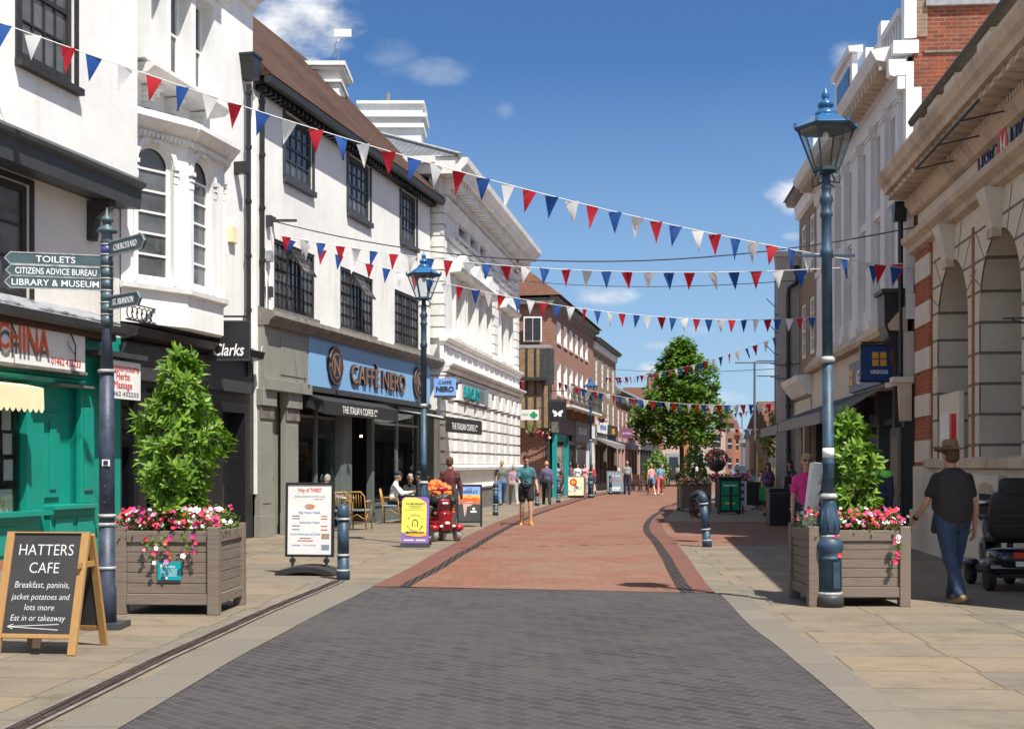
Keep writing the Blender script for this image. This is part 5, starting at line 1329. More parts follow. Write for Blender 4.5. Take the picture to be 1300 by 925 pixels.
    h0, h1 = c1+.02, c2-.02; hm = (h0+h1)/2; y0, y1 = zz-.08, zz+.42; ym = (y0+y1)/2; q = (h1-h0)/4
    m.poly([(h0, ym), (h0+q, y1), (h1-q, y1), (h1, ym), (h1-q, y0), (h0+q, y0)], .02, .07, 'paper')
    for tri in (((h0, ym), (h0+q, y1), (h0+q, y0)), ((h1, ym), (h1-q, y1), (h1-q, y0)), ((h0+q, y1), (h1-q, y1), (hm, ym)), ((h0+q, y0), (h1-q, y0), (hm, ym))): m.poly(list(tri), .071, .078, 'ink_red')
    m.build('bank_lettering', t)
    m = MB()
    for x in (1200, 1231, 1262): u = F.u(x, .3); m.bar((u, 6.18, .12), (u, 6.05, .75), .02, .02, 'cable')
    m.bar((F.u(1200, .3), 6.05, .75), (F.u(1290, .3), 6.05, .75), .03, .03, 'cable'); m.build('sign_light_bar', t)
    # cash machine panel and little aedicule
    m = MB(); a, b = F.u(1203), F.u(1229); m.box((a, .72, .063), (b, F.z(1210, 500), .13), 'bank_plain')
    m.box((F.u(1207), F.z(1210, 560), .13), (F.u(1222), F.z(1210, 527), .16), 'paper'); m.box((F.u(1222)+.004, F.z(1210, 560), .13), (F.u(1225), F.z(1210, 527), .20), 'ink_red'); m.build('wall_plaque', t)
    m = MB(); a, b = F.u(1253), F.u(1282); m.box((a, .72, .063), (b, 1.36, .16), 'bank_plain'); m.box((a+.22, .72, .16), (b-.22, 1.1, .17), 'interior_dark'); m.poly(arcpts(a+.15, b-.15, 1.1, .16, 10), .16, .19, 'bank_trim'); m.box((a+.3, .95, .17), (b-.35, 1.0, .21), 'paper')
    m.build('letter_niche', t)
    m = MB(); u = F.u(1273, .9); z = F.z(1273, 404, .9); m.bar((u, z, .0), (u, z, .9), .02, .02, 'black_paint'); m.tube([(u, z-.3, .01), (u, z-.12, .4), (u, z-.02, .8)], .012, 5, 'black_paint'); m.build('sign_bracket', t)
build_bank()

TF = Frame((7.31+.089*11, 23.3+11), (-.089, -1))     # tall white pilastered house, origin at its far end
def build_tall():
    F = TF
    t = thing('pilastered_white_building', 'tall grey-white pilastered building with red brick flank above the bakery', 'building', M=F.M)
    L = 11.04; zt = 9.1
    m = MB(); zw0, zw1 = 4.75, 8.3
    wx = [(1066, 1073), (1078, 1087), (1096, 1105), (1113, 1124), (1131, 1143)]
    holes = []
    for a, b in wx:
        ua_, ub_ = F.u(a), F.u(b); holes += [(ua_, ub_, 4.85, 6.5), (ua_, ub_, 6.75, 8.25)]
    holes.append((.3, .95, 4.85, 6.5)); holes.append((.3, .95, 6.75, 8.25))
    wall(m, 0, L, 4.1, zt, holes, 'pale_blue_stone', .25)
    m.box((0, 0, -9), (L-.26, 9.9, -.3), 'pale_blue_stone'); m.box((0, 0, -.3), (.005, 9.9, 0), 'pale_blue_stone')
    m.build('wall', t)
    m = MB(); m.box((L-.26, 0, -9), (L, 9.95, -.12), 'red_brick'); m.box((L-.27, 9.95, -9), (L+.08, 10.08, -.32), 'lead'); m.box((L-.25, 10.08, -9), (L+.02, 10.16, -.34), 'grey_trim'); m.box((L, 9.1, -3.2), (L+.03, 9.14, -.3), 'grey_trim'); m.box((L-.2, 10.1, -4.6), (L+.05, 10.6, -3.2), 'brown_brick')
    m.build('brick_flank', t)
    m = MB(); z = 4.2; k = 0
    while z < 8.7:
        w = .11 if k % 2 else .25; m.box((L-.22, z, -w), (L+.025, z+.47, .03), 'white_paint'); z += .475; k += 1
    m.box((L-.24, 9.38, -.16), (L+.03, 10.4, .06), 'white_paint'); m.box((L-.28, 10.4, -.2), (L+.06, 10.5, .1), 'white_paint'); m.box((L-.1, 9.4, -.36), (L+.02, 10.35, -.165), 'brown_brick'); m.box((L-.2, 9.1, -.2), (L+.035, 9.34, .26), 'white_paint')
    m.build('quoin', t)
    for h in holes: window(t, h[0], h[1], h[2], h[3], 1, 2, 'window_white', 'sash_glass', z=-.18, fw=.05)
    m = MB()
    edges = sorted([h[0] for h in holes[::2]]+[h[1] for h in holes[::2]])
    prev = 0.05; solids = []
    for i in range(0, len(edges), 2): solids.append((prev, edges[i])); prev = edges[i+1]
    solids.append((prev, L-.24))
    for a, b in solids:
        if b-a > .3:
            m.box((a+.05, 4.5, .001), (b-.05, 8.35, .11), 'pale_blue_stone'); m.box((a+.01, 8.35, .001), (b-.01, 8.5, .16), 'pale_blue_stone'); m.box((a+.01, 4.3, .001), (b-.01, 4.5, .16), 'pale_blue_stone')
    for a, b in solids:
        if b-a > .3: m.box((a+.02, 8.28, .002), (b-.02, 8.349, .14), 'pale_blue_stone')
    m.box((0, 8.5, .001), (L-.24, 8.85, .07), 'pale_blue_stone'); m.box((0, 6.55, .001), (L-.24, 6.7, .05), 'pale_blue_stone')
    m.build('pilaster', t)
    m = MB()
    m.sweep([(0, 8.85), (.15, 8.9), (.2, 9.0), (.52, 9.06), (.60, 9.2), (.62, 9.26), (0, 9.36)], -.2, L-.21, 'pale_blue_stone')
    n = int(L/.34)
    for i in range(n): a = i*.34+.1; m.box((a, 8.88, .15), (a+.15, 9.055, .46), 'bank_trim')
    m.box((L-.2, 8.7, .03), (L+.02, 8.995, .34), 'white_paint'); m.box((L-.18, 8.45, .03), (L+.01, 8.7, .18), 'white_paint'); m.cyl((L-.2, 8.78, .24), (L+.03, 8.78, .24), .1, .1, 12, 'white_paint')
    m.build('cornice', t)
    m = MB(); z0 = 9.33; z1 = 10.05
    m.box((0, z0, -.3), (L-.3, z0+.12, .1), 'pale_blue_stone'); m.box((0, z1-.14, -.3), (L-.3, z1, .12), 'pale_blue_stone')
    x = .1
    while x < L-.4: m.box((x, z0+.12, -.15), (x+.11, z1-.14, .05), 'pale_blue_stone'); x += .24
    for a in (.0, 2.2, 3.9, 7.4, 9.0): m.box((a, z0+.1, -.3), (a+.35, z1+.25, .14), 'white_paint')
    m.box((4.4, z0+.1, .1), (6.6, z1+.5, .22), 'pale_blue_stone'); m.box((4.7, z0+.2, .22), (6.3, z1+.3, .24), 'window_glass'); m.sweep([(0, z1+.5), (.3, z1+.52), (.32, z1+.64), (0, z1+.66)], 4.3, 6.7, 'pale_blue_stone')
    m.build('balustrade', t)
    # shop below : bakery
    zb = F.z(1070, 507); zf = 4.05
    m = MB(); a0, a1 = F.u(1058), L
    m.box((0, 3.0, -.5), (L, 3.97, .12), 'bank_plain'); m.sweep([(0, 3.97), (.3, 4.0), (.34, 4.1), (.1, 4.4), (0, 4.45)], -.05, L+.02, 'bank_trim')
    s0, s1 = F.u(1078, .2), F.u(1118, .2); m.box((s0, 3.1, .12), (s1, 3.75, .2), 'navy_sign'); 
    for q in range(2):
        for r in range(2): m.box((s0+.12+q*.2, 3.25+r*.2, .2), (s0+.28+q*.2, 3.41+r*.2, .212), 'greggs_orange')
    m.text('GREGGS', (s0+s1)/2+.25, 3.24, .205, .42, 'ink_white', .006, fit=(s1-s0)*.6, bold=.02); m.build('fascia', t)
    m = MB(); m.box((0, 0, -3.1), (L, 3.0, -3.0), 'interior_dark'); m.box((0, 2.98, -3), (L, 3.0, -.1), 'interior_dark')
    for x in (0, F.u(1072), F.u(1090), F.u(1116), F.u(1136), L-.25): m.box((x, 0, -.3), (x+.22, 3.0, .05), 'charcoal')
    m.box((F.u(1072), 0, -.1), (F.u(1116), .5, .0), 'charcoal'); m.box((F.u(1072), 2.3, -.12), (L-.2, 2.4, -.02), 'charcoal')
    m.build('shopfront', t)
    m = MB(); m.box((.2, .5, -.08), (F.u(1116), 2.99, -.07), 'shop_glass'); m.build('shop_pane', t)
    m = MB(); d = F.u(1138); m.box((d, 0, .06), (d+.9, 2.2, .12), 'charcoal'); m.box((d+.15, .3, .12), (d+.75, .95, .13), 'black_paint'); m.box((d+.15, 1.1, .12), (d+.75, 2.0, .13), 'black_paint'); m.build('door', t)
    # black projecting box over the side passage
    m = MB(); b0, b1 = L-.75, L-.1; z0, z1 = F.z(1140, 480), F.z(1140, 378)
    m.poly([(0, z1), (.40, z1), (.39, z1-.6), (.24, z1-1.0), (.18, z0), (0, z0)], b0, b1, 'black_paint'); m.box((-.01, z1, b0-.05), (.45, z1+.08, b1+.05), 'charcoal')
    o = m.build('black_console_box', t); o.matrix_local = Matrix(((0, 0, 1, 0), (0, 1, 0, 0), (1, 0, 0, 0), (0, 0, 0, 1)))
    m = MB(); u = L-.02; m.cyl((u, 2.8, .12), (u, 6.0, .12), .05, .05, 10, 'black_paint'); m.poly([(u-.07, 6.0), (u+.07, 6.0), (u+.16, 6.35), (u-.16, 6.35)], .03, .25, 'black_paint'); m.build('rain_pipe', t)
    # canopy
    m = MB(); c0, c1 = -1.2, F.u(1118, .2)
    for (a, b, zz) in ((c0, c0+3.9, 3.02), (c0+4.1, c1, 3.06)):
        m.add([(a, zz, .05), (b, zz, .05), (b, zz-.55, 1.35), (a, zz-.55, 1.35)], [(0, 1, 2, 3)], 'awning_navy'); m.add([(a, zz+.03, .05), (b, zz+.03, .05), (b, zz-.52, 1.35), (a, zz-.52, 1.35)], [(0, 1, 2, 3)], 'awning_navy')
        m.box((a, zz-.74, 1.35), (b, zz-.51, 1.38), 'awning_grey'); m.add([(b, zz+.03, .05), (b, zz-.52, 1.36), (b, zz-.74, 1.36), (b, zz-.62, 1.1)], [(0, 1, 2, 3)], 'awning_grey')
    m.build('canopy', t)
build_tall()
# narrow dark brick house
XF = Frame((7.31+.089*14.4, 23.3+14.4), (-.089, -1))
t = simple_house('narrow_brown_house', 'narrow dark brown brick house squeezed beside the pilastered building', XF, 3.35, 9.3, 'brown_brick', ((4.6, 6.2), (6.9, 8.5)), wn=2, roofh=.8, shop='bank_plain')
m = MB(); m.sweep([(0, 3.4), (.25, 3.45), (.5, 3.8), (.55, 3.95), (0, 4.0)], -.1, 3.4, 'white_stone'); m.build('shop_cornice', t)
# grey rendered gable stepping forward
def grey_house():
    F = Frame((7.72, 37.85), (1, 0))
    t = thing('grey_rendered_house', 'grey rendered end wall with a black drainpipe past the brown house', 'building', M=F.M)
    pl = [(.21, 0), (3.5, 0), (4.4, -9), (2.25, -9)]; Rq = Matrix(((1, 0, 0, 0), (0, 0, 1, 0), (0, 1, 0, 0), (0, 0, 0, 1)))
    m = MB(X=Rq); m.poly(pl, 0, 7.75, 'grey_render'); m.build('wall', t)
    m = MB(); m.X = Rq; m.poly([(.13, .07), (3.5, .07), (4.4, -9), (2.15, -9)], 7.75, 7.9, 'bank_plain'); m.X = Matrix.Identity(4); m.build('coping', t)
    m = MB(); u = (1000-650)/FPX*37.85-7.72; m.cyl((u, 0, .09), (u, 6.6, .09), .06, .06, 10, 'black_paint'); m.tube([(u, 6.55, .09), (u+.02, 6.8, .09), (u+.25, 6.95, .09), (u+.28, 7.2, .09)], .06, 8, 'black_paint'); m.poly([(u+.2, 7.2), (u+.36, 7.2), (u+.42, 7.45), (u+.14, 7.45)], .02, .22, 'black_paint')
    for k in range(5): m.cyl((u, .6+k*1.3, .09), (u, .7+k*1.3, .09), .08, .08, 10, 'black_paint')
    m.build('drainpipe', t)
    m = MB(); m.box((.55, hz(505, 37.8), .001), (.68, hz(490, 37.8), .1), 'black_paint'); m.build('alarm_box', t)
    m = MB()
    for k in range(2): z = 4.15+.4*k; m.tube([(0.02, z, .03), (.3, z-.06, .05), (.6, z-.05, .04), (.94, z-.0, .03)], .012, 4, 'cable')
    m.build('cable', t)
grey_house()
def aerial_mast():
    t = thing('aerial_mast', 'thin metal mast with television aerials fixed to the grey end wall', 'mast', (7.85, 37.6, 0))
    m = MB(); m.cyl((0, 0, 2.5), (0, 0, 7.3), .025, .02, 8, 'steel_pole')
    for z, s in ((6.0, .3), (5.45, .25), (4.8, .22)): m.bar((0, 0, z), (.12, .2, z), .03, .03, 'steel_pole')
    m.build('pole', t)
    m = MB()
    for z in (4.6, 4.15): 
        m.bar((-.55, 0, z), (.15, 0, z), .025, .025, 'metal_grey')
        for k in range(6): m.bar((-.5+k*.1, -.18, z), (-.5+k*.1, .18, z), .012, .012, 'metal_grey')
    for z in (6.3, 5.6, 4.9): m.bar((0, 0, z-.1), (-.28, -.1, z+.15), .018, .018, 'cable')
    m.build('aerial', t)
aerial_mast()

ZF = Frame((18.9, 84), (-.212, -1))
simple_house('terrace_behind_gable', 'long brown terrace running on behind the grey end wall', ZF, 36, 8.2, 'brown_brick', ((3.9, 5.4), (6.2, 7.5)), wn=14, roofh=2.0, shop='charcoal')
# ================================================================== FAR END
EF = Frame((11.8, 125), (1, .06))
def end_house():
    F = EF
    t = thing('tiled_end_house', 'red tiled house closing the street behind the big tree', 'building', M=F.M)
    L = 7.9; H = 5.6
    holes = [(.6, 1.9, 1.0, 2.8), (.6, 1.9, 3.6, 5.0), (3.4, 4.5, 3.6, 5.0), (6.3, 7.4, 3.6, 5.0), (6.2, 7.4, 1.0, 2.8)]
    m = MB(); wall(m, 0, L, 0, H, holes, 'far_pink', .15); m.box((0, 0, -7), (L, H, -.3), 'old_red_brick'); m.box((2.3, 0, .001), (3.1, H-.2, .03), 'terracotta'); m.box((5.2, 0, .001), (6.0, H-.2, .03), 'terracotta'); m.build('wall', t)
    for h in holes: window(t, h[0], h[1], h[2], h[3], 2, 3, 'window_white', 'dark_pane', z=-.06, fw=.14, mw=.06)
    m = MB(); m.box((3.5, 0, .001), (5.0, 2.7, .1), 'lead'); m.box((3.8, 0, .1), (4.7, 2.3, .12), 'dark_pane'); m.build('door', t)
    m = MB(); gable_roof(m, 0, L, H, 7, 3.8, 'red_roof_tile', .3, .3); r = m.build('roof', t)
    m = MB(); m.box((2.2, H+1.2, -3.6), (3.5, H+5.0, -2.5), 'old_red_brick'); m.box((2.1, H+5.0, -3.7), (3.6, H+5.2, -2.4), 'old_red_brick'); m.box((4.4, H+1.5, -3.9), (5.7, H+6.6, -2.8), 'old_red_brick'); m.box((4.3, H+6.6, -4.0), (5.8, H+6.8, -2.7), 'old_red_brick')
    m.build('chimney', r)
end_house()
def far_block(label, x0, x1, y_top, Y, mat, name='distant_building', roof=None, wins=True, cat='building'):
    X0, X1 = (x0-650)/FPX*Y, (x1-650)/FPX*Y; H = hz(y_top, Y); F = Frame((X0, Y), (1, 0)); L = X1-X0
    t = thing(name, label, cat, M=F.M)
    n = max(1, int(L/1.9)); rows = [r for r in (1.0, 3.6, 6.2, 8.8) if r+1.6 < H]
    holes = [(L/n*(i+.28), L/n*(i+.72), r, r+1.4) for i in range(n) for r in rows] if wins else []
    m = MB(); wall(m, 0, L, 0, H, holes, mat, .1); m.box((0, 0, -8), (L, H, -.2), mat); m.build('wall', t)
    if holes:
        for h in holes: g = MB(); g.box((h[0], h[2], -.09), (h[1], h[3], -.07), 'dark_pane'); g.box((h[0], (h[2]+h[3])/2-.05, -.07), (h[1], (h[2]+h[3])/2+.05, -.04), 'window_white'); g.build('window', t)
    if roof: m = MB(); gable_roof(m, 0, L, H, 8, 2.2, roof, .2, .3); m.build('roof', t)
    return t
far_block('distant cream and pink house right of the big tree', 900, 921, 545, 150, 'far_pink', roof=None)
far_block('distant narrow orange brick house beyond the junction', 921, 932, 537, 165, 'old_red_brick', roof='red_roof_tile')
far_block('distant slim brick tower block between the two brick houses', 932, 940, 552, 172, 'terracotta', roof='red_roof_tile')
far_block('distant dark grey building at the end of the road', 940, 972, 562, 185, 'far_grey', roof='slate')
far_block('distant pale house behind the small tree on the right', 966, 990, 555, 120, 'bank_plain', roof='slate')
far_block('distant brown house half hidden at the right of the junction', 978, 1000, 545, 90, 'brown_brick', roof='red_roof_tile')
far_block('distant low brick house seen under the tree crown', 878, 902, 560, 160, 'old_red_brick', roof='red_roof_tile')
# ================================================================== GROUND
def struct(name, m): o = m.build(name); o['kind'] = 'structure'; return o
def sheet(name, pts, z, mat):
    m = MB(); m.add([(x, y, z) for x, y in pts], [tuple(range(len(pts)))], mat); return struct(name, m)
def interp(tab, y):
    for (a, b), (c, d) in zip(tab, tab[1:]):
        if a <= y <= c: return b+(d-b)*(y-a)/(c-a)
    return tab[0][1] if y < tab[0][0] else tab[-1][1]
def smooth_tab(tab, step=1.0):
    """catmull-rom through (y, x) points"""
    out = []
    for i in range(len(tab)-1):
        p0 = tab[max(0, i-1)]; p1 = tab[i]; p2 = tab[i+1]; p3 = tab[min(len(tab)-1, i+2)]
        n = max(2, int((p2[0]-p1[0])/step))
        for k in range(n):
            t = k/n; x = .5*((2*p1[1])+(-p0[1]+p2[1])*t+(2*p0[1]-5*p1[1]+4*p2[1]-p3[1])*t*t+(-p0[1]+3*p1[1]-3*p2[1]+p3[1])*t**3)
            out.append((p1[0]+(p2[0]-p1[0])*t, x))
    out.append(tab[-1]); return out
def ribbon(name, A, B, z, mat, step=1.0):
    """A, B: lists of (y, x) for the left and right edge"""
    y0 = max(A[0][0], B[0][0]); y1 = min(A[-1][0], B[-1][0])
    SA, SB = smooth_tab(A), smooth_tab(B); n = max(4, int((y1-y0)/step)); m = MB(); vs = []; fs = []
    for i in range(n+1):
        t = i/n; ya = A[0][0]+(A[-1][0]-A[0][0])*t; yb = B[0][0]+(B[-1][0]-B[0][0])*t
        vs += [(interp(SA, ya), ya, z), (interp(SB, yb), yb, z)]
    for i in range(n): fs.append((2*i, 2*i+1, 2*i+3, 2*i+2))
    m.add(vs, fs, mat); return struct(name, m)
sheet('ground', [(-1500, -300), (1500, -300), (1500, 2500), (-1500, 2500)], -.03, 'concrete')
sheet('pavement', [(-16, -12), (22, -12), (40, 124), (-16, 124)], 0, 'yorkstone')
RL = [(15.5, -1.72), (18, -1.5), (23.1, -1.17), (32, -.50), (40, .40), (48, 1.55), (58, 3.0), (70, 5.0), (90, 8.8), (112, 13.0)]
RR = [(14.75, 2.38), (17, 2.55), (20, 2.82), (24.2, 3.16), (29, 3.5), (34.3, 4.15), (40, 5.1), (47, 6.4), (63, 9.9), (90, 15.5), (112, 20)]
ribbon('road', RL, RR, .004, 'red_paving')
def off(tab, d0, d1, d_end):
    y0, y1 = tab[0][0], tab[-1][0]; return [(y, x+d0+(d1-d0)*min(1, (y-y0)/13)) for y, x in tab]
cut = lambda tab, ym: [p for p in tab if p[0] <= ym]
eL = cut(RL, 70); eR = cut(RR, 63)
ribbon('road_edge_left', eL, off(eL, .325, .495, 0), .008, 'red_paving_edge')
ribbon('drain_channel_left', off(eL, .33, .50, 0), off(eL, .46, .64, 0), .008, 'channel_block')
ribbon('road_edge_right', off(eR, -.235, -.325, 0), eR, .008, 'red_paving_edge')
ribbon('drain_channel_right', off(eR, -.40, -.48, 0), off(eR, -.24, -.33, 0), .008, 'channel_block')
sheet('red_crossing', [(3.14, 23.4), (6.9, 23.7), (7.1, 33.5), (4.05, 33.6), (3.5, 29.0), (3.28, 26)], .002, 'red_paving')
KLi = [(-4, -2.62), (2, -2.42), (9.8, -2.14), (13, -1.92), (15.6, -1.70)]
KLo = [(-4, -2.98), (2, -2.80), (9.8, -2.54), (13, -2.40), (16.1, -2.12)]
KRi = [(-4, 1.5), (2, 1.78), (9.64, 2.16), (11.4, 2.2), (12.83, 2.29), (14.75, 2.42)]
KRo = [(-4, 1.9), (2, 2.12), (9.64, 2.47), (11.55, 2.56), (13, 2.62), (14.75, 2.72)]
ribbon('block_road', KLi, KRi, .004, 'dark_setts', .5)
ribbon('kerb_left', KLo, KLi, .008, 'granite_kerb', .5); ribbon('kerb_right', KRi, KRo, .008, 'granite_kerb', .5)
m = MB()
dl = [(2, -2.98), (9.8, -2.72), (13, -2.52), (16.3, -2.26)]; S = smooth_tab(dl, .5)
for i in range(len(S)-1):
    (y0, x0), (y1, x1) = S[i], S[i+1]
    for k in range(4):
        o = -.09+k*.05; m.add([(x0+o, y0, .010), (x0+o+.032, y0, .010), (x1+o+.032, y1, .010), (x1+o, y1, .010)], [(0, 1, 2, 3)], 'grey_trim' if k in (0, 3) else 'channel_block')
    m.add([(x0-.10, y0, .006), (x0+.10, y0, .006), (x1+.10, y1, .006), (x1-.10, y1, .006)], [(0, 1, 2, 3)], 'interior_wood')
struct('slot_drain', m)
sheet('far_road', [(14, 112), (60, 112), (90, 400), (40, 400)], .004, 'dark_setts')

# ================================================================== STREET FURNITURE
def lamp(label, loc, tilt=(0, 0), group='Victorian style blue street lamps', n=24, bracket=False):
    t = thing('street_lamp', label, 'street lamp', loc, 0, group)
    t.rotation_euler = (rad(tilt[0]), rad(tilt[1]), 0)
    B = 'lamp_blue'; S = 'silver_paint'
    m = MB(); m.lathe([(.150, 0), (.150, .10), (.142, .125)], n, 'charcoal'); m.build('foot', t)
    m = MB()
    m.lathe([(.136, .12), (.136, .16)], n, S)
    m.lathe([(.130, .155), (.128, .50), (.134, .505), (.134, .52), (.127, .525), (.127, .56), (.138, .59), (.150, .63), (.147, .67), (.125, .71), (.104, .735)], n, B)
    m.lathe([(.106, .735), (.110, .748), (.104, .762)], n, S)
    m.lathe([(.100, .76), (.112, .79), (.118, .85), (.114, .92), (.094, 1.02), (.078, 1.10), (.070, 1.145)], n, B)
    m.lathe([(.075, 1.14), (.094, 1.155), (.094, 1.175), (.07, 1.20)], n, S)
    m.lathe([(.062, 1.195), (.060, 1.5), (.064, 1.51), (.064, 1.53), (.060, 1.54), (.056, 2.58)], n, B)
    m.lathe([(.058, 2.58), (.078, 2.60), (.078, 2.63), (.058, 2.65)], n, S)
    m.lathe([(.056, 2.645), (.054, 3.70), (.068, 3.72), (.068, 3.78), (.054, 3.80), (.053, 4.12), (.066, 4.14), (.066, 4.17), (.054, 4.19), (.054, 4.26), (.074, 4.30), (.062, 4.35), (.048, 4.37), (.046, 4.42), (.058, 4.44), (.045, 4.48), (.04, 4.60)], n, B)
    for i in range(10):   # leaf casting on the vase
        a = 2*math.pi*i/10; m.tube([(.114*math.cos(a), .114*math.sin(a), .81), (.116*math.cos(a), .116*math.sin(a), .90), (.080*math.cos(a), .080*math.sin(a), 1.07)], [.012, .011, .003], 5, B)
    m.box((.01, -.137, .2), (.08, -.122, .48), B)
    m.bar((-.30, 0, 3.72), (.30, 0, 3.72), .025, .025, B) if bracket else None
    m.build('column', t)
    m = MB()
    for i in range(4):
        a = math.pi/4+math.pi/2*i; c, s_ = math.cos(a), math.sin(a)
        m.tube([(.05*c, .05*s_, 4.50), (.16*c, .16*s_, 4.47), (.17*c, .17*s_, 4.56), (.12*c, .12*s_, 4.60), (.09*c, .09*s_, 4.64)], .009, 5, B)
    m.build('scroll_bracket', t)
    # hexagonal lantern
    k = 6; rb, rt, zb, zt = .125, .305, 4.60, 5.07
    m = MB(); m.lathe([(.06, 4.59), (rb+.02, 4.61), (rb+.02, 4.645), (rb-.02, 4.65)], k, B, smooth=False)
    for i in range(k):
        a = 2*math.pi*i/k; p = (rb*math.cos(a), rb*math.sin(a), zb); q = (rt*math.cos(a), rt*math.sin(a), zt); m.cyl(p, q, .011, .011, 5, B)
    m.lathe([(rt-.03, 5.05), (rt+.02, 5.05), (rt+.03, 5.07), (rt+.02, 5.085)], k, B, smooth=False); m.build('lantern_frame', t)
    m = MB(); m.lathe([(rb-.005, zb+.02), (rt-.008, zt-.005)], k, 'lantern_glass', smooth=False); m.build('lantern_pane', t)
    m = MB(); m.lathe([(rt+.035, 5.075), (rt-.03, 5.11), (.19, 5.165), (.12, 5.21)], k, 'lamp_bright_blue', smooth=False)
    m.lathe([(.125, 5.19), (.11, 5.235), (.07, 5.275), (.045, 5.29), (.085, 5.30), (.078, 5.335), (.05, 5.365), (.03, 5.375), (.04, 5.39), (.045, 5.42), (.025, 5.46), (.008, 5.49), (0, 5.52)], 16, 'lamp_bright_blue')
    m.lathe([(rt-.01, 5.078), (.0, 5.12)], k, 'paper', smooth=False)
    for i in range(k):
        a = 2*math.pi*i/k; m.cbox(((rt+.02)*math.cos(a), (rt+.02)*math.sin(a), 5.10), (.03, .03, .05), 'lamp_bright_blue')
    m.build('lantern_roof', t)
    m = MB(); m.cyl((0, 0, 5.10), (0, 0, 5.03), .05, .04, 10, 'charcoal'); m.lathe([(.0, 4.93), (.03, 4.95), (.035, 4.99), (.02, 5.03)], 10, 'window_white'); m.build('bulb', t)
    return t
LR = lamp('blue street lamp in front of the right-hand flower planter', (3.37, 13.38, 0), (0, -.45), n=28, bracket=True)
m = MB(); m.lathe([(.0615, 1.58), (.0615, 1.68)], 20, 'paper'); s_ = m.build('sticker', LR)
lamp('blue street lamp behind the yellow pavement board by the coffee shop', (-1.66, 23.7, 0))
lamp('distant blue street lamp on the left pavement beside the red and white board', (3.57, 57.2, 0))

# leaning white board strapped to the right lamp
m = MB(); m.box((-.05, -.30, -.46), (.05, .30, .46), 'paper'); m.box((-.055, -.31, -.47), (.055, -.30, .47), 'metal_grey')
o = m.build('tilted_sign_board', bevel=.01); o.location = (3.36, 14.15, 1.06); o.rotation_euler = (0, rad(7), rad(-9))
tag(o, 'white board tilted behind the right blue lamp beside the planter', 'sign')
m = MB()

def fingerpost():
    t = thing('finger_post', 'navy fingerpost with three white lettered arms pointing left beside the chalkboard', 'signpost', (-3.735, 11.62, 0))
    n = 20; m = MB(); m.cbox((0, 0, .03), (.34, .34, .05), 'charcoal'); m.build('base', t)
    m = MB(); P_ = 'post_navy'; S = 'silver_paint'
    m.lathe([(.088, .05), (.085, .36), (.074, .40), (.073, .93)], n, P_)
    for z in (.55, .95, 1.03, 2.36): m.lathe([(.072, z-.012), (.083, z-.006), (.083, z+.012), (.07, z+.02)], n, S)
    m.lathe([(.071, .95), (.069, 1.6), (.064, 2.36)], n, P_); m.lathe([(.060, 2.37), (.040, 2.75), (.045, 2.79)], n, P_); m.build('column', t)
    m = MB(); z = 2.78
    for i in range(6):
        m.lathe([(.056, z), (.056, z+.096)], n, 'sign_slate'); m.lathe([(.060, z+.096), (.063, z+.103), (.058, z+.11)], n, S); z += .11
    m.lathe([(.055, z), (.055, z+.08)], n, 'post_violet'); m.lathe([(.060, z+.08), (.063, z+.087), (.058, z+.094)], n, S); z += .094
    m.lathe([(.05, z), (.062, z+.02), (.05, z+.05), (.05, z+.10), (.095, z+.11), (.085, z+.135), (.042, z+.17), (.040, z+.20), (.062, z+.21), (.05, z+.24), (.018, z+.27), (.004, z+.335), (0, z+.34)], n, 'sign_slate'); m.build('collar_stack', t)
    def arm(z, d, L, text, h=.125, mat='sign_slate', fit=None, flip=False):
        d = Vector((d[0], d[1], 0)).normalized()
        e = d if not flip else d
        # board local x runs left->right for the viewer
        right = d if flip else -d
        X = Matrix((right, Vector((0, 0, 1)), right.cross(Vector((0, 0, 1))))).transposed().to_4x4()
        m = MB(X=X); s = -1 if not flip else 1
        a, b = .06*s, L*s; tip = b+s*.05
        pts = [(a, z-h/2), (b, z-h/2), (tip, z), (b, z+h/2), (a, z+h/2)]
        if s < 0: pts = pts[::-1]
        m.poly(pts, -.012, .012, mat)
        def line(p, q): m.bar((p[0], p[1], .013), (q[0], q[1], .013), .010, .006, 'silver_paint', up=(0, 0, 1))
        for p, q in zip(pts, pts[1:]): line(p, q)
        m.text(text, (a+b)/2, z-.028, .0125, .082, 'ink_white', .002, fit=fit, bold=.003)
        m.build('direction_arm', t)
    dl_ = (-.965, -.26)
    arm(3.372, dl_, .83, 'TOILETS', .105, fit=.34); arm(3.262, dl_, .82, 'CITIZENS ADVICE BUREAU', .098, fit=.70); arm(3.157, dl_, .83, 'LIBRARY & MUSEUM', .105, fit=.75)
    arm(3.48, (.707, -.707), .66, 'CHURCHYARD', .13, fit=.42, flip=True); arm(2.985, (.72, -.69), .56, 'ST. BRANDON', .12, fit=.36, flip=True)
    m = MB(); m.cbox((.015, -.072, 1.52), (.07, .012, .06), 'paper'); m.cbox((.015, -.08, 1.52), (.04, .01, .04), 'ink_dark')
    m.build('sticker', t)
    for z in (1.15, 1.3): m = MB(); m.tube([(.07, -.0, z), (0, -.073, z+.01), (-.07, 0, z), (-.22, -.05, z-.04)], .004, 4, 'metal_grey'); m.build('cable_tie', t)
fingerpost()

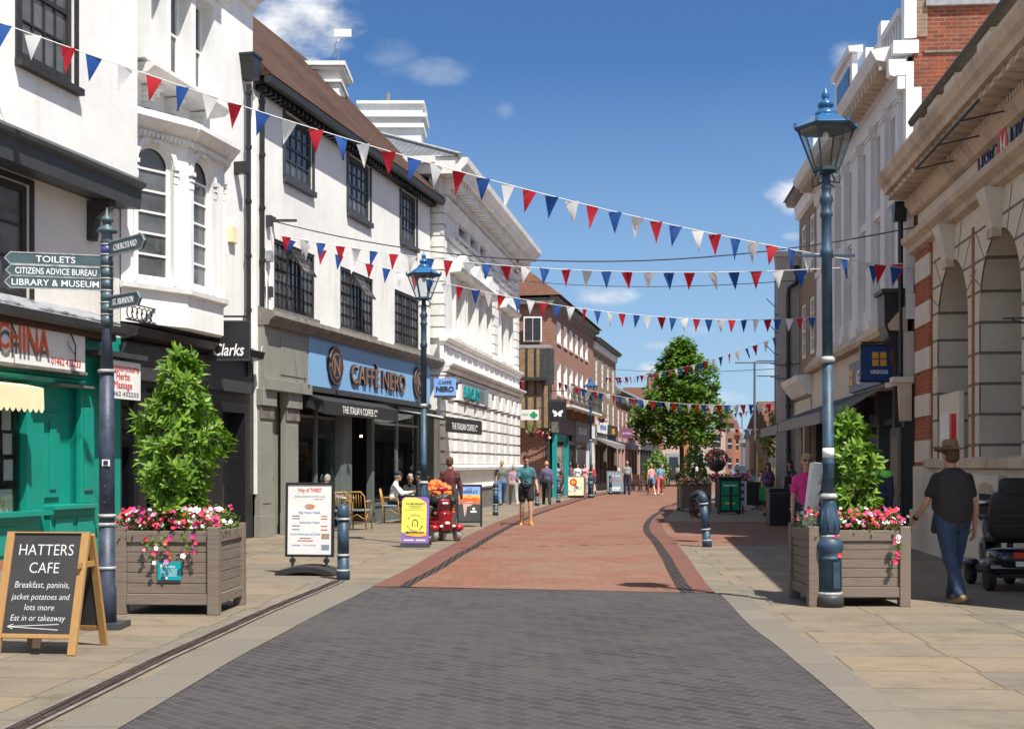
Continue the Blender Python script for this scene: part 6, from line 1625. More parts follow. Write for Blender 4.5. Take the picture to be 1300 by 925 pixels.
def bollard(label, loc, tilt=0, first=[None]):
    if first[0] is None:
        t = thing('bollard', label, 'bollard', loc, 0, 'navy bollards along the pavement edge')
        m = MB(); n = 20
        m.lathe([(.088, 0), (.088, .12), (.078, .14), (.078, .33)], n, 'lamp_blue'); 
        m.lathe([(.077, .34), (.073, .78)], n, 'lamp_blue')
        m.lathe([(.062, .80), (.080, .82), (.086, .86), (.083, .91), (.066, .955), (.035, .985), (0, 1.0)], n, 'lamp_blue'); m.build('post', t)
        for z in (.12, .32, .79): m = MB(); m.lathe([(.078, z-.012), (.091, z-.006), (.091, z+.014), (.075, z+.02)], n, 'silver_paint'); m.build('ring', t)
        first[0] = t
    else: t = dup(first[0], loc, 0, label)
    if tilt: t.rotation_euler = (0, rad(tilt), 0)
    return t
bollard('navy bollard at the kerb corner beside the white poster stand', (-2.21, 16.5, 0))
bollard('leaning navy bollard at the edge of the right pavement', (3.58, 23.1, 0), -5)
bollard('navy bollard between the coffee pavement sign and the jogger', (-.49, 37.5, 0))
bollard('navy bollard just behind the jogger', (.92, 46.5, 0))
bollard('navy bollard in front of the white and yellow board group', (1.85, 50.3, 0))
bollard('navy bollard beside the blue board near the man in the grey shirt', (5.0, 64.0, 0))

def planter(label, loc, yaw, w, d, h, plaque=False):
    t = thing('planter', label, 'planter', loc, yaw, 'square timber planters')
    ps = .115
    for sx in (-1, 1):
        for sy in (-1, 1):
            m = MB(); m.cbox((sx*(w/2-ps/2), sy*(d/2-ps/2), h/2+.01), (ps, ps, h+.02), 'planter_wood'); m.build('post', t, bevel=.008)
    zb, zt = .10, h-.02; n = 5
    for (L, off_, ax) in ((w, d/2, 'f'), (w, d/2, 'b'), (d, w/2, 'l'), (d, w/2, 'r')):
        m = MB(); a = L/2-ps-.001; bh = (zt-zb-.22)/n
        def slab(x0, x1, z0, z1, dep):
            o1 = off_-dep; o0 = o1-.035
            if ax == 'f': m.box((x0, -o1, z0), (x1, -o0, z1), 'planter_wood')
            if ax == 'b': m.box((x0, o0, z0), (x1, o1, z1), 'planter_wood')
            if ax == 'l': m.box((-o1, x0, z0), (-o0, x1, z1), 'planter_wood')
            if ax == 'r': m.box((o0, x0, z0), (o1, x1, z1), 'planter_wood')
        for i in range(n): slab(-a, a, zb+.11+i*bh+.003, zb+.11+(i+1)*bh-.002, .030+random.uniform(0, .004))
        m.build('side_panel', t, bevel=.004)
        m = MB(); slab(-a, a, zb, zb+.108, .012); m.build('rail', t, bevel=.006); m = MB(); slab(-a, a, zt-.115, zt, .012); m.build('rail', t, bevel=.006)
    m = MB(); m.box((-w/2+.06, -d/2+.06, h-.10), (w/2-.06, d/2-.06, h-.07), 'soil'); m.build('soil', t)
    if plaque:
        m = MB(); x = .03; y = -d/2+.018; z = .44
        X = Matrix(((1, 0, 0, x), (0, 0, -1, y), (0, 1, 0, z), (0, 0, 0, 1))); m.X = X
        m.box((-.12, -.09, 0), (.12, .09, .008), 'plaque_teal'); m.text('H', -.07, .03, .009, .06, 'ink_white', .001, bold=.03); m.text('Hitchin', .0, .03, .009, .04, 'ink_white', .001)
        for k in range(4): m.box((-.09, .01-k*.02, .008), (.08, .014-k*.02, .010), 'ink_white')
        m.disc((-.03, -.072), .012, 10, .008, .0105, 'ink_white'); m.build('plaque', t)
    return t
# left
PLc = Vector((-3.43, 13.13)); planter('weathered timber planter with a teal plaque on the left pavement', (PLc.x, PLc.y, 0), rad(-3.6), 1.06, 1.03, .86, True)
planter('weathered timber planter behind the right blue lamp', (3.68, 13.83, 0), 0, 1.08, 1.0, .83)
planter('distant timber planter beside the green recycling panel', (5.95, 41.2, 0), 0, 1.0, .9, .86)

def leaf(vs, fs, p, d, up, L, W, bend=.12):
    """pointed leaf: p base, d direction, up normal-ish"""
    d = d.normalized(); s = d.cross(up)
    if s.length < 1e-3: s = d.cross(Vector((.3, .2, 1)))
    s.normalize(); n = s.cross(d)
    b = len(vs)
    vs += [p, p+d*L*.35+s*W*.5-n*L*.0, p+d*L*.7+s*W*.42-n*L*bend*.5, p+d*L-n*L*bend*1.6, p+d*L*.7-s*W*.42-n*L*bend*.5, p+d*L*.35-s*W*.5, p+d*L*.4+n*L*.03*-1]
    fs += [(b, b+1, b+6), (b+1, b+2, b+3, b+6), (b+6, b+3, b+4, b+5), (b, b+6, b+5)]
def shrub(name, label, loc, prof, n_whorl, leafL, leafW, mat, per=8, seed=1, cat='shrub', stem='bark', up=.55, jitter=.1, deep=.55):
    """prof: list of (z, radius); whorls of leaves spread through the shell and the inside of the crown"""
    rnd = random.Random(seed); t = thing(name, label, cat, loc)
    zs = [p[0] for p in prof]; z0, z1 = zs[0], zs[-1]
    def R(z): 
        for (a, ra), (b, rb) in zip(prof, prof[1:]):
            if a <= z <= b: return ra+(rb-ra)*(z-a)/(b-a)
        return prof[-1][1]
    lobes = [(rnd.uniform(0, 6.28), rnd.uniform(z0, z1), rnd.uniform(.25, .6)) for _ in range(10)]
    vs = []; fs = []; tips = []
    rmax = max(p[1] for p in prof)
    while len(tips) < n_whorl:
        z = rnd.uniform(z0, z1)
        if rnd.random() > (R(z)/rmax)*.9+.15: continue
        a = rnd.uniform(0, 2*math.pi); k = 1+jitter*(noise.noise(Vector((math.cos(a)*1.6, math.sin(a)*1.6, z*2.2+seed)))*2.6)
        rr = R(z)*k*(1-deep*rnd.random()**2.2)
        tips.append((a, z, rr)); c = Vector((rr*math.cos(a), rr*math.sin(a), z))
        ax = Vector((math.cos(a)*(1-up*.4), math.sin(a)*(1-up*.4), up+rnd.uniform(-.2, .3))).normalized()
        u = ax.cross(Vector((.12, .2, 1))).normalized(); v = ax.cross(u)
        m_ = rnd.randint(per-2, per+2); ph = rnd.random()*6
        for i in range(m_):
            q = ph+2*math.pi*i/m_*1.0+rnd.uniform(-.2, .2); sp = rnd.uniform(.55, 1.5)
            d = ax+(u*math.cos(q)+v*math.sin(q))*sp
            leaf(vs, fs, c-ax*rnd.uniform(0, leafL*.8), d, ax, leafL*rnd.uniform(.65, 1.15), leafW*rnd.uniform(.75, 1.15), rnd.uniform(.02, .22))
    m = MB(); m.add(vs, fs, mat, True); m.build('crown', t)
    m = MB()
    for i in range(7):
        a, z, rr = rnd.choice(tips); m.tube([(rnd.uniform(-.05, .05), rnd.uniform(-.05, .05), z0-.12), (rr*.35*math.cos(a), rr*.35*math.sin(a), (z0+z)/2), (rr*.8*math.cos(a), rr*.8*math.sin(a), z)], [.018, .012, .004], 5, stem)
    m.tube([(0, 0, z0-.15), (.02, 0, (z0+z1)/2), (0, .01, z1-.05)], [.03, .018, .004], 6, stem); m.build('stem', t)
    return t
h0 = .80
shrub('laurel_shrub', 'tall glossy laurel in the planter on the left pavement', (PLc.x-.03, PLc.y+.03, 0),
      [(.86, .22), (1.1, .33), (1.4, .38), (1.75, .42), (2.0, .37), (2.22, .29), (2.45, .20), (2.70, .07)], 540, .12, .036, 'laurel_leaf', seed=3, jitter=.34)
shrub('laurel_shrub', 'smaller glossy laurel in the planter behind the right lamp', (3.74, 13.9, 0),
      [(.84, .18), (1.05, .34), (1.3, .31), (1.55, .30), (1.8, .22), (2.0, .14), (2.12, .05)], 260, .11, .036, 'laurel_leaf', seed=8, jitter=.25)
shrub('conifer_shrub', 'small leafy cone of topiary in the distant planter', (5.95, 41.2, 0), [(.8, .3), (1.1, .46), (1.5, .42), (1.9, .25), (2.3, .06)], 260, .10, .06, 'topiary_leaf', 6, seed=5)
shrub('conifer_shrub', 'leafy bush in a pot beside the far left cafe tables', (8.0, 70, 0), [(.3, .5), (1.0, .75), (1.8, .6), (2.3, .2)], 160, .2, .12, 'topiary_leaf', 6, seed=6)

def flowers(label, loc, yaw, w, d, z, n, fl=.032, mat='petal', trail=0, seed=2, skip=None):
    rnd = random.Random(seed); t = thing('bedding_flowers', label, 'flowers', loc, yaw)
    lv = []; lf = []; m = MB()
    for i in range(int(n*7)):
        x, y = rnd.uniform(-w/2, w/2), rnd.uniform(-d/2, d/2)
        edge = max(abs(x)/(w/2), abs(y)/(d/2)); zz = z+rnd.uniform(-.03, .17)*(1.0 if rnd.random() < .7 else 1.4)-(.05 if edge > .9 else 0)
        p = Vector((x*1.05, y*1.05, zz)); leaf(lv, lf, p, Vector((rnd.uniform(-1, 1)+x, rnd.uniform(-1, 1)+y, rnd.uniform(-.1, .9))), Vector((0, 0, 1)), rnd.uniform(.035, .065)*fl/.03, .026*fl/.03, .15)
    pts = []
    for i in range(n):
        x, y = rnd.uniform(-w/2, w/2), (rnd.uniform(-d/2, d/2) if rnd.random() < .55 else -d/2*rnd.uniform(.75, 1.08))
        pts.append((Vector((x*1.04, y, z+rnd.uniform(.03, .23))), Vector((rnd.uniform(-.5, .5)+x*.5, -.55+rnd.uniform(-.4, .4), .6))))
    for k in range(trail):
        x = rnd.uniform(-w*.4, w*.45); y = -d/2-.07; z0 = z-.02; L = rnd.uniform(.08, .32); q = [Vector((x, y+.08, z0))]
        for j in range(6): q.append(Vector((x+rnd.uniform(-.03, .03), y-.015, z0-L*(j+1)/6)))
        m.tube(q, .003, 4, 'stem_green')
        for p in q[1:]:
            for r in range(3): leaf(lv, lf, p, Vector((rnd.uniform(-1, 1), -.3, rnd.uniform(-.8, .4))), Vector((0, -1, 0)), .04, .02)
            if rnd.random() < .5: pts.append((p+Vector((0, -.02, 0)), Vector((rnd.uniform(-.4, .4), -1, .2))))
    m.add(lv, lf, 'flower_leaf', True); m.build('foliage', t)
    f = MB()
    for c, nn in pts:
        nn.normalize(); u = nn.cross(Vector((0, .1, 1))).normalized(); v = nn.cross(u); r = fl*rnd.uniform(.7, 1.25); vs = [c-nn*r*.35]; k = 10
        for i in range(k):
            a = 2*math.pi*i/k; rr = r*(1.0 if i % 2 else .78); vs.append(c+u*rr*math.cos(a)+v*rr*math.sin(a)+nn*r*.12*(i % 2))
        f.add(vs, [(0, 1+i, 1+(i+1) % k) for i in range(k)], mat, True)
    f.build('blossom', t); return t
flowers('pink, red and white petunias filling the left planter', (PLc.x, PLc.y, 0), rad(-3.6), .98, .95, .84, 230, .027, trail=6)
flowers('pink and white petunias filling the planter behind the right lamp', (3.68, 13.83, 0), 0, 1.0, .92, .81, 190, .027, trail=3, seed=9)
flowers('pale yellow and red flowers round the topiary in the distant planter', (5.95, 41.2, 0), 0, .98, .9, .86, 170, .045, 'petal_pale', seed=4)

def pedestal_basket():
    t = thing('flower_basket', 'tall flower filled bowl on a stem above the green panel', 'hanging basket', (7.3, 45, 0))
    m = MB(); m.cyl((0, 0, 0), (0, 0, 1.3), .05, .05, 8, 'charcoal'); m.lathe([(.05, 1.25), (.22, 1.32), (.33, 1.5), (.36, 1.62)], 16, 'charcoal'); m.build('bowl', t)
    rnd = random.Random(12); vs = []; fs = []; m = MB()
    for i in range(420):
        p = Vector((rnd.gauss(0, .2), rnd.gauss(0, .2), 1.78+rnd.gauss(0, .16))); leaf(vs, fs, p, Vector((p.x*3, p.y*3, rnd.uniform(-.5, 1))), Vector((0, 0, 1)), .12, .06)
    m.add(vs, fs, 'topiary_leaf'); m.build('foliage', t); m = MB()
    for i in range(110):
        a = rnd.uniform(0, 6.28); e = rnd.uniform(-.5, 1.4); c = Vector((.38*math.cos(a)*math.cos(e), .38*math.sin(a)*math.cos(e), 1.75+.3*math.sin(e))); u = Vector((1, 0, 0)); r = .05
        m.add([c+Vector((r*math.cos(q*1.05), -.02, r*math.sin(q*1.05))) for q in range(6)], [tuple(range(6))], 'petal')
    m.build('blossom', t)
pedestal_basket()
flowers('red and purple flower bed beside the flower bowl', (7.4, 43.6, 0), 0, 1.5, .5, .95, 120, .06, seed=21)

# ---- boards ---------------------------------------------------------------
def local_board(yaw=0, tilt=0, loc=(0, 0, 0)):
    """matrix: x right, y up the board, z out of its face (towards -Y when yaw = 0)"""
    return Matrix.Translation(loc) @ Matrix.Rotation(yaw, 4, 'Z') @ Matrix.Rotation(rad(90)-tilt, 4, 'X')
def chalkboard():
    t = thing('pavement_chalkboard', 'chalkboard with a pine frame advertising breakfast at the left edge', 'chalkboard', (-3.78, 9.98, 0), rad(-7))
    X = local_board(0, rad(15), (0, -.02, 0))
    W, H = .70, .98
    m = MB(X=X); m.box((-W/2, .0, -.02), (-W/2+.065, H, .02), 'pine_frame'); m.box((W/2-.065, 0, -.02), (W/2, H, .02), 'pine_frame')
    m.box((-W/2+.065, .13, -.014), (W/2-.065, .165, .014), 'pine_frame'); m.box((-W/2+.0, H-.002, -.02), (W/2, H+.01, .02), 'pine_frame'); m.box((-.02, .05, -.01), (.05, .13, .01), 'interior_wood'); m.build('front_frame', t, bevel=.004)
    m = MB(X=X); m.box((-W/2+.065, .165, -.008), (W/2-.065, H, .004), 'chalkboard')
    c = 'chalk'; z = .005
    def tx(s, y, size, fit, x=0, sh=.0): m.text(s, x, y, z, size, c, .0006, fit=fit, bold=-.008, shear=sh)
    tx('HATTERS', .80, .13, .46); tx('CAFE', .655, .125, .25)
    tx('Breakfast, paninis,', .535, .075, .46, sh=.15); tx('jacket potatoes and', .44, .07, .49, sh=.15); tx('lots more', .355, .07, .25, sh=.15); tx('Eat in or takeaway', .27, .07, .46, sh=.15)
    for p, q in (((.18, .245), (-.25, .222)), ((.18, .20), (-.25, .222)), ((-.25, .222), (-.20, .242)), ((-.25, .222), (-.20, .205))): m.bar((p[0], p[1], z), (q[0], q[1], z), .005, .0015, c)
    m.build('board', t)
    Y = local_board(rad(180), rad(15), (0, .56, 0))
    m = MB(X=Y); H2 = .97
    m.box((-W/2, .0, -.018), (-W/2+.06, H2, .018), 'pine_frame'); m.box((W/2-.06, 0, -.018), (W/2, H2, .018), 'pine_frame'); m.box((-W/2+.06, .14, -.012), (W/2-.06, .18, .012), 'pine_frame'); m.box((-W/2+.06, .18, -.01), (W/2-.06, H2-.02, .004), 'chalkboard'); m.build('back_frame', t, bevel=.004)
    m = MB(); m.bar((W/2-.03, .1, .70), (W/2-.03, .38, .70), .02, .045, 'pine_frame'); m.build('stay', t)
chalkboard()
def poster_stand():
    t = thing('poster_stand', 'black framed white poster stand on a curved rubber foot by the coffee shop', 'poster stand', (-2.78, 17.3, 0), rad(-8))
    W, H, z0 = .69, 1.02, .24
    X = local_board(0, rad(2), (0, 0, z0))
    m = MB(X=X); f = .035
    m.box((-W/2, 0, -.02), (-W/2+f, H, .02), 'black_paint'); m.box((W/2-f, 0, -.02), (W/2, H, .02), 'black_paint'); m.box((-W/2+f, 0, -.02), (W/2-f, f, .02), 'black_paint'); m.box((-W/2+f, H-f, -.02), (W/2-f, H, .02), 'black_paint'); m.build('frame', t, bevel=.006)
    m = MB(X=X); m.box((-W/2+f, f, -.01), (W/2-f, H-f, .008), 'paper'); z = .009
    m.text('Way of THIRST', .0, H-.13, z, .075, 'ink_red', .0008, fit=.34, bold=.02)
    m.text('All day sandwiches and fresh drinks', .0, H-.20, z, .03, 'ink_grey', .0008, fit=.44); m.text('to take away', .12, H-.235, z, .028, 'ink_red', .0008)
    m.disc((0, H-.33), .045, 14, .008, .011, 'photo_brown', 1.6, .8); m.disc((.04, H-.32), .02, 10, .011, .013, 'bag_orange', 1.6, .8)
    m.text('Big Value Meals', 0, H-.425, z, .045, 'ink_blue', .0008, fit=.30); m.text('Speciality Meals', 0, H-.56, z, .04, 'ink_blue', .0008, fit=.28)
    for i, y in enumerate((.465, .50, .60, .65)): m.box((-.25, H-y, .008), (-.14, H-y+.012, .010), 'ink_grey'); m.box((.16, H-y-.004, .008), (.25, H-y+.008, .010), 'ink_red')
    m.text('Hot & Refreshing Hot Drinks', -.06, H-.72, z, .04, 'ink_blue', .0008, fit=.42); m.box((-.14, H-.77, .008), (.02, H-.758, .010), 'ink_grey'); m.box((-.17, H-.805, .008), (.05, H-.79, .010), 'ink_orange'); m.text('Available - Try one now', -.08, H-.87, z, .035, 'ink_blue', .0008, fit=.34)
    m.box((.17, H-.77, .008), (.28, H-.70, .011), 'photo_brown'); m.box((.17, H-.92, .008), (.28, H-.85, .011), 'cushion_slate'); m.build('poster', t)
    m = MB()
    for x in (-.24, .24):
        m.cbox((x, 0, .19), (.07, .05, .05), 'black_paint'); m.cyl((x, 0, .10), (x, 0, .25), .02, .02, 8, 'charcoal')
    m.build('clamp', t)
    m = MB(); n = 16
    pts = [(-.42, 0)]+[(-.42+.84*i/n, .045+.085*math.sin(math.pi*i/n)**.8 if 0 < i < n else .03) for i in range(n+1)]+[(.42, 0), (.33, 0)]+[(.30-.60*i/8, .04*math.sin(math.pi*i/8)) for i in range(9)]+[(-.33, 0)]
    m.X = Matrix(((1, 0, 0, 0), (0, 0, -1, 0), (0, 1, 0, 0), (0, 0, 0, 1))); m.poly(pts, -.24, .24, 'rubber'); m.build('rubber_foot', t, bevel=.012)
poster_stand()
def yellow_board():
    t = thing('pavement_board', 'yellow and purple rounded pavement board in front of the red mobility scooter', 'pavement sign', (-1.77, 22.95, 0), rad(-6))
    W, H = .50, .90; X = local_board(0, rad(6), (0, 0, .02)); m = MB(X=X)
    def rr(x0, x1, y0, y1, r, n=5, low=True):
        p = []
        for cx, cy, a in ((x1-r, y1-r, 0), (x0+r, y1-r, 90), (x0+r, y0+r, 180), (x1-r, y0+r, 270)):
            for k in range(n+1): q = rad(a+90*k/n); p.append((cx+r*math.cos(q), cy+r*math.sin(q)))
        return p
    m.poly(rr(-W/2, W/2, 0, H, .07), -.025, .02, 'purple_panel')
    m.poly([(-W/2+.0, .26), (-.12, .20), (.1, .22), (W/2-.04, .25), (W/2-.04, .74), (W/2-.05, .80), (.10, .86), (0, H-.01), (-W/2+.06, H-.01), (-W/2+.005, H-.07)], .021, .024, 'yellow_panel')
    m.poly([(-.17, .20), (.05, .17), (W/2-.04, .19), (W/2-.04, .26), (.1, .235), (-.12, .235)], .0245, .027, 'orange_panel')
    z = .0245; k = 'ink_dark'
    m.text('THYME MARKET', 0, .755, z, .05, k, .001, fit=.36, bold=.02); m.box((-.10, .70, z), (.10, .706, z+.002), k); m.box((-.19, .665, z), (.17, .669, z+.002), k); m.box((-.12, .725, z), (.12, .731, z+.002), k)
    for s_, a0, a1, r, up in (('HITCHIN\'S', 145, 35, .135, 1), ('HIDDEN GEM', 205, 335, .16, -1)):
        for i, ch in enumerate(s_):
            a = rad(a0+(a1-a0)*i/(len(s_)-1)); m.text(ch, r*math.cos(a), .42+r*math.sin(a), z, .045, k, .001, rot=(a-math.pi/2 if up > 0 else a+math.pi/2), bold=.02)
    m.tube([(-.045, .36, z), (-.045, .44, z), (-.03, .475, z), (0, .49, z), (.03, .475, z), (.045, .44, z), (.045, .36, z)], .008, 4, k); m.tube([(-.0, .36, z), (-.0, .45, z)], .008, 4, 'orange_panel')
    m.box((-.12, .245, .028), (.17, .262, .031), k); m.poly([(-.19, .2535), (-.12, .232), (-.12, .275)], .028, .031, k)
    m.box((-.2, .10, .021), (-.02, .125, .023), 'paper'); m.box((.02, .10, .021), (.2, .125, .023), 'paper'); m.build('board', t)
    m = MB(X=X); m.poly(rr(-W/2-.01, W/2+.01, -.03, .06, .03), -.1, .05, 'charcoal'); m.box((-W/2+.02, .06, -.07), (W/2-.02, H*.8, -.03), 'purple_panel'); m.build('foot', t)
yellow_board()
def coffee_board():
    t = thing('pavement_board', 'coffee shop pavement board with a red and gold drink poster beside the scooter', 'pavement sign', (-1.03, 30.6, 0), rad(3))
    W, H = .62, 1.04; X = local_board(0, rad(10), (0, 0, 0)); m = MB(X=X); f = .045
    m.box((-W/2, 0, -.02), (-W/2+f, H, .02), 'black_paint'); m.box((W/2-f, 0, -.02), (W/2, H, .02), 'black_paint'); m.box((-W/2+f, .10, -.02), (W/2-f, .14, .02), 'black_paint'); m.box((-W/2+f, H-f, -.02), (W/2-f, H, .02), 'black_paint'); m.build('frame', t)
    m = MB(X=X); a = W/2-f; m.box((-a, .14, -.01), (a, .55, .01), 'charcoal'); m.box((-a, .55, -.01), (a, .62, .01), 'terracotta'); m.box((-a, .62, -.01), (a, .70, .01), 'bag_orange'); m.box((-a, .70, -.01), (a, .78, .01), 'orange_panel'); m.box((-a, .78, -.01), (a, H-f, .01), 'sign_blue')
    m.text('CAFFÈ', 0, .915, .011, .05, 'ink_dark', .001); m.text('NERO', 0, .82, .011, .11, 'ink_dark', .001, fit=.40, bold=.03)
    m.text('RED', 0, .735, .011, .06, 'ink_red', .001); m.text('VELVET', 0, .63, .011, .12, 'ink_red', .002, fit=.38, bold=.02); m.box((-.11, .60, .011), (.1, .61, .013), 'paper')
    m.poly([(-.16, .56), (.08, .56), (.02, .5), (-.06, .5), (-.08, .34), (-.12, .24), (-.14, .36)], .011, .016, 'pink_panel'); m.disc((.1, .44), .035, 12, .011, .015, 'paper'); m.box((.02, .35, .011), (.17, .39, .014), 'paper'); m.build('poster', t)
    Y = local_board(rad(180), rad(12), (0, .55, 0)); m = MB(X=Y); m.box((-W/2, 0, -.02), (-W/2+f, H, .02), 'black_paint'); m.box((W/2-f, 0, -.02), (W/2, H, .02), 'black_paint'); m.box((-W/2+f, .14, -.01), (W/2-f, H-f, .01), 'charcoal'); m.build('back_frame', t)
coffee_board()
def simple_board(name, label, loc, yaw, W, H, bg, fn):
    t = thing(name, label, 'pavement sign', loc, yaw); X = local_board(0, rad(8), (0, 0, 0)); m = MB(X=X)
    m.box((-W/2, .0, -.02), (-W/2+.04, H, .015), 'metal_grey'); m.box((W/2-.04, 0, -.02), (W/2, H, .015), 'metal_grey'); m.box((-W/2+.04, H-.04, -.02), (W/2-.04, H, .015), 'metal_grey'); m.build('frame', t)
    m = MB(X=X); m.box((-W/2+.04, .12, -.01), (W/2-.04, H-.04, .01), bg); fn(m, W, H); m.build('poster', t)
    m = MB(X=local_board(rad(180), rad(8), (0, .4, 0))); m.box((-W/2, 0, -.02), (W/2, H, .0), 'metal_grey'); m.build('back_leg', t)
def f1(m, W, H): 
    m.disc((-.12, H*.72), .17, 16, .011, .014, 'ink_red'); m.disc((-.12, H*.72), .09, 16, .014, .016, 'orange_panel'); m.text('SALE', .1, .38, .011, .2, 'ink_blue', .002, rot=.2); m.text('NOW', -.15, .25, .011, .15, 'purple_panel', .002)
simple_board('pavement_board', 'white and yellow pavement board with a red flower disc beside the far lamp', (2.92, 57.4, 0), 0, .78, 1.0, 'cream_cloth', f1)
def f2(m, W, H): m.text('ALL DAY', 0, H*.75, .011, .14, 'ink_white', .002); m.text('BRUNCH', 0, H*.55, .011, .14, 'ink_red', .002); m.box((-.25, .3, .011), (.25, .36, .013), 'ink_white'); m.box((-.2, .2, .011), (.22, .25, .013), 'ink_white')
simple_board('pavement_board', 'dark blue pavement board beside the man in the grey shirt', (5.35, 65, 0), 0, .9, 1.2, 'cushion_slate', f2)
def green_panel():
    t = thing('recycling_bin', 'green fronted recycling bin with a dark frame in front of the far planter', 'recycling bin', (6.68, 38.6, 0))
    m = MB(); m.box((-.33, 0, .05), (.33, .5, 1.08), 'bin_black'); m.box((-.36, -.02, 1.08), (.36, .52, 1.14), 'bin_black'); m.box((-.34, .02, 0), (-.28, .48, .05), 'bin_black'); m.box((.28, .02, 0), (.34, .48, .05), 'bin_black'); m.build('body', t, bevel=.01)
    m = MB(); m.box((-.27, -.015, .58), (.27, -.002, 1.0), 'green_sign'); m.box((-.27, -.015, .12), (.27, -.002, .54), 'green_sign'); m.box((-.2, -.02, .85), (.2, -.016, .90), 'paper'); m.box((-.02, -.05, .1), (.05, -.021, .85), 'ink_dark'); m.box((-.15, -.02, .3), (.15, -.016, .36), 'yellow_panel'); m.build('front_panel', t)
green_panel()
m = MB(); m.box((-.12, 0, .25), (.12, .03, 1.0), 'paper'); 
for k, z in enumerate((.4, .62, .84)): m.box((-.05, -.006, z), (.05, -.001, z+.1), 'ink_blue')
m.cyl((0, .02, 0), (0, .02, .25), .02, .02, 6, 'charcoal'); o = m.build('notice_panel'); o.location = (7.12, 38.9, 0); tag(o, 'narrow white notice with blue symbols beside the green bin', 'sign')
def litter_bin():
    t = thing('litter_bin', 'black street litter bin behind the right planter', 'litter bin', (6.7, 31.4, 0)); m = MB()
    m.box((-.33, -.25, 0), (.33, .25, .82), 'bin_black'); m.build('body', t, bevel=.02); m = MB(); m.box((-.35, -.27, .83), (.35, .27, .92), 'bin_black'); m.box((-.2, -.275, .70), (.2, -.252, .76), 'charcoal'); m.box((-.33, -.252, .8), (.33, -.25, .82), 'metal_grey'); m.build('lid', t, bevel=.02)
litter_bin()
def bag():
    m = MB(); rnd = random.Random(5)
    o = thing('black_bag', 'dark shaggy bundle hung behind the leaning bollard', 'bag', (3.66, 24.6, 0)); vs = []; 
    m.lathe([(.02, .45), (.14, .5), (.19, .65), (.18, .85), (.12, .97), (.04, 1.02)], 12, 'seat_black'); 
    for i in range(180): a = rnd.uniform(0, 6.28); z = rnd.uniform(.5, 1.0); r = .14; p = Vector((r*math.cos(a), r*math.sin(a), z)); m.bar(p, p+Vector((math.cos(a)*.06, math.sin(a)*.06, -.06)), .02, .02, 'seat_black')
    m.build('bundle', o)
bag()
def screen(label, loc, yaw, L):
    t = thing('cafe_barrier', label, 'barrier', loc, yaw, 'dark cafe barriers'); m = MB()
    m.box((-L/2, -.02, .2), (L/2, .02, .95), 'bin_black'); m.build('canvas', t)
    for x in (-L/2, L/2): m = MB(); m.cyl((x, 0, 0), (x, 0, 1.0), .025, .025, 8, 'metal_grey'); m.cyl((x, 0, 0), (x, 0, .03), .15, .15, 10, 'charcoal'); m.build('post', t)
screen('black cafe barrier right of the white notice panel', (8.1, 41, 0), rad(10), 1.2)
screen('black cafe barrier in front of the seated woman in purple', (8.6, 43.5, 0), rad(80), 2.2)
for i, (x, y, lab) in enumerate(((8.95, 46, 'yellow pole beside the seated woman in purple'), (8.05, 38.4, 'yellow pole against the grey end wall'))):
    m = MB(); m.cyl((0, 0, 0), (0, 0, 1.9), .035, .035, 8, 'yellow_pole'); m.cyl((0, 0, 0), (0, 0, .06), .2, .2, 12, 'charcoal'); m.cyl((0, 0, 1.9), (0, 0, 1.94), .045, .045, 8, 'yellow_pole'); o = m.build('yellow_pole'); o.location = (x, y, 0); tag(o, lab, 'pole', 'yellow poles')
m = MB(); m.box((-.22, 0, 1.35), (.22, .03, 1.85), 'paper'); m.cyl((0, .03, 0), (0, .03, 1.35), .02, .02, 6, 'metal_grey'); o = m.build('white_notice_board'); o.location = (12.45, 60, 0); tag(o, 'blank white board on a post beyond the cafe tables', 'sign')

# ---- hanging signs ----------------------------------------------------------
def hanging(name, label, F, x0, x1, y0, y1, fn, mat, thick=.09, out0=.15, brack='black_paint', above=.08, cat='hanging sign', u=None):
    """board at right angles to the wall, facing down the street towards the camera"""
    u = F.u(x0, .0) if u is None else u
    Y = F.Y(u, .6); a = pt(x0, 0, Y).x; b = pt(x1, 0, Y).x; z1, z0 = hz(y0, Y), hz(y1, Y)
    t = thing(name, label, cat, ((a+b)/2, Y, z0)); W, H = b-a, z1-z0
    X = Matrix(((1, 0, 0, 0), (0, 0, -1, 0), (0, 1, 0, 0), (0, 0, 0, 1)))
    m = MB(X=X); m.box((-W/2, 0, -thick/2), (W/2, H, thick/2), mat); fn(m, W, H, thick/2+.002); m.build('board', t, bevel=0)
    m = MB(X=X); side = -1 if F.n.x > 0 else 1
    wallx = F.world(F.u(pt(x0, 0, Y).x/Y*FPX+CENX), 0).x
    # wall x at this depth
    k = (Y-F.p.y)/F.d.y; wx = F.p.x+F.d.x*k; m.bar((wx-(a+b)/2, H+above, 0), (-side*W/2, H+above, 0), .035, .035, brack, up=(0, 0, 1))
    for s_ in (-.35, .35): m.bar((s_*W, H, 0), (s_*W, H+above, 0), .02, .02, brack)
    m.build('bracket', t); return t
def fn(m, W, H, z): m.text('Clarks', 0, H*.13, z, W*.42, 'ink_white', .003, fit=W*.75, shear=.25, bold=.01); m.box((-W/2, 0, z-.002), (W/2, .03, z+.006), 'charcoal'); m.box((-W/2, H-.03, z-.002), (W/2, H, z+.006), 'charcoal')
hanging('hanging_sign', 'black hanging sign with white script over the shoe shop door', LF, 265.5, 317, 407, 458, fn, 'black_paint', u=3.3)
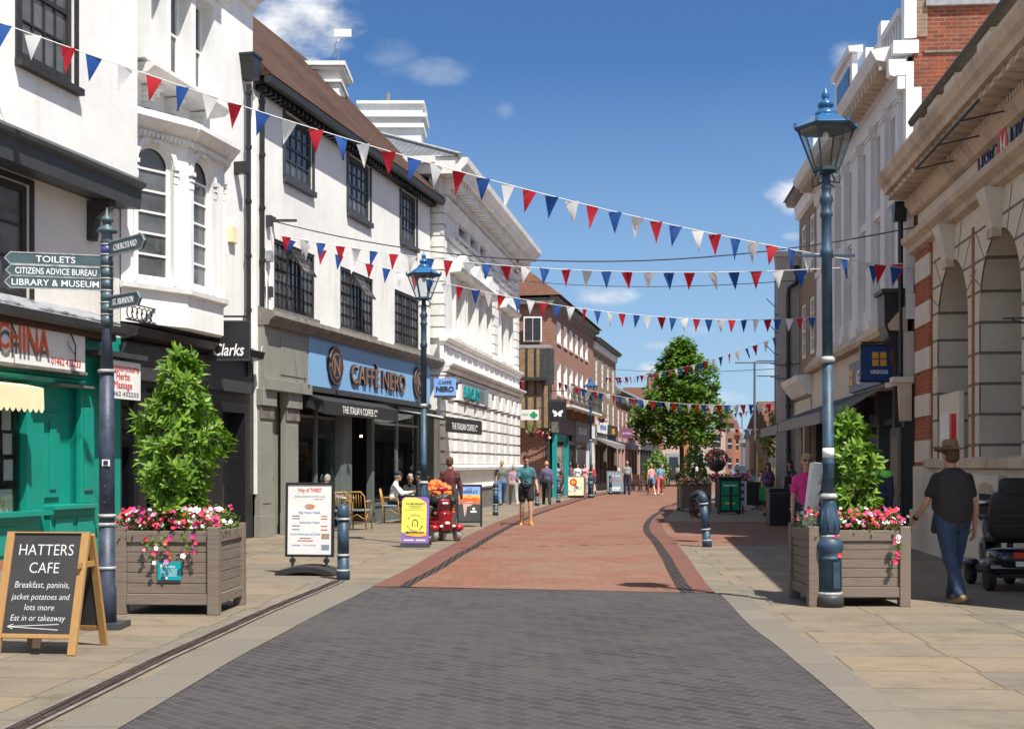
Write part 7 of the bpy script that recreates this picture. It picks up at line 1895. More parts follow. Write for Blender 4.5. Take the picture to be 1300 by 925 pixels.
def fn(m, W, H, z): m.text('CAFFÈ', 0, H*.64, z, H*.28, 'ink_dark', .003, bold=.02); m.text('NERO', 0, H*.22, z, H*.42, 'ink_dark', .004, fit=W*.8, bold=.05); m.box((-W/2, -.06, -.04), (W/2, 0, .04), 'charcoal')
hanging('hanging_sign', 'pale blue hanging sign with black lettering beyond the coffee shop', LF, 551, 579, 480, 502, fn, 'sign_blue', u=LF.u(541))
def fn(m, W, H, z):
    c = W*.22; m.box((c-.09*W, H*.18, z), (c+.09*W, H*.82, z+.01), 'green_sign'); m.box((c-.2*W, H*.36, z), (c+.2*W, H*.64, z+.012), 'green_sign'); m.text('PHARMACY', -W*.25, H*.42, z, .15, 'green_sign', .003, fit=W*.4)
hanging('hanging_sign', 'small white pharmacy sign with a green cross', BF, 661, 684, 520, 533, fn, 'paper', u=-1.7)
def fn(m, W, H, z):
    for s_ in (-1, 1):
        m.poly([(0, H*.42), (s_*W*.08, H*.52), (s_*W*.30, H*.60), (s_*W*.28, H*.44), (s_*W*.18, H*.40), (s_*W*.24, H*.28), (s_*W*.10, H*.25), (0, H*.36)], z, z+.01, 'ink_white')
    m.box((-W/2, H, -.05), (W/2, H+.12, .05), 'charcoal')
hanging('hanging_sign', 'large black hanging sign with a white butterfly', BF, 697, 719, 510, 535, fn, 'black_paint', above=.5, u=-1.1)
def fn(m, W, H, z):
    for i in (-1, 1):
        for j in (0, 1): cx, cy = i*W*.115, H*(.52+.22*j); r = W*.09; m.box((cx-r, cy-r, z), (cx+r, cy+r, z+.008), 'greggs_orange')
    m.text('GREGGS', 0, H*.2, z, .10, 'ink_white', .002, fit=W*.5, bold=.02)
    m.box((-W/2-.02, -.01, -.055), (-W/2+.02, H+.01, .055), 'black_paint'); m.box((W/2-.02, -.01, -.055), (W/2+.02, H+.01, .055), 'black_paint'); m.box((-W/2-.03, H, -.06), (W/2+.03, H+.05, .06), 'black_paint'); m.box((-W/2-.02, -.03, -.055), (W/2+.02, .01, .055), 'black_paint')
hanging('hanging_sign', 'navy illuminated box sign with four orange squares outside the bakery', TF, 1093, 1137, 440, 483, fn, 'navy_sign', .12, u=10.4)
def fn(m, W, H, z): m.text('Hair & Beauty', 0, H*.4, z, .2, 'ink_white', .003, fit=W*.8)
hanging('hanging_sign', 'plum coloured sign on the low terrace past the bistro', NF, 789, 803, 543, 556, fn, 'sign_plum', u=2)
# wooden hanging basket pair by the pharmacy
def baskets():
    for i, (x, y, Y, lab) in enumerate(((676, 548, 57.0, 'flower basket under the pharmacy sign'), (693, 549, 58.0, 'flower basket under the butterfly sign'), (764, 531, 72, 'flower basket on the brown building above the cafe sign'))):
        p = pt(x, y, Y); t = thing('hanging_basket', lab, 'hanging basket', p, 0, 'small hanging flower baskets'); m = MB(); m.lathe([(0, -.25), (.14, -.2), (.2, -.06), (.22, 0)], 12, 'interior_wood'); m.build('bowl', t)
        rnd = random.Random(i); vs = []; fs = []
        for k in range(160): q = Vector((rnd.gauss(0, .14), rnd.gauss(0, .14), rnd.gauss(.05, .12))); leaf(vs, fs, q, q+Vector((0, 0, .2)), Vector((0, 0, 1)), .12, .06)
        m = MB(); m.add(vs, fs, 'topiary_leaf'); m.build('foliage', t); m = MB()
        for k in range(26): q = Vector((rnd.gauss(0, .15), -.1+rnd.gauss(0, .12), rnd.gauss(.0, .12))); m.add([q+Vector((.05*math.cos(a*1.05), 0, .05*math.sin(a*1.05))) for a in range(6)], [tuple(range(6))], 'petal')
        m.build('blossom', t)
baskets()

# ---- bunting ----------------------------------------------------------------
FLAG = {}
def flag_obj(c, w, h, rnd):
    key = (c, w, h, rnd)
    if key not in FLAG:
        r = random.Random(rnd*7+len(c)); b = r.choice((-1, 1))*r.uniform(.02, .075); m = MB(); n = 4; vs = []; fs = []
        for j in range(n+1):
            t = j/n; ww = w/2*(1-t)
            for s_ in (-1, 0, 1): vs.append((s_*ww, b*math.sin(t*2)*(1 if s_ == 0 else .4)+.004*t*r.uniform(-1, 1), -h*t))
        for j in range(n):
            for s_ in (0, 1): a = j*3+s_; fs.append((a, a+1, a+4, a+3))
        m.add(vs, fs, 'bunting_'+c, True); o = m.build('flag'); me = o.data; bpy.data.objects.remove(o); FLAG[key] = me
    return FLAG[key]
def bunting(label, A, B, mid, n, cols=('red', 'white', 'blue'), w=.21, h=.34, start=0, u0=.01, u1=.99, seed=0):
    """string from A to B sagging so that it passes the measured middle point"""
    rnd = random.Random(seed+3); A = Vector(A); B = Vector(B)
    best = min((abs(((A+(B-A)*k/400).x/(A+(B-A)*k/400).y)*FPX+CENX-mid[0]), k/400) for k in range(401))[1]
    p = A+(B-A)*best; sag = (p.z-hz(mid[1], p.y))/(4*best*(1-best))
    P_ = lambda u: A+(B-A)*u-Vector((0, 0, sag*4*u*(1-u)))
    t = thing('bunting_string', label, 'bunting', A, 0, 'bunting strings across the street')
    m = MB(); m.tube([P_(k/48)-A for k in range(49)], .007, 4, 'string_white'); m.build('cord', t)
    d = (B-A); yaw = math.atan2(d.y, d.x)
    for i in range(n):
        u = u0+(u1-u0)*(i+rnd.uniform(-.08, .08)+.5)/n; q = P_(u)-A
        o = bpy.data.objects.new('flag', flag_obj(cols[(i+start) % len(cols)], w, h, rnd.randint(0, 7))); col.objects.link(o); o.parent = t
        slope = math.atan2((P_(u+.01)-P_(u)).z, (P_(u+.01)-P_(u)).xy.length)
        o.location = q+Vector((0, 0, -.004)); o.rotation_euler = (rad(rnd.uniform(-6, 16)), -slope*.6+rad(rnd.uniform(-9, 9)), yaw*.6+rad(rnd.gauss(0, 15)))
R_, W_, B_ = 'red', 'white', 'blue'
bunting('nearest and highest bunting string rising to the upper left corner', pt(-30, 18, 16.6), pt(1158, 342, 22.8), (690, 246), 40, (B_, W_, R_), w=.225, h=.35)
bunting('upper of the two bunting strings starting above the coffee shop casement', pt(347, 297, 27.4), pt(1163, 333, 22.8), (800, 345), 31, (R_, W_, B_), w=.22, h=.34, seed=1)
bunting('lower of the two bunting strings starting above the coffee shop casement', pt(350, 298, 27.6), pt(1042, 402, 34.3), (720, 389), 40, (B_, W_, R_), w=.22, h=.34, seed=2)
bunting('bunting string running from the brown building over the big tree to the grey end wall', pt(757, 478, 83), pt(1028, 412, 37.2), (905, 456), 36, (B_, R_, W_), w=.24, h=.36, seed=3)
bunting('bunting string level with the middle of the tree, from the brick range', pt(684, 477, 60), pt(985, 512, 47), (830, 509), 34, (R_, B_, W_), w=.26, h=.4, seed=4)
bunting('bunting string across the brick range just above the far lamp', pt(657, 483, 56), pt(800, 480, 92), (730, 487), 22, (R_, B_, W_), w=.26, h=.4, seed=5)
bunting('low far bunting string across the lower tree crown', pt(806, 532, 100), pt(962, 545, 92), (880, 541), 30, (W_, R_, W_, B_), w=.3, h=.42, seed=6)
bunting('faint far bunting string halfway down the tree crown', pt(795, 528, 104), pt(982, 514, 85), (880, 531), 30, (R_, W_, B_), w=.28, h=.4, seed=7)
def wire(label, A, B, sag):
    m = MB(); A = Vector(A); B = Vector(B); m.tube([(A+(B-A)*k/24-Vector((0, 0, sag*4*(k/24)*(1-k/24))))-A for k in range(25)], .012, 4, 'cable'); o = m.build('overhead_wire'); o.location = A; tag(o, label, 'wire', 'overhead wires')
wire('overhead wire from the coffee shop wall to the bank corner', pt(340, 279, 26.8), pt(1163, 288, 22.8), .75)
wire('overhead wire from the white stucco building to the grey house', pt(640, 354, 50), pt(1022, 355, 36.5), .25)
wire('overhead wire low over the tree between the far houses', pt(757, 466, 82), pt(985, 468, 46), .2)
m = MB(); m.cbox((0, 0, 0), (.5, .06, .05), 'cable'); m.cbox((-.25, 0, .02), (.1, .1, .1), 'cable'); o = m.build('wire_bracket'); o.location = pt(362, 280, 26.9); tag(o, 'black cable bracket on the coffee shop wall', 'bracket')

# ---- mobility scooters ---------------------------------------------------------
def wheel(m, c, r, w, tm, rim, spokes=5):
    c = Vector(c); m.lathe([(r*.62, -w/2), (r*.92, -w/2), (r, -w*.3), (r, w*.3), (r*.92, w/2), (r*.62, w/2)], 24, tm, c, axis='x')
    m.lathe([(0, -w*.38), (r*.62, -w*.38), (r*.62, w*.38), (0, w*.38)], 20, 'rubber', c, axis='x')
    for s_ in (-1, 1):
        x = c.x+s_*w*.42
        for k in range(spokes):
            a = 2*math.pi*k/spokes; m.bar((x, c.y, c.z), (x, c.y+r*.58*math.cos(a), c.z+r*.58*math.sin(a)), r*.16, .012, rim, up=(1, 0, 0))
        m.lathe([(r*.15, -.006), (r*.15, .006)], 10, rim, (x, c.y, c.z), axis='x'); m.lathe([(r*.56, -.005), (r*.62, -.005), (r*.62, .005), (r*.56, .005)], 20, rim, (x, c.y, c.z), axis='x')
def rounded(m, c, size, mat, r=.3, R=None, n=10):
    """superellipsoid lump"""
    vs = []; fs = []; hx, hy, hz_ = [s/2 for s in size]; e = r
    f = lambda v: math.copysign(abs(v)**e, v)
    for j in range(n+1):
        p = -math.pi/2+math.pi*j/n
        for i in range(2*n): q = math.pi*i/n; vs.append(Vector((hx*f(math.cos(p))*f(math.cos(q)), hy*f(math.cos(p))*f(math.sin(q)), hz_*f(math.sin(p)))))
    for j in range(n):
        for i in range(2*n): a = j*2*n+i; b = j*2*n+(i+1) % (2*n); fs.append((a, b, b+2*n, a+2*n))
    T = Matrix.Translation(Vector(c))
    if R is not None: T = T @ R.to_4x4()
    m.add([T @ v for v in vs], fs, mat, True)
def scooter(label, loc, yaw, paint, tyre, rim, big=False, plate=False):
    """faces -Y (towards the camera) when yaw = 0"""
    t = thing('mobility_scooter', label, 'mobility scooter', loc, yaw)
    Rx = lambda a: Matrix.Rotation(rad(a), 3, 'X')
    for x, y, r in ((-.24, -.52, .13), (.24, -.52, .13), (-.28, .38, .15), (.28, .38, .15)):
        m = MB(); wheel(m, (x, y, r), r, .09, tyre, rim); m.build('wheel', t)
    m = MB(); rounded(m, (0, -.06, .22), (.50, .80, .10), 'charcoal', .35); rounded(m, (0, .38, .38), (.60, .52, .24), paint, .4); m.box((-.16, -.5, .15), (.16, .4, .2), 'charcoal')
    rounded(m, (-.26, -.50, .27), (.18, .36, .12), paint, .6); rounded(m, (.26, -.50, .27), (.18, .36, .12), paint, .6); rounded(m, (-.29, .38, .31), (.16, .44, .14), paint, .6); rounded(m, (.29, .38, .31), (.16, .44, .14), paint, .6)
    m.build('chassis', t)
    m = MB(); rounded(m, (0, -.50, .40), (.26, .20, .40), paint, .5, Rx(14)); rounded(m, (0, -.42, .68), (.24, .11, .34), paint, .5, Rx(24)); rounded(m, (0, -.505, .74), (.13, .05, .06), 'paper', .7, Rx(20)); m.box((-.09, -.60, .50), (.09, -.575, .58), 'charcoal'); m.build('front_cowl', t)
    if not plate:
        m = MB()
        for k in range(5): z = .62+.055*k; m.tube([(-.15-.01*k, -.50, z), (-.15-.01*k, -.72, z), (.15+.01*k, -.72, z), (.15+.01*k, -.50, z), (-.15-.01*k, -.50, z)], .005, 4, 'seat_black')
        for x in (-.15, -.075, 0, .075, .15):
            m.tube([(x, -.51, .61), (x, -.715, .61), (x*1.15, -.725, .85)], .004, 4, 'seat_black')
        m.build('wire_basket', t)
    m = MB(); m.cyl((0, -.42, .75), (0, -.32, 1.0), .028, .028, 8, 'charcoal'); m.tube([(-.3, -.22, .94), (-.22, -.32, 1.0), (0, -.34, 1.02), (.22, -.32, 1.0), (.3, -.22, .94)], .016, 6, 'seat_black'); rounded(m, (0, -.34, 1.02), (.22, .14, .09), paint, .6)
    for s_ in (-1, 1): m.tube([(s_*.2, -.32, 1.0), (s_*.27, -.36, 1.12), (s_*.3, -.37, 1.18)], .007, 5, 'charcoal'); rounded(m, (s_*.31, -.38, 1.22), (.10, .03, .12), 'seat_black', .6)
    m.build('tiller', t)
    m = MB(); m.cyl((0, .26, .45), (0, .26, .60), .04, .04, 8, 'charcoal'); rounded(m, (0, .22, .63), (.50, .46, .13), 'seat_black', .45); rounded(m, (0, .46, .90), (.52 if not big else .62, .13, .60), 'seat_black', .4, Rx(-8))
    if big:
        for zz in (.78, .90, 1.02): m.bar((-.24, .535, zz), (.24, .535, zz), .012, .012, 'charcoal')
    m.build('seat', t)
    if big: m = MB(); rounded(m, (0, .50, 1.24), (.42, .12, .22), 'seat_black', .4); m.cyl((-.1, .48, 1.1), (-.1, .49, 1.25), .012, .012, 6, 'metal_grey'); m.cyl((.1, .48, 1.1), (.1, .49, 1.25), .012, .012, 6, 'metal_grey'); m.build('headrest', t)
    m = MB()
    for s_ in (-1, 1): m.bar((s_*.30, .42, .72), (s_*.30, .44, .86), .03, .03, 'charcoal'); rounded(m, (s_*.31, .25, .88), (.07, .38, .05), 'seat_black', .5)
    m.build('armrest', t)
    if plate:
        m = MB(); rounded(m, (0, .63, .40), (.5, .08, .12), 'scooter_navy', .5); m.cbox((-.02, .675, .44), (.22, .02, .07), 'ink_red'); m.cbox((-.02, .68, .34), (.17, .012, .06), 'paper'); m.cbox((-.24, .66, .47), (.07, .02, .05), 'bag_orange'); m.box((-.33, .55, .28), (.33, .62, .32), 'metal_grey')
        m.tube([(-.3, .5, .5), (-.2, .62, .52), (.2, .62, .52), (.3, .5, .5)], .012, 6, 'metal_grey'); m.build('rear_bumper', t)
    else:
        m = MB(); rounded(m, (0, -.62, .36), (.10, .05, .06), 'paper', .7); rounded(m, (-.13, -.63, .30), (.07, .05, .05), 'paper', .7); rounded(m, (.13, -.63, .30), (.07, .05, .05), 'paper', .7); m.build('headlight', t)
    return t
scooter('red mobility scooter with grey tyres parked behind the yellow board', (-1.52, 25.3, 0), rad(24), 'scooter_red', 'tyre_grey', 'paper')
def orange_bags():
    t = thing('rain_jacket', 'orange jackets heaped over the seat and arm of the red scooter', 'jacket', (-1.46, 25.4, 0), rad(24)); rnd = random.Random(2); m = MB()
    for p, q, r0, r1 in (((-.2, .35, 1.0), (.2, .4, 1.05), .11, .12), ((.1, .25, 1.08), (.25, .5, 1.0), .10, .09), ((-.15, .2, .95), (.25, .2, .92), .09, .10), ((.25, .3, 1.0), (.36, .25, .55), .10, .06), ((.3, .45, .95), (.38, .4, .62), .08, .06), ((-.2, .3, 1.1), (.0, .35, 1.14), .08, .07)): cap(m, p, q, r0, r1)
    fused('cloth', m, t, 'bag_orange', .014, 2, .045, seed=5)
    m = MB(); cap(m, (-.1, -.05, .80), (.14, -.05, .84), .10, .09); cap(m, (.28, .05, .78), (.3, .2, .7), .08, .09); fused('dark_lining', m, t, 'seat_black', .014, 2, .03, seed=8)
def orange_bags_old():
    t = thing('rain_jacket', 'orange jackets and bags heaped over the seat of the red scooter', 'jacket', (-1.30, 25.35, 0), rad(28)); rnd = random.Random(2); m = MB()
    for i in range(12): rounded(m, (rnd.uniform(-.2, .28), rnd.uniform(.1, .5), rnd.uniform(.95, 1.18)), (rnd.uniform(.2, .34), rnd.uniform(.18, .3), rnd.uniform(.14, .24)), 'bag_orange', .8, Matrix.Rotation(rnd.uniform(0, 3), 3, 'Z') @ Matrix.Rotation(rnd.uniform(-.6, .6), 3, 'X'), 8)
    for i in range(6): rounded(m, (.36+rnd.uniform(-.04, .04), rnd.uniform(.15, .5), .95-i*.10), (.14, .2, .2), 'bag_orange', .8, Matrix.Rotation(rnd.uniform(0, 1), 3, 'Z'), 8)
    rounded(m, (-.02, -.12, .86), (.3, .2, .26), 'seat_black', .6); rounded(m, (.3, .1, .75), (.2, .3, .26), 'seat_black', .6); m.build('cloth', t)
orange_bags()
scooter('black and navy mobility scooter with a tall headrest parked against the bank', (6.02, 15.45, 0), rad(176), 'scooter_navy', 'rubber', 'metal_grey', True, True)

# ---- cafe chairs and table ---------------------------------------------------------
def chair(label, loc, yaw, first=[None]):
    if first[0] is None:
        t = thing('cane_chair', label, 'chair', loc, yaw, 'cane cafe chairs outside the coffee shop'); c = 'cane'
        m = MB(); rounded(m, (0, 0, .45), (.46, .44, .05), 'cushion_slate', .4); m.build('seat', t)
        m = MB(); m.tube([(-.22, .2, .0), (-.21, .21, .45), (-.2, .27, .78), (-.12, .29, .88), (.12, .29, .88), (.2, .27, .78), (.21, .21, .45), (.22, .2, 0)], .016, 7, c)
        for k in range(5): x = -.12+k*.06; m.tube([(x, .22, .46), (x, .285, .87)], .007, 5, c)
        m.build('backrest', t)
        for s_ in (-1, 1): m = MB(); m.tube([(s_*.23, -.26, 0), (s_*.22, -.2, .45), (s_*.23, -.19, .62), (s_*.24, -.1, .67), (s_*.23, .22, .66)], .016, 7, c); m.build('leg', t)
        m = MB(); m.tube([(-.22, -.22, .24), (0, -.2, .36), (.22, -.22, .24)], .010, 6, c); m.tube([(-.21, .2, .24), (0, .19, .36), (.21, .2, .24)], .010, 6, c)
        m.tube([(-.22, -.2, .24), (-.2, 0, .36), (-.22, .2, .24)], .010, 6, c); m.tube([(.22, -.2, .24), (.2, 0, .36), (.22, .2, .24)], .010, 6, c); m.build('brace', t); first[0] = t; return t
    return dup(first[0], loc, yaw, label)
chair('empty cane chair just right of the poster stand', (-3.98, 28.9, 0), rad(200))
chair('empty cane chair in front of the coffee shop doorway', (-3.55, 29.3, 0), rad(170))
CH1 = chair('cane chair under the man in the white shirt', (-3.12, 32.6, 0), rad(90))
chair('cane chair under the person in lilac behind the poster stand', (-4.5, 29.7, 0), rad(240))
chair('cane chair of the person in black by the awning', (-2.2, 33.0, 0), rad(-90))
def table(label, loc, first=[None]):
    t = thing('cafe_table', label, 'table', loc, 0, 'round cafe tables'); m = MB(); m.lathe([(.33, .71), (.34, .725), (.33, .74)], 24, 'metal_grey'); m.build('table_top', t)
    m = MB(); m.cyl((0, 0, .03), (0, 0, .71), .025, .025, 8, 'charcoal'); [m.bar((0, 0, .05), (.25*math.cos(a), .25*math.sin(a), .01), .03, .03, 'charcoal') for a in (.5, 2.07, 3.64, 5.2)]; m.build('leg', t)
table('round cafe table between the seated man and woman', (-2.62, 32.8, 0)); table('round cafe table behind the poster stand', (-4.05, 29.9, 0))
table('round cafe table before the seated woman in purple', (8.2, 42.3, 0))
m = MB(); m.tube([(0, 0, 0), (0, .02, .8), (.02, .02, .86), (.08, .02, .88), (.12, .02, .84)], .011, 6, 'pine_frame'); o = m.build('walking_stick'); o.location = (-2.47, 31.7, 0); tag(o, 'wooden walking stick held up by the seated man in white', 'walking stick')
# far cafe furniture
def far_seat(x, y, lab): 
    m = MB(); m.box((-.25, -.25, .4), (.25, .25, .46), 'interior_wood'); m.box((-.25, .2, .46), (.25, .25, .95), 'interior_wood'); [m.box((a-.02, b-.02, 0), (a+.02, b+.02, .4), 'dark_timber') for a in (-.22, .22) for b in (-.22, .22)]
    o = m.build('dark_chair'); o.location = (x, y, 0); o.rotation_euler = (0, 0, rad(hash(lab) % 90)); tag(o, lab, 'chair', 'dark wooden chairs outside the far cafe')
random.seed(11)
for i in range(8):
    x = 6.2+.45*(i % 4)+(i//4)*.9; y = 72+(i//4)*3+(i % 2); o = None
    m = MB(); m.box((-.25, -.25, .4), (.25, .25, .46), 'interior_wood'); m.box((-.25, .2, .46), (.25, .25, .95), 'interior_wood'); [m.box((a-.02, b-.02, 0), (a+.02, b+.02, .4), 'dark_timber') for a in (-.22, .22) for b in (-.22, .22)]
    o = m.build('dark_chair'); o.location = (x, y, 0); o.rotation_euler = (0, 0, random.uniform(0, 3)); tag(o, 'dark wooden chair among those outside the far bistro', 'chair', 'dark wooden chairs outside the far bistro')

# ---- cars at the junction -----------------------------------------------------------
def car(label, loc, yaw, paint):
    t = thing('parked_car', label, 'car', loc, yaw, 'cars at the far junction')
    prof = [(-2.0, .35), (-2.05, .6), (-1.95, .82), (-1.1, .95), (-.5, 1.42), (.9, 1.47), (1.7, 1.05), (2.0, .95), (2.05, .5), (2.0, .3)]
    m = MB(); n = len(prof); vs = []
    for s_, k in ((-1, 1), (1, 1)):
        for y, z in prof: vs.append((s_*(.85 if z < 1.0 else .66), y, z))
    m.add(vs, [tuple(range(n))[::-1], tuple(range(n, 2*n))]+[(i, (i+1) % n, n+(i+1) % n, n+i) for i in range(n)], paint); m.build('body', t, bevel=.05)
    m = MB(); m.add([(-.66, -1.08, .99), (.66, -1.08, .99), (.58, -.56, 1.39), (-.58, -.56, 1.39)], [(0, 1, 2, 3)], 'car_glass'); 
    for s_ in (-1, 1): m.add([(s_*.80, -.95, 1.0), (s_*.80, 1.4, 1.03), (s_*.70, .9, 1.38), (s_*.70, -.45, 1.36)], [(0, 1, 2, 3)], 'car_glass')
    m.build('windscreen', t)
    for x, y in ((-.75, -1.25), (.75, -1.25), (-.75, 1.3), (.75, 1.3)): m = MB(); wheel(m, (x, y, .31), .31, .2, 'rubber', 'metal_grey'); m.build('wheel', t)
    for s_ in (-1, 1): m = MB(); rounded(m, (s_*.62, -2.0, .70), (.34, .12, .16), 'paper', .6); m.build('headlight', t)
    m = MB(); m.cbox((0, -2.05, .45), (.5, .03, .11), 'paper'); m.cbox((0, -2.04, .62), (.8, .03, .1), 'charcoal'); m.build('number_plate', t)
car('dark blue hatchback facing the camera at the far junction', (24.0, 132, 0), rad(-5), 'car_blue')
car('pale silver car half hidden behind the white notice board', (27.6, 138, 0), rad(-8), 'car_silver')
m = MB(); m.cyl((0, 0, 0), (0, 0, 8.4), .1, .07, 8, 'steel_pole'); m.bar((-1.3, 0, 8.3), (3.6, 0, 8.3), .09, .09, 'steel_pole'); o = m.build('utility_pole'); o.location = (pt(958, 0, 84).x, 84, 0); tag(o, 'grey pole with a long crossbar right of the big tree', 'pole')
m = MB(); m.cyl((0, 0, 0), (0, 0, 7.5), .09, .06, 8, 'steel_pole'); m.tube([(0, 0, 7.5), (.3, 0, 7.8), (2, 0, 7.9)], .05, 6, 'steel_pole'); o = m.build('street_light'); o.location = (pt(942, 0, 150).x, 150, 0); tag(o, 'plain far street light above the cars', 'street light')
m = MB(); m.cyl((0, 0, 0), (0, 0, 5.9), .06, .05, 8, 'dark_timber'); o = m.build('dark_pole'); o.location = (pt(808, 0, 96).x, 96, 0); tag(o, 'tall dark pole at the end of the left houses', 'pole')
m = MB(); m.add([(-.5, 0, 2.3), (.5, 0, 2.3), (0, 0, 3.0)], [(0, 1, 2)], 'paper'); m.cyl((0, 0, 0), (0, 0, 3.0), .03, .03, 6, 'paper'); m.lathe([(1.1, 2.2), (0, 3.0)], 8, 'paper', smooth=False); o = m.build('parasol'); o.location = (pt(818, 0, 108).x, 108, 0); tag(o, 'closed white parasol at the end of the left houses', 'parasol')

# ---- trees -----------------------------------------------------------------------
def tree(label, loc, H, trunk_h, prof, n, leafs, seed, mat='tree_leaf', clump=26):
    rnd = random.Random(seed); t = thing('street_tree', label, 'tree', loc); m = MB()
    m.tube([(0, 0, 0), (.05, 0, trunk_h*.5), (0, .03, trunk_h), (.05, 0, H*.8)], [.22, .17, .15, .04], 9, 'bark'); ends = []
    def R(z):
        for (a, ra), (b, rb) in zip(prof, prof[1:]):
            if a <= z <= b: return ra+(rb-ra)*(z-a)/(b-a)
        return .3
    vs = []; fs = []
    for i in range(n):
        z = rnd.uniform(prof[0][0], prof[-1][0]); a = rnd.uniform(0, 6.283); r = R(z)*(1-.75*rnd.random()**2)*(1+.35*noise.noise(Vector((math.cos(a)*1.5, math.sin(a)*1.5, z*.6+seed))))
        c = Vector((r*math.cos(a), r*math.sin(a), z)); ends.append(c); rc = rnd.uniform(.35, .75)
        for k in range(clump):
            d = Vector((rnd.gauss(0, 1), rnd.gauss(0, 1), rnd.gauss(0, .75))); d = d.normalized()*rc*rnd.random()**.4; p = c+d
            u = Vector((rnd.uniform(-1, 1), rnd.uniform(-1, 1), rnd.uniform(-.5, .5))).normalized()*leafs; w = u.cross(Vector((rnd.uniform(-.5, .5), rnd.uniform(-.5, .5), 1))).normalized()*leafs*.6
            b = len(vs); vs += [p-u, p-w, p+u, p+w]; fs.append((b, b+1, b+2, b+3))
    for c in ends[::max(1, n//26)]: zt = max(trunk_h*.9, min(H*.75, c.z-1.2)); m.tube([(0, 0, zt), (c.x*.5, c.y*.5, (zt+c.z)/2+.1), tuple(c)], [.07, .045, .015], 6, 'bark')
    m.build('trunk', t); m = MB(); m.add(vs, fs, mat); m.build('crown', t)
tp = gp(866, 617)
tree('large bushy street tree standing at the bend of the street', (12.1, 90, 0), 10.2, 3.2, [(3.0, 2.2), (3.6, 3.2), (4.8, 3.3), (6.0, 2.9), (7.4, 2.3), (8.6, 1.6), (9.6, .9), (10.2, .3)], 430, .19, 4, clump=32)
tree('small tree half hidden behind the grey end wall', (14.8, 70, 0), 4.5, 1.8, [(2.0, .6), (2.8, 1.1), (3.6, 1.0), (4.4, .4)], 60, .11, 9)

# ================================================================== WORLD, SUN, CAMERA
AZ = Vector((.58, -.815)); EL = rad(60)
w = bpy.data.worlds.new('World'); scene.world = w; w.use_nodes = True; nt = w.node_tree
bg = nt.nodes['Background']
sk = nt.nodes.new('ShaderNodeTexSky'); sk.sky_type = 'NISHITA'; sk.sun_disc = False; sk.sun_elevation = EL; sk.sun_rotation = math.atan2(AZ.x, AZ.y)
sk.air_density = 1.0; sk.dust_density = 0.0; sk.ozone_density = 4.0; sk.altitude = 50
tc = nt.nodes.new('ShaderNodeTexCoord'); sep = nt.nodes.new('ShaderNodeSeparateXYZ'); nt.links.new(tc.outputs['Generated'], sep.inputs[0])
def mth(op, a, b=None, c=None, clamp=False):
    n = nt.nodes.new('ShaderNodeMath'); n.operation = op; n.use_clamp = clamp
    for i, v in enumerate((a, b, c)):
        if v is None: continue
        if isinstance(v, (int, float)): n.inputs[i].default_value = v
        else: nt.links.new(v, n.inputs[i])
    return n.outputs[0]
ymax = mth('MAXIMUM', sep.outputs[1], .05)
U = mth('DIVIDE', sep.outputs[0], ymax); V = mth('DIVIDE', sep.outputs[2], ymax)
cmb = nt.nodes.new('ShaderNodeCombineXYZ'); nt.links.new(U, cmb.inputs[0]); nt.links.new(mth('MULTIPLY', V, 1.6), cmb.inputs[1])
n1 = nt.nodes.new('ShaderNodeTexNoise'); n1.inputs['Scale'].default_value = 22; n1.inputs['Detail'].default_value = 8; n1.inputs['Roughness'].default_value = .6; nt.links.new(cmb.outputs[0], n1.inputs['Vector'])
n3 = nt.nodes.new('ShaderNodeTexNoise'); n3.inputs['Scale'].default_value = 7; n3.inputs['Detail'].default_value = 3; nt.links.new(cmb.outputs[0], n3.inputs['Vector'])
nz = mth('ADD', mth('MULTIPLY', mth('SUBTRACT', n1.outputs[0], .5), 2.9), mth('MULTIPLY', mth('SUBTRACT', n3.outputs[0], .5), 2.2))
acc = None
for (x, y, a, b, s_) in ((375, 15, 95, 58, 1.0), (400, 25, 60, 40, 1.0), (375, 86, 42, 16, .9), (330, 40, 60, 60, .8), (545, 92, 62, 20, .28), (500, 70, 36, 22, .16), (768, 374, 48, 15, .85), (835, 438, 26, 8, .8), (1012, 250, 40, 26, .95), (1085, 72, 34, 24, .4), (829, 470, 24, 14, .85), (985, 474, 40, 14, .4), (880, 420, 30, 9, .25), (640, 140, 16, 12, .2), (1006, 300, 18, 7, .3), (900, 505, 60, 12, .3)):
    du = mth('DIVIDE', mth('SUBTRACT', U, (x-650)/1600), a/1600); dv = mth('DIVIDE', mth('SUBTRACT', V, (590-y)/1600), b/1600)
    r2 = mth('ADD', mth('MULTIPLY', du, du), mth('MULTIPLY', dv, dv))
    d = mth('ADD', mth('SUBTRACT', 1.0, r2), nz); ss = nt.nodes.new('ShaderNodeMapRange'); ss.interpolation_type = 'SMOOTHSTEP'; nt.links.new(d, ss.inputs[0])
    ss.inputs[1].default_value = -.1; ss.inputs[2].default_value = 1.5; ss.inputs[3].default_value = 0; ss.inputs[4].default_value = s_
    acc = ss.outputs[0] if acc is None else mth('MAXIMUM', acc, ss.outputs[0])
front = mth('GREATER_THAN', sep.outputs[1], .06); acc = mth('MULTIPLY', acc, front)
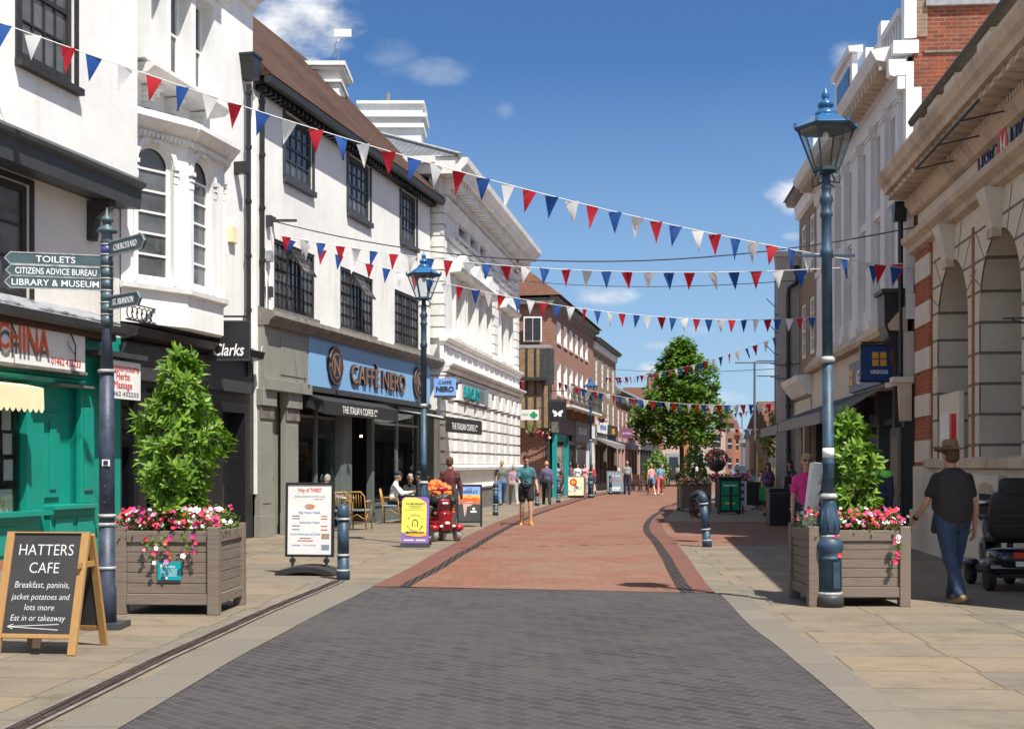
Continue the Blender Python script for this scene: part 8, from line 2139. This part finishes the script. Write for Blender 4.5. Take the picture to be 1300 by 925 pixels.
# unseen broken cloud, added outside the frame to brighten the shaded facades
n2 = nt.nodes.new('ShaderNodeTexNoise'); n2.inputs['Scale'].default_value = 3; n2.inputs['Detail'].default_value = 7; nt.links.new(tc.outputs['Generated'], n2.inputs['Vector'])
back = nt.nodes.new('ShaderNodeMapRange'); nt.links.new(n2.outputs[0], back.inputs[0]); back.inputs[1].default_value = .42; back.inputs[2].default_value = .62; back.inputs[4].default_value = .85
outside = mth('MAXIMUM', mth('LESS_THAN', sep.outputs[1], .06), mth('MAXIMUM', mth('GREATER_THAN', V, .52), mth('GREATER_THAN', mth('ABSOLUTE', U), .62)))
acc = mth('MAXIMUM', acc, mth('MULTIPLY', back.outputs[0], outside))
shade = nt.nodes.new('ShaderNodeMapRange'); nt.links.new(n1.outputs[0], shade.inputs[0]); shade.inputs[1].default_value = .35; shade.inputs[2].default_value = .65; shade.inputs[3].default_value = .72; shade.inputs[4].default_value = 1.0
cl = nt.nodes.new('ShaderNodeMix'); cl.data_type = 'RGBA'; cl.blend_type = 'MULTIPLY'; cl.inputs[0].default_value = 1; cl.inputs[6].default_value = (6.4, 6.5, 6.7, 1); nt.links.new(shade.outputs[0], cl.inputs[7])
gm = nt.nodes.new('ShaderNodeGamma'); gm.inputs[1].default_value = 1.0; nt.links.new(sk.outputs[0], gm.inputs[0])
tn = nt.nodes.new('ShaderNodeMix'); tn.data_type = 'RGBA'; tn.blend_type = 'MULTIPLY'; tn.inputs[0].default_value = 1; tn.inputs[7].default_value = (.36, .53, .69, 1); nt.links.new(gm.outputs[0], tn.inputs[6])
mn = nt.nodes.new('ShaderNodeVectorMath'); mn.operation = 'MINIMUM'; mn.inputs[1].default_value = (7, 7, 8); nt.links.new(tn.outputs[2], mn.inputs[0])
lowf = nt.nodes.new('ShaderNodeMapRange'); nt.links.new(sep.outputs[2], lowf.inputs[0]); lowf.inputs[1].default_value = 0; lowf.inputs[2].default_value = .30; lowf.inputs[3].default_value = .78; lowf.inputs[4].default_value = 0
hzm = nt.nodes.new('ShaderNodeMix'); hzm.data_type = 'RGBA'; nt.links.new(lowf.outputs[0], hzm.inputs[0]); nt.links.new(mn.outputs[0], hzm.inputs[6]); hzm.inputs[7].default_value = (2.75, 3.85, 5.15, 1); skc = hzm.outputs[2]
mx = nt.nodes.new('ShaderNodeMix'); mx.data_type = 'RGBA'; nt.links.new(acc, mx.inputs[0]); nt.links.new(skc, mx.inputs[6]); nt.links.new(cl.outputs[2], mx.inputs[7])
nt.links.new(mx.outputs[2], bg.inputs[0]); bg.inputs[1].default_value = .108
sd = bpy.data.lights.new('sun', 'SUN'); sd.energy = 5.0; sd.angle = rad(.53); sd.color = (1, .95, .86)
so = bpy.data.objects.new('sun', sd); col.objects.link(so)
dirv = -Vector((AZ.x*math.cos(EL), AZ.y*math.cos(EL), math.sin(EL))); so.rotation_euler = dirv.to_track_quat('-Z', 'Y').to_euler(); so.location = (20, -25, 45)
cd = bpy.data.cameras.new('camera'); co = bpy.data.objects.new('camera', cd); col.objects.link(co)
cd.sensor_width = 36; cd.lens = FPX/1300*36; cd.shift_y = (HORY-462.5)/1300; cd.clip_start = .05; cd.clip_end = 6000
co.location = (0, 0, CAMH); co.rotation_euler = (rad(90), 0, 0); scene.camera = co
scene.view_settings.view_transform = 'Standard'; scene.view_settings.look = 'None'; scene.view_settings.gamma = 1; scene.view_settings.exposure = .60
scene.render.resolution_x = 1024; scene.render.resolution_y = 728
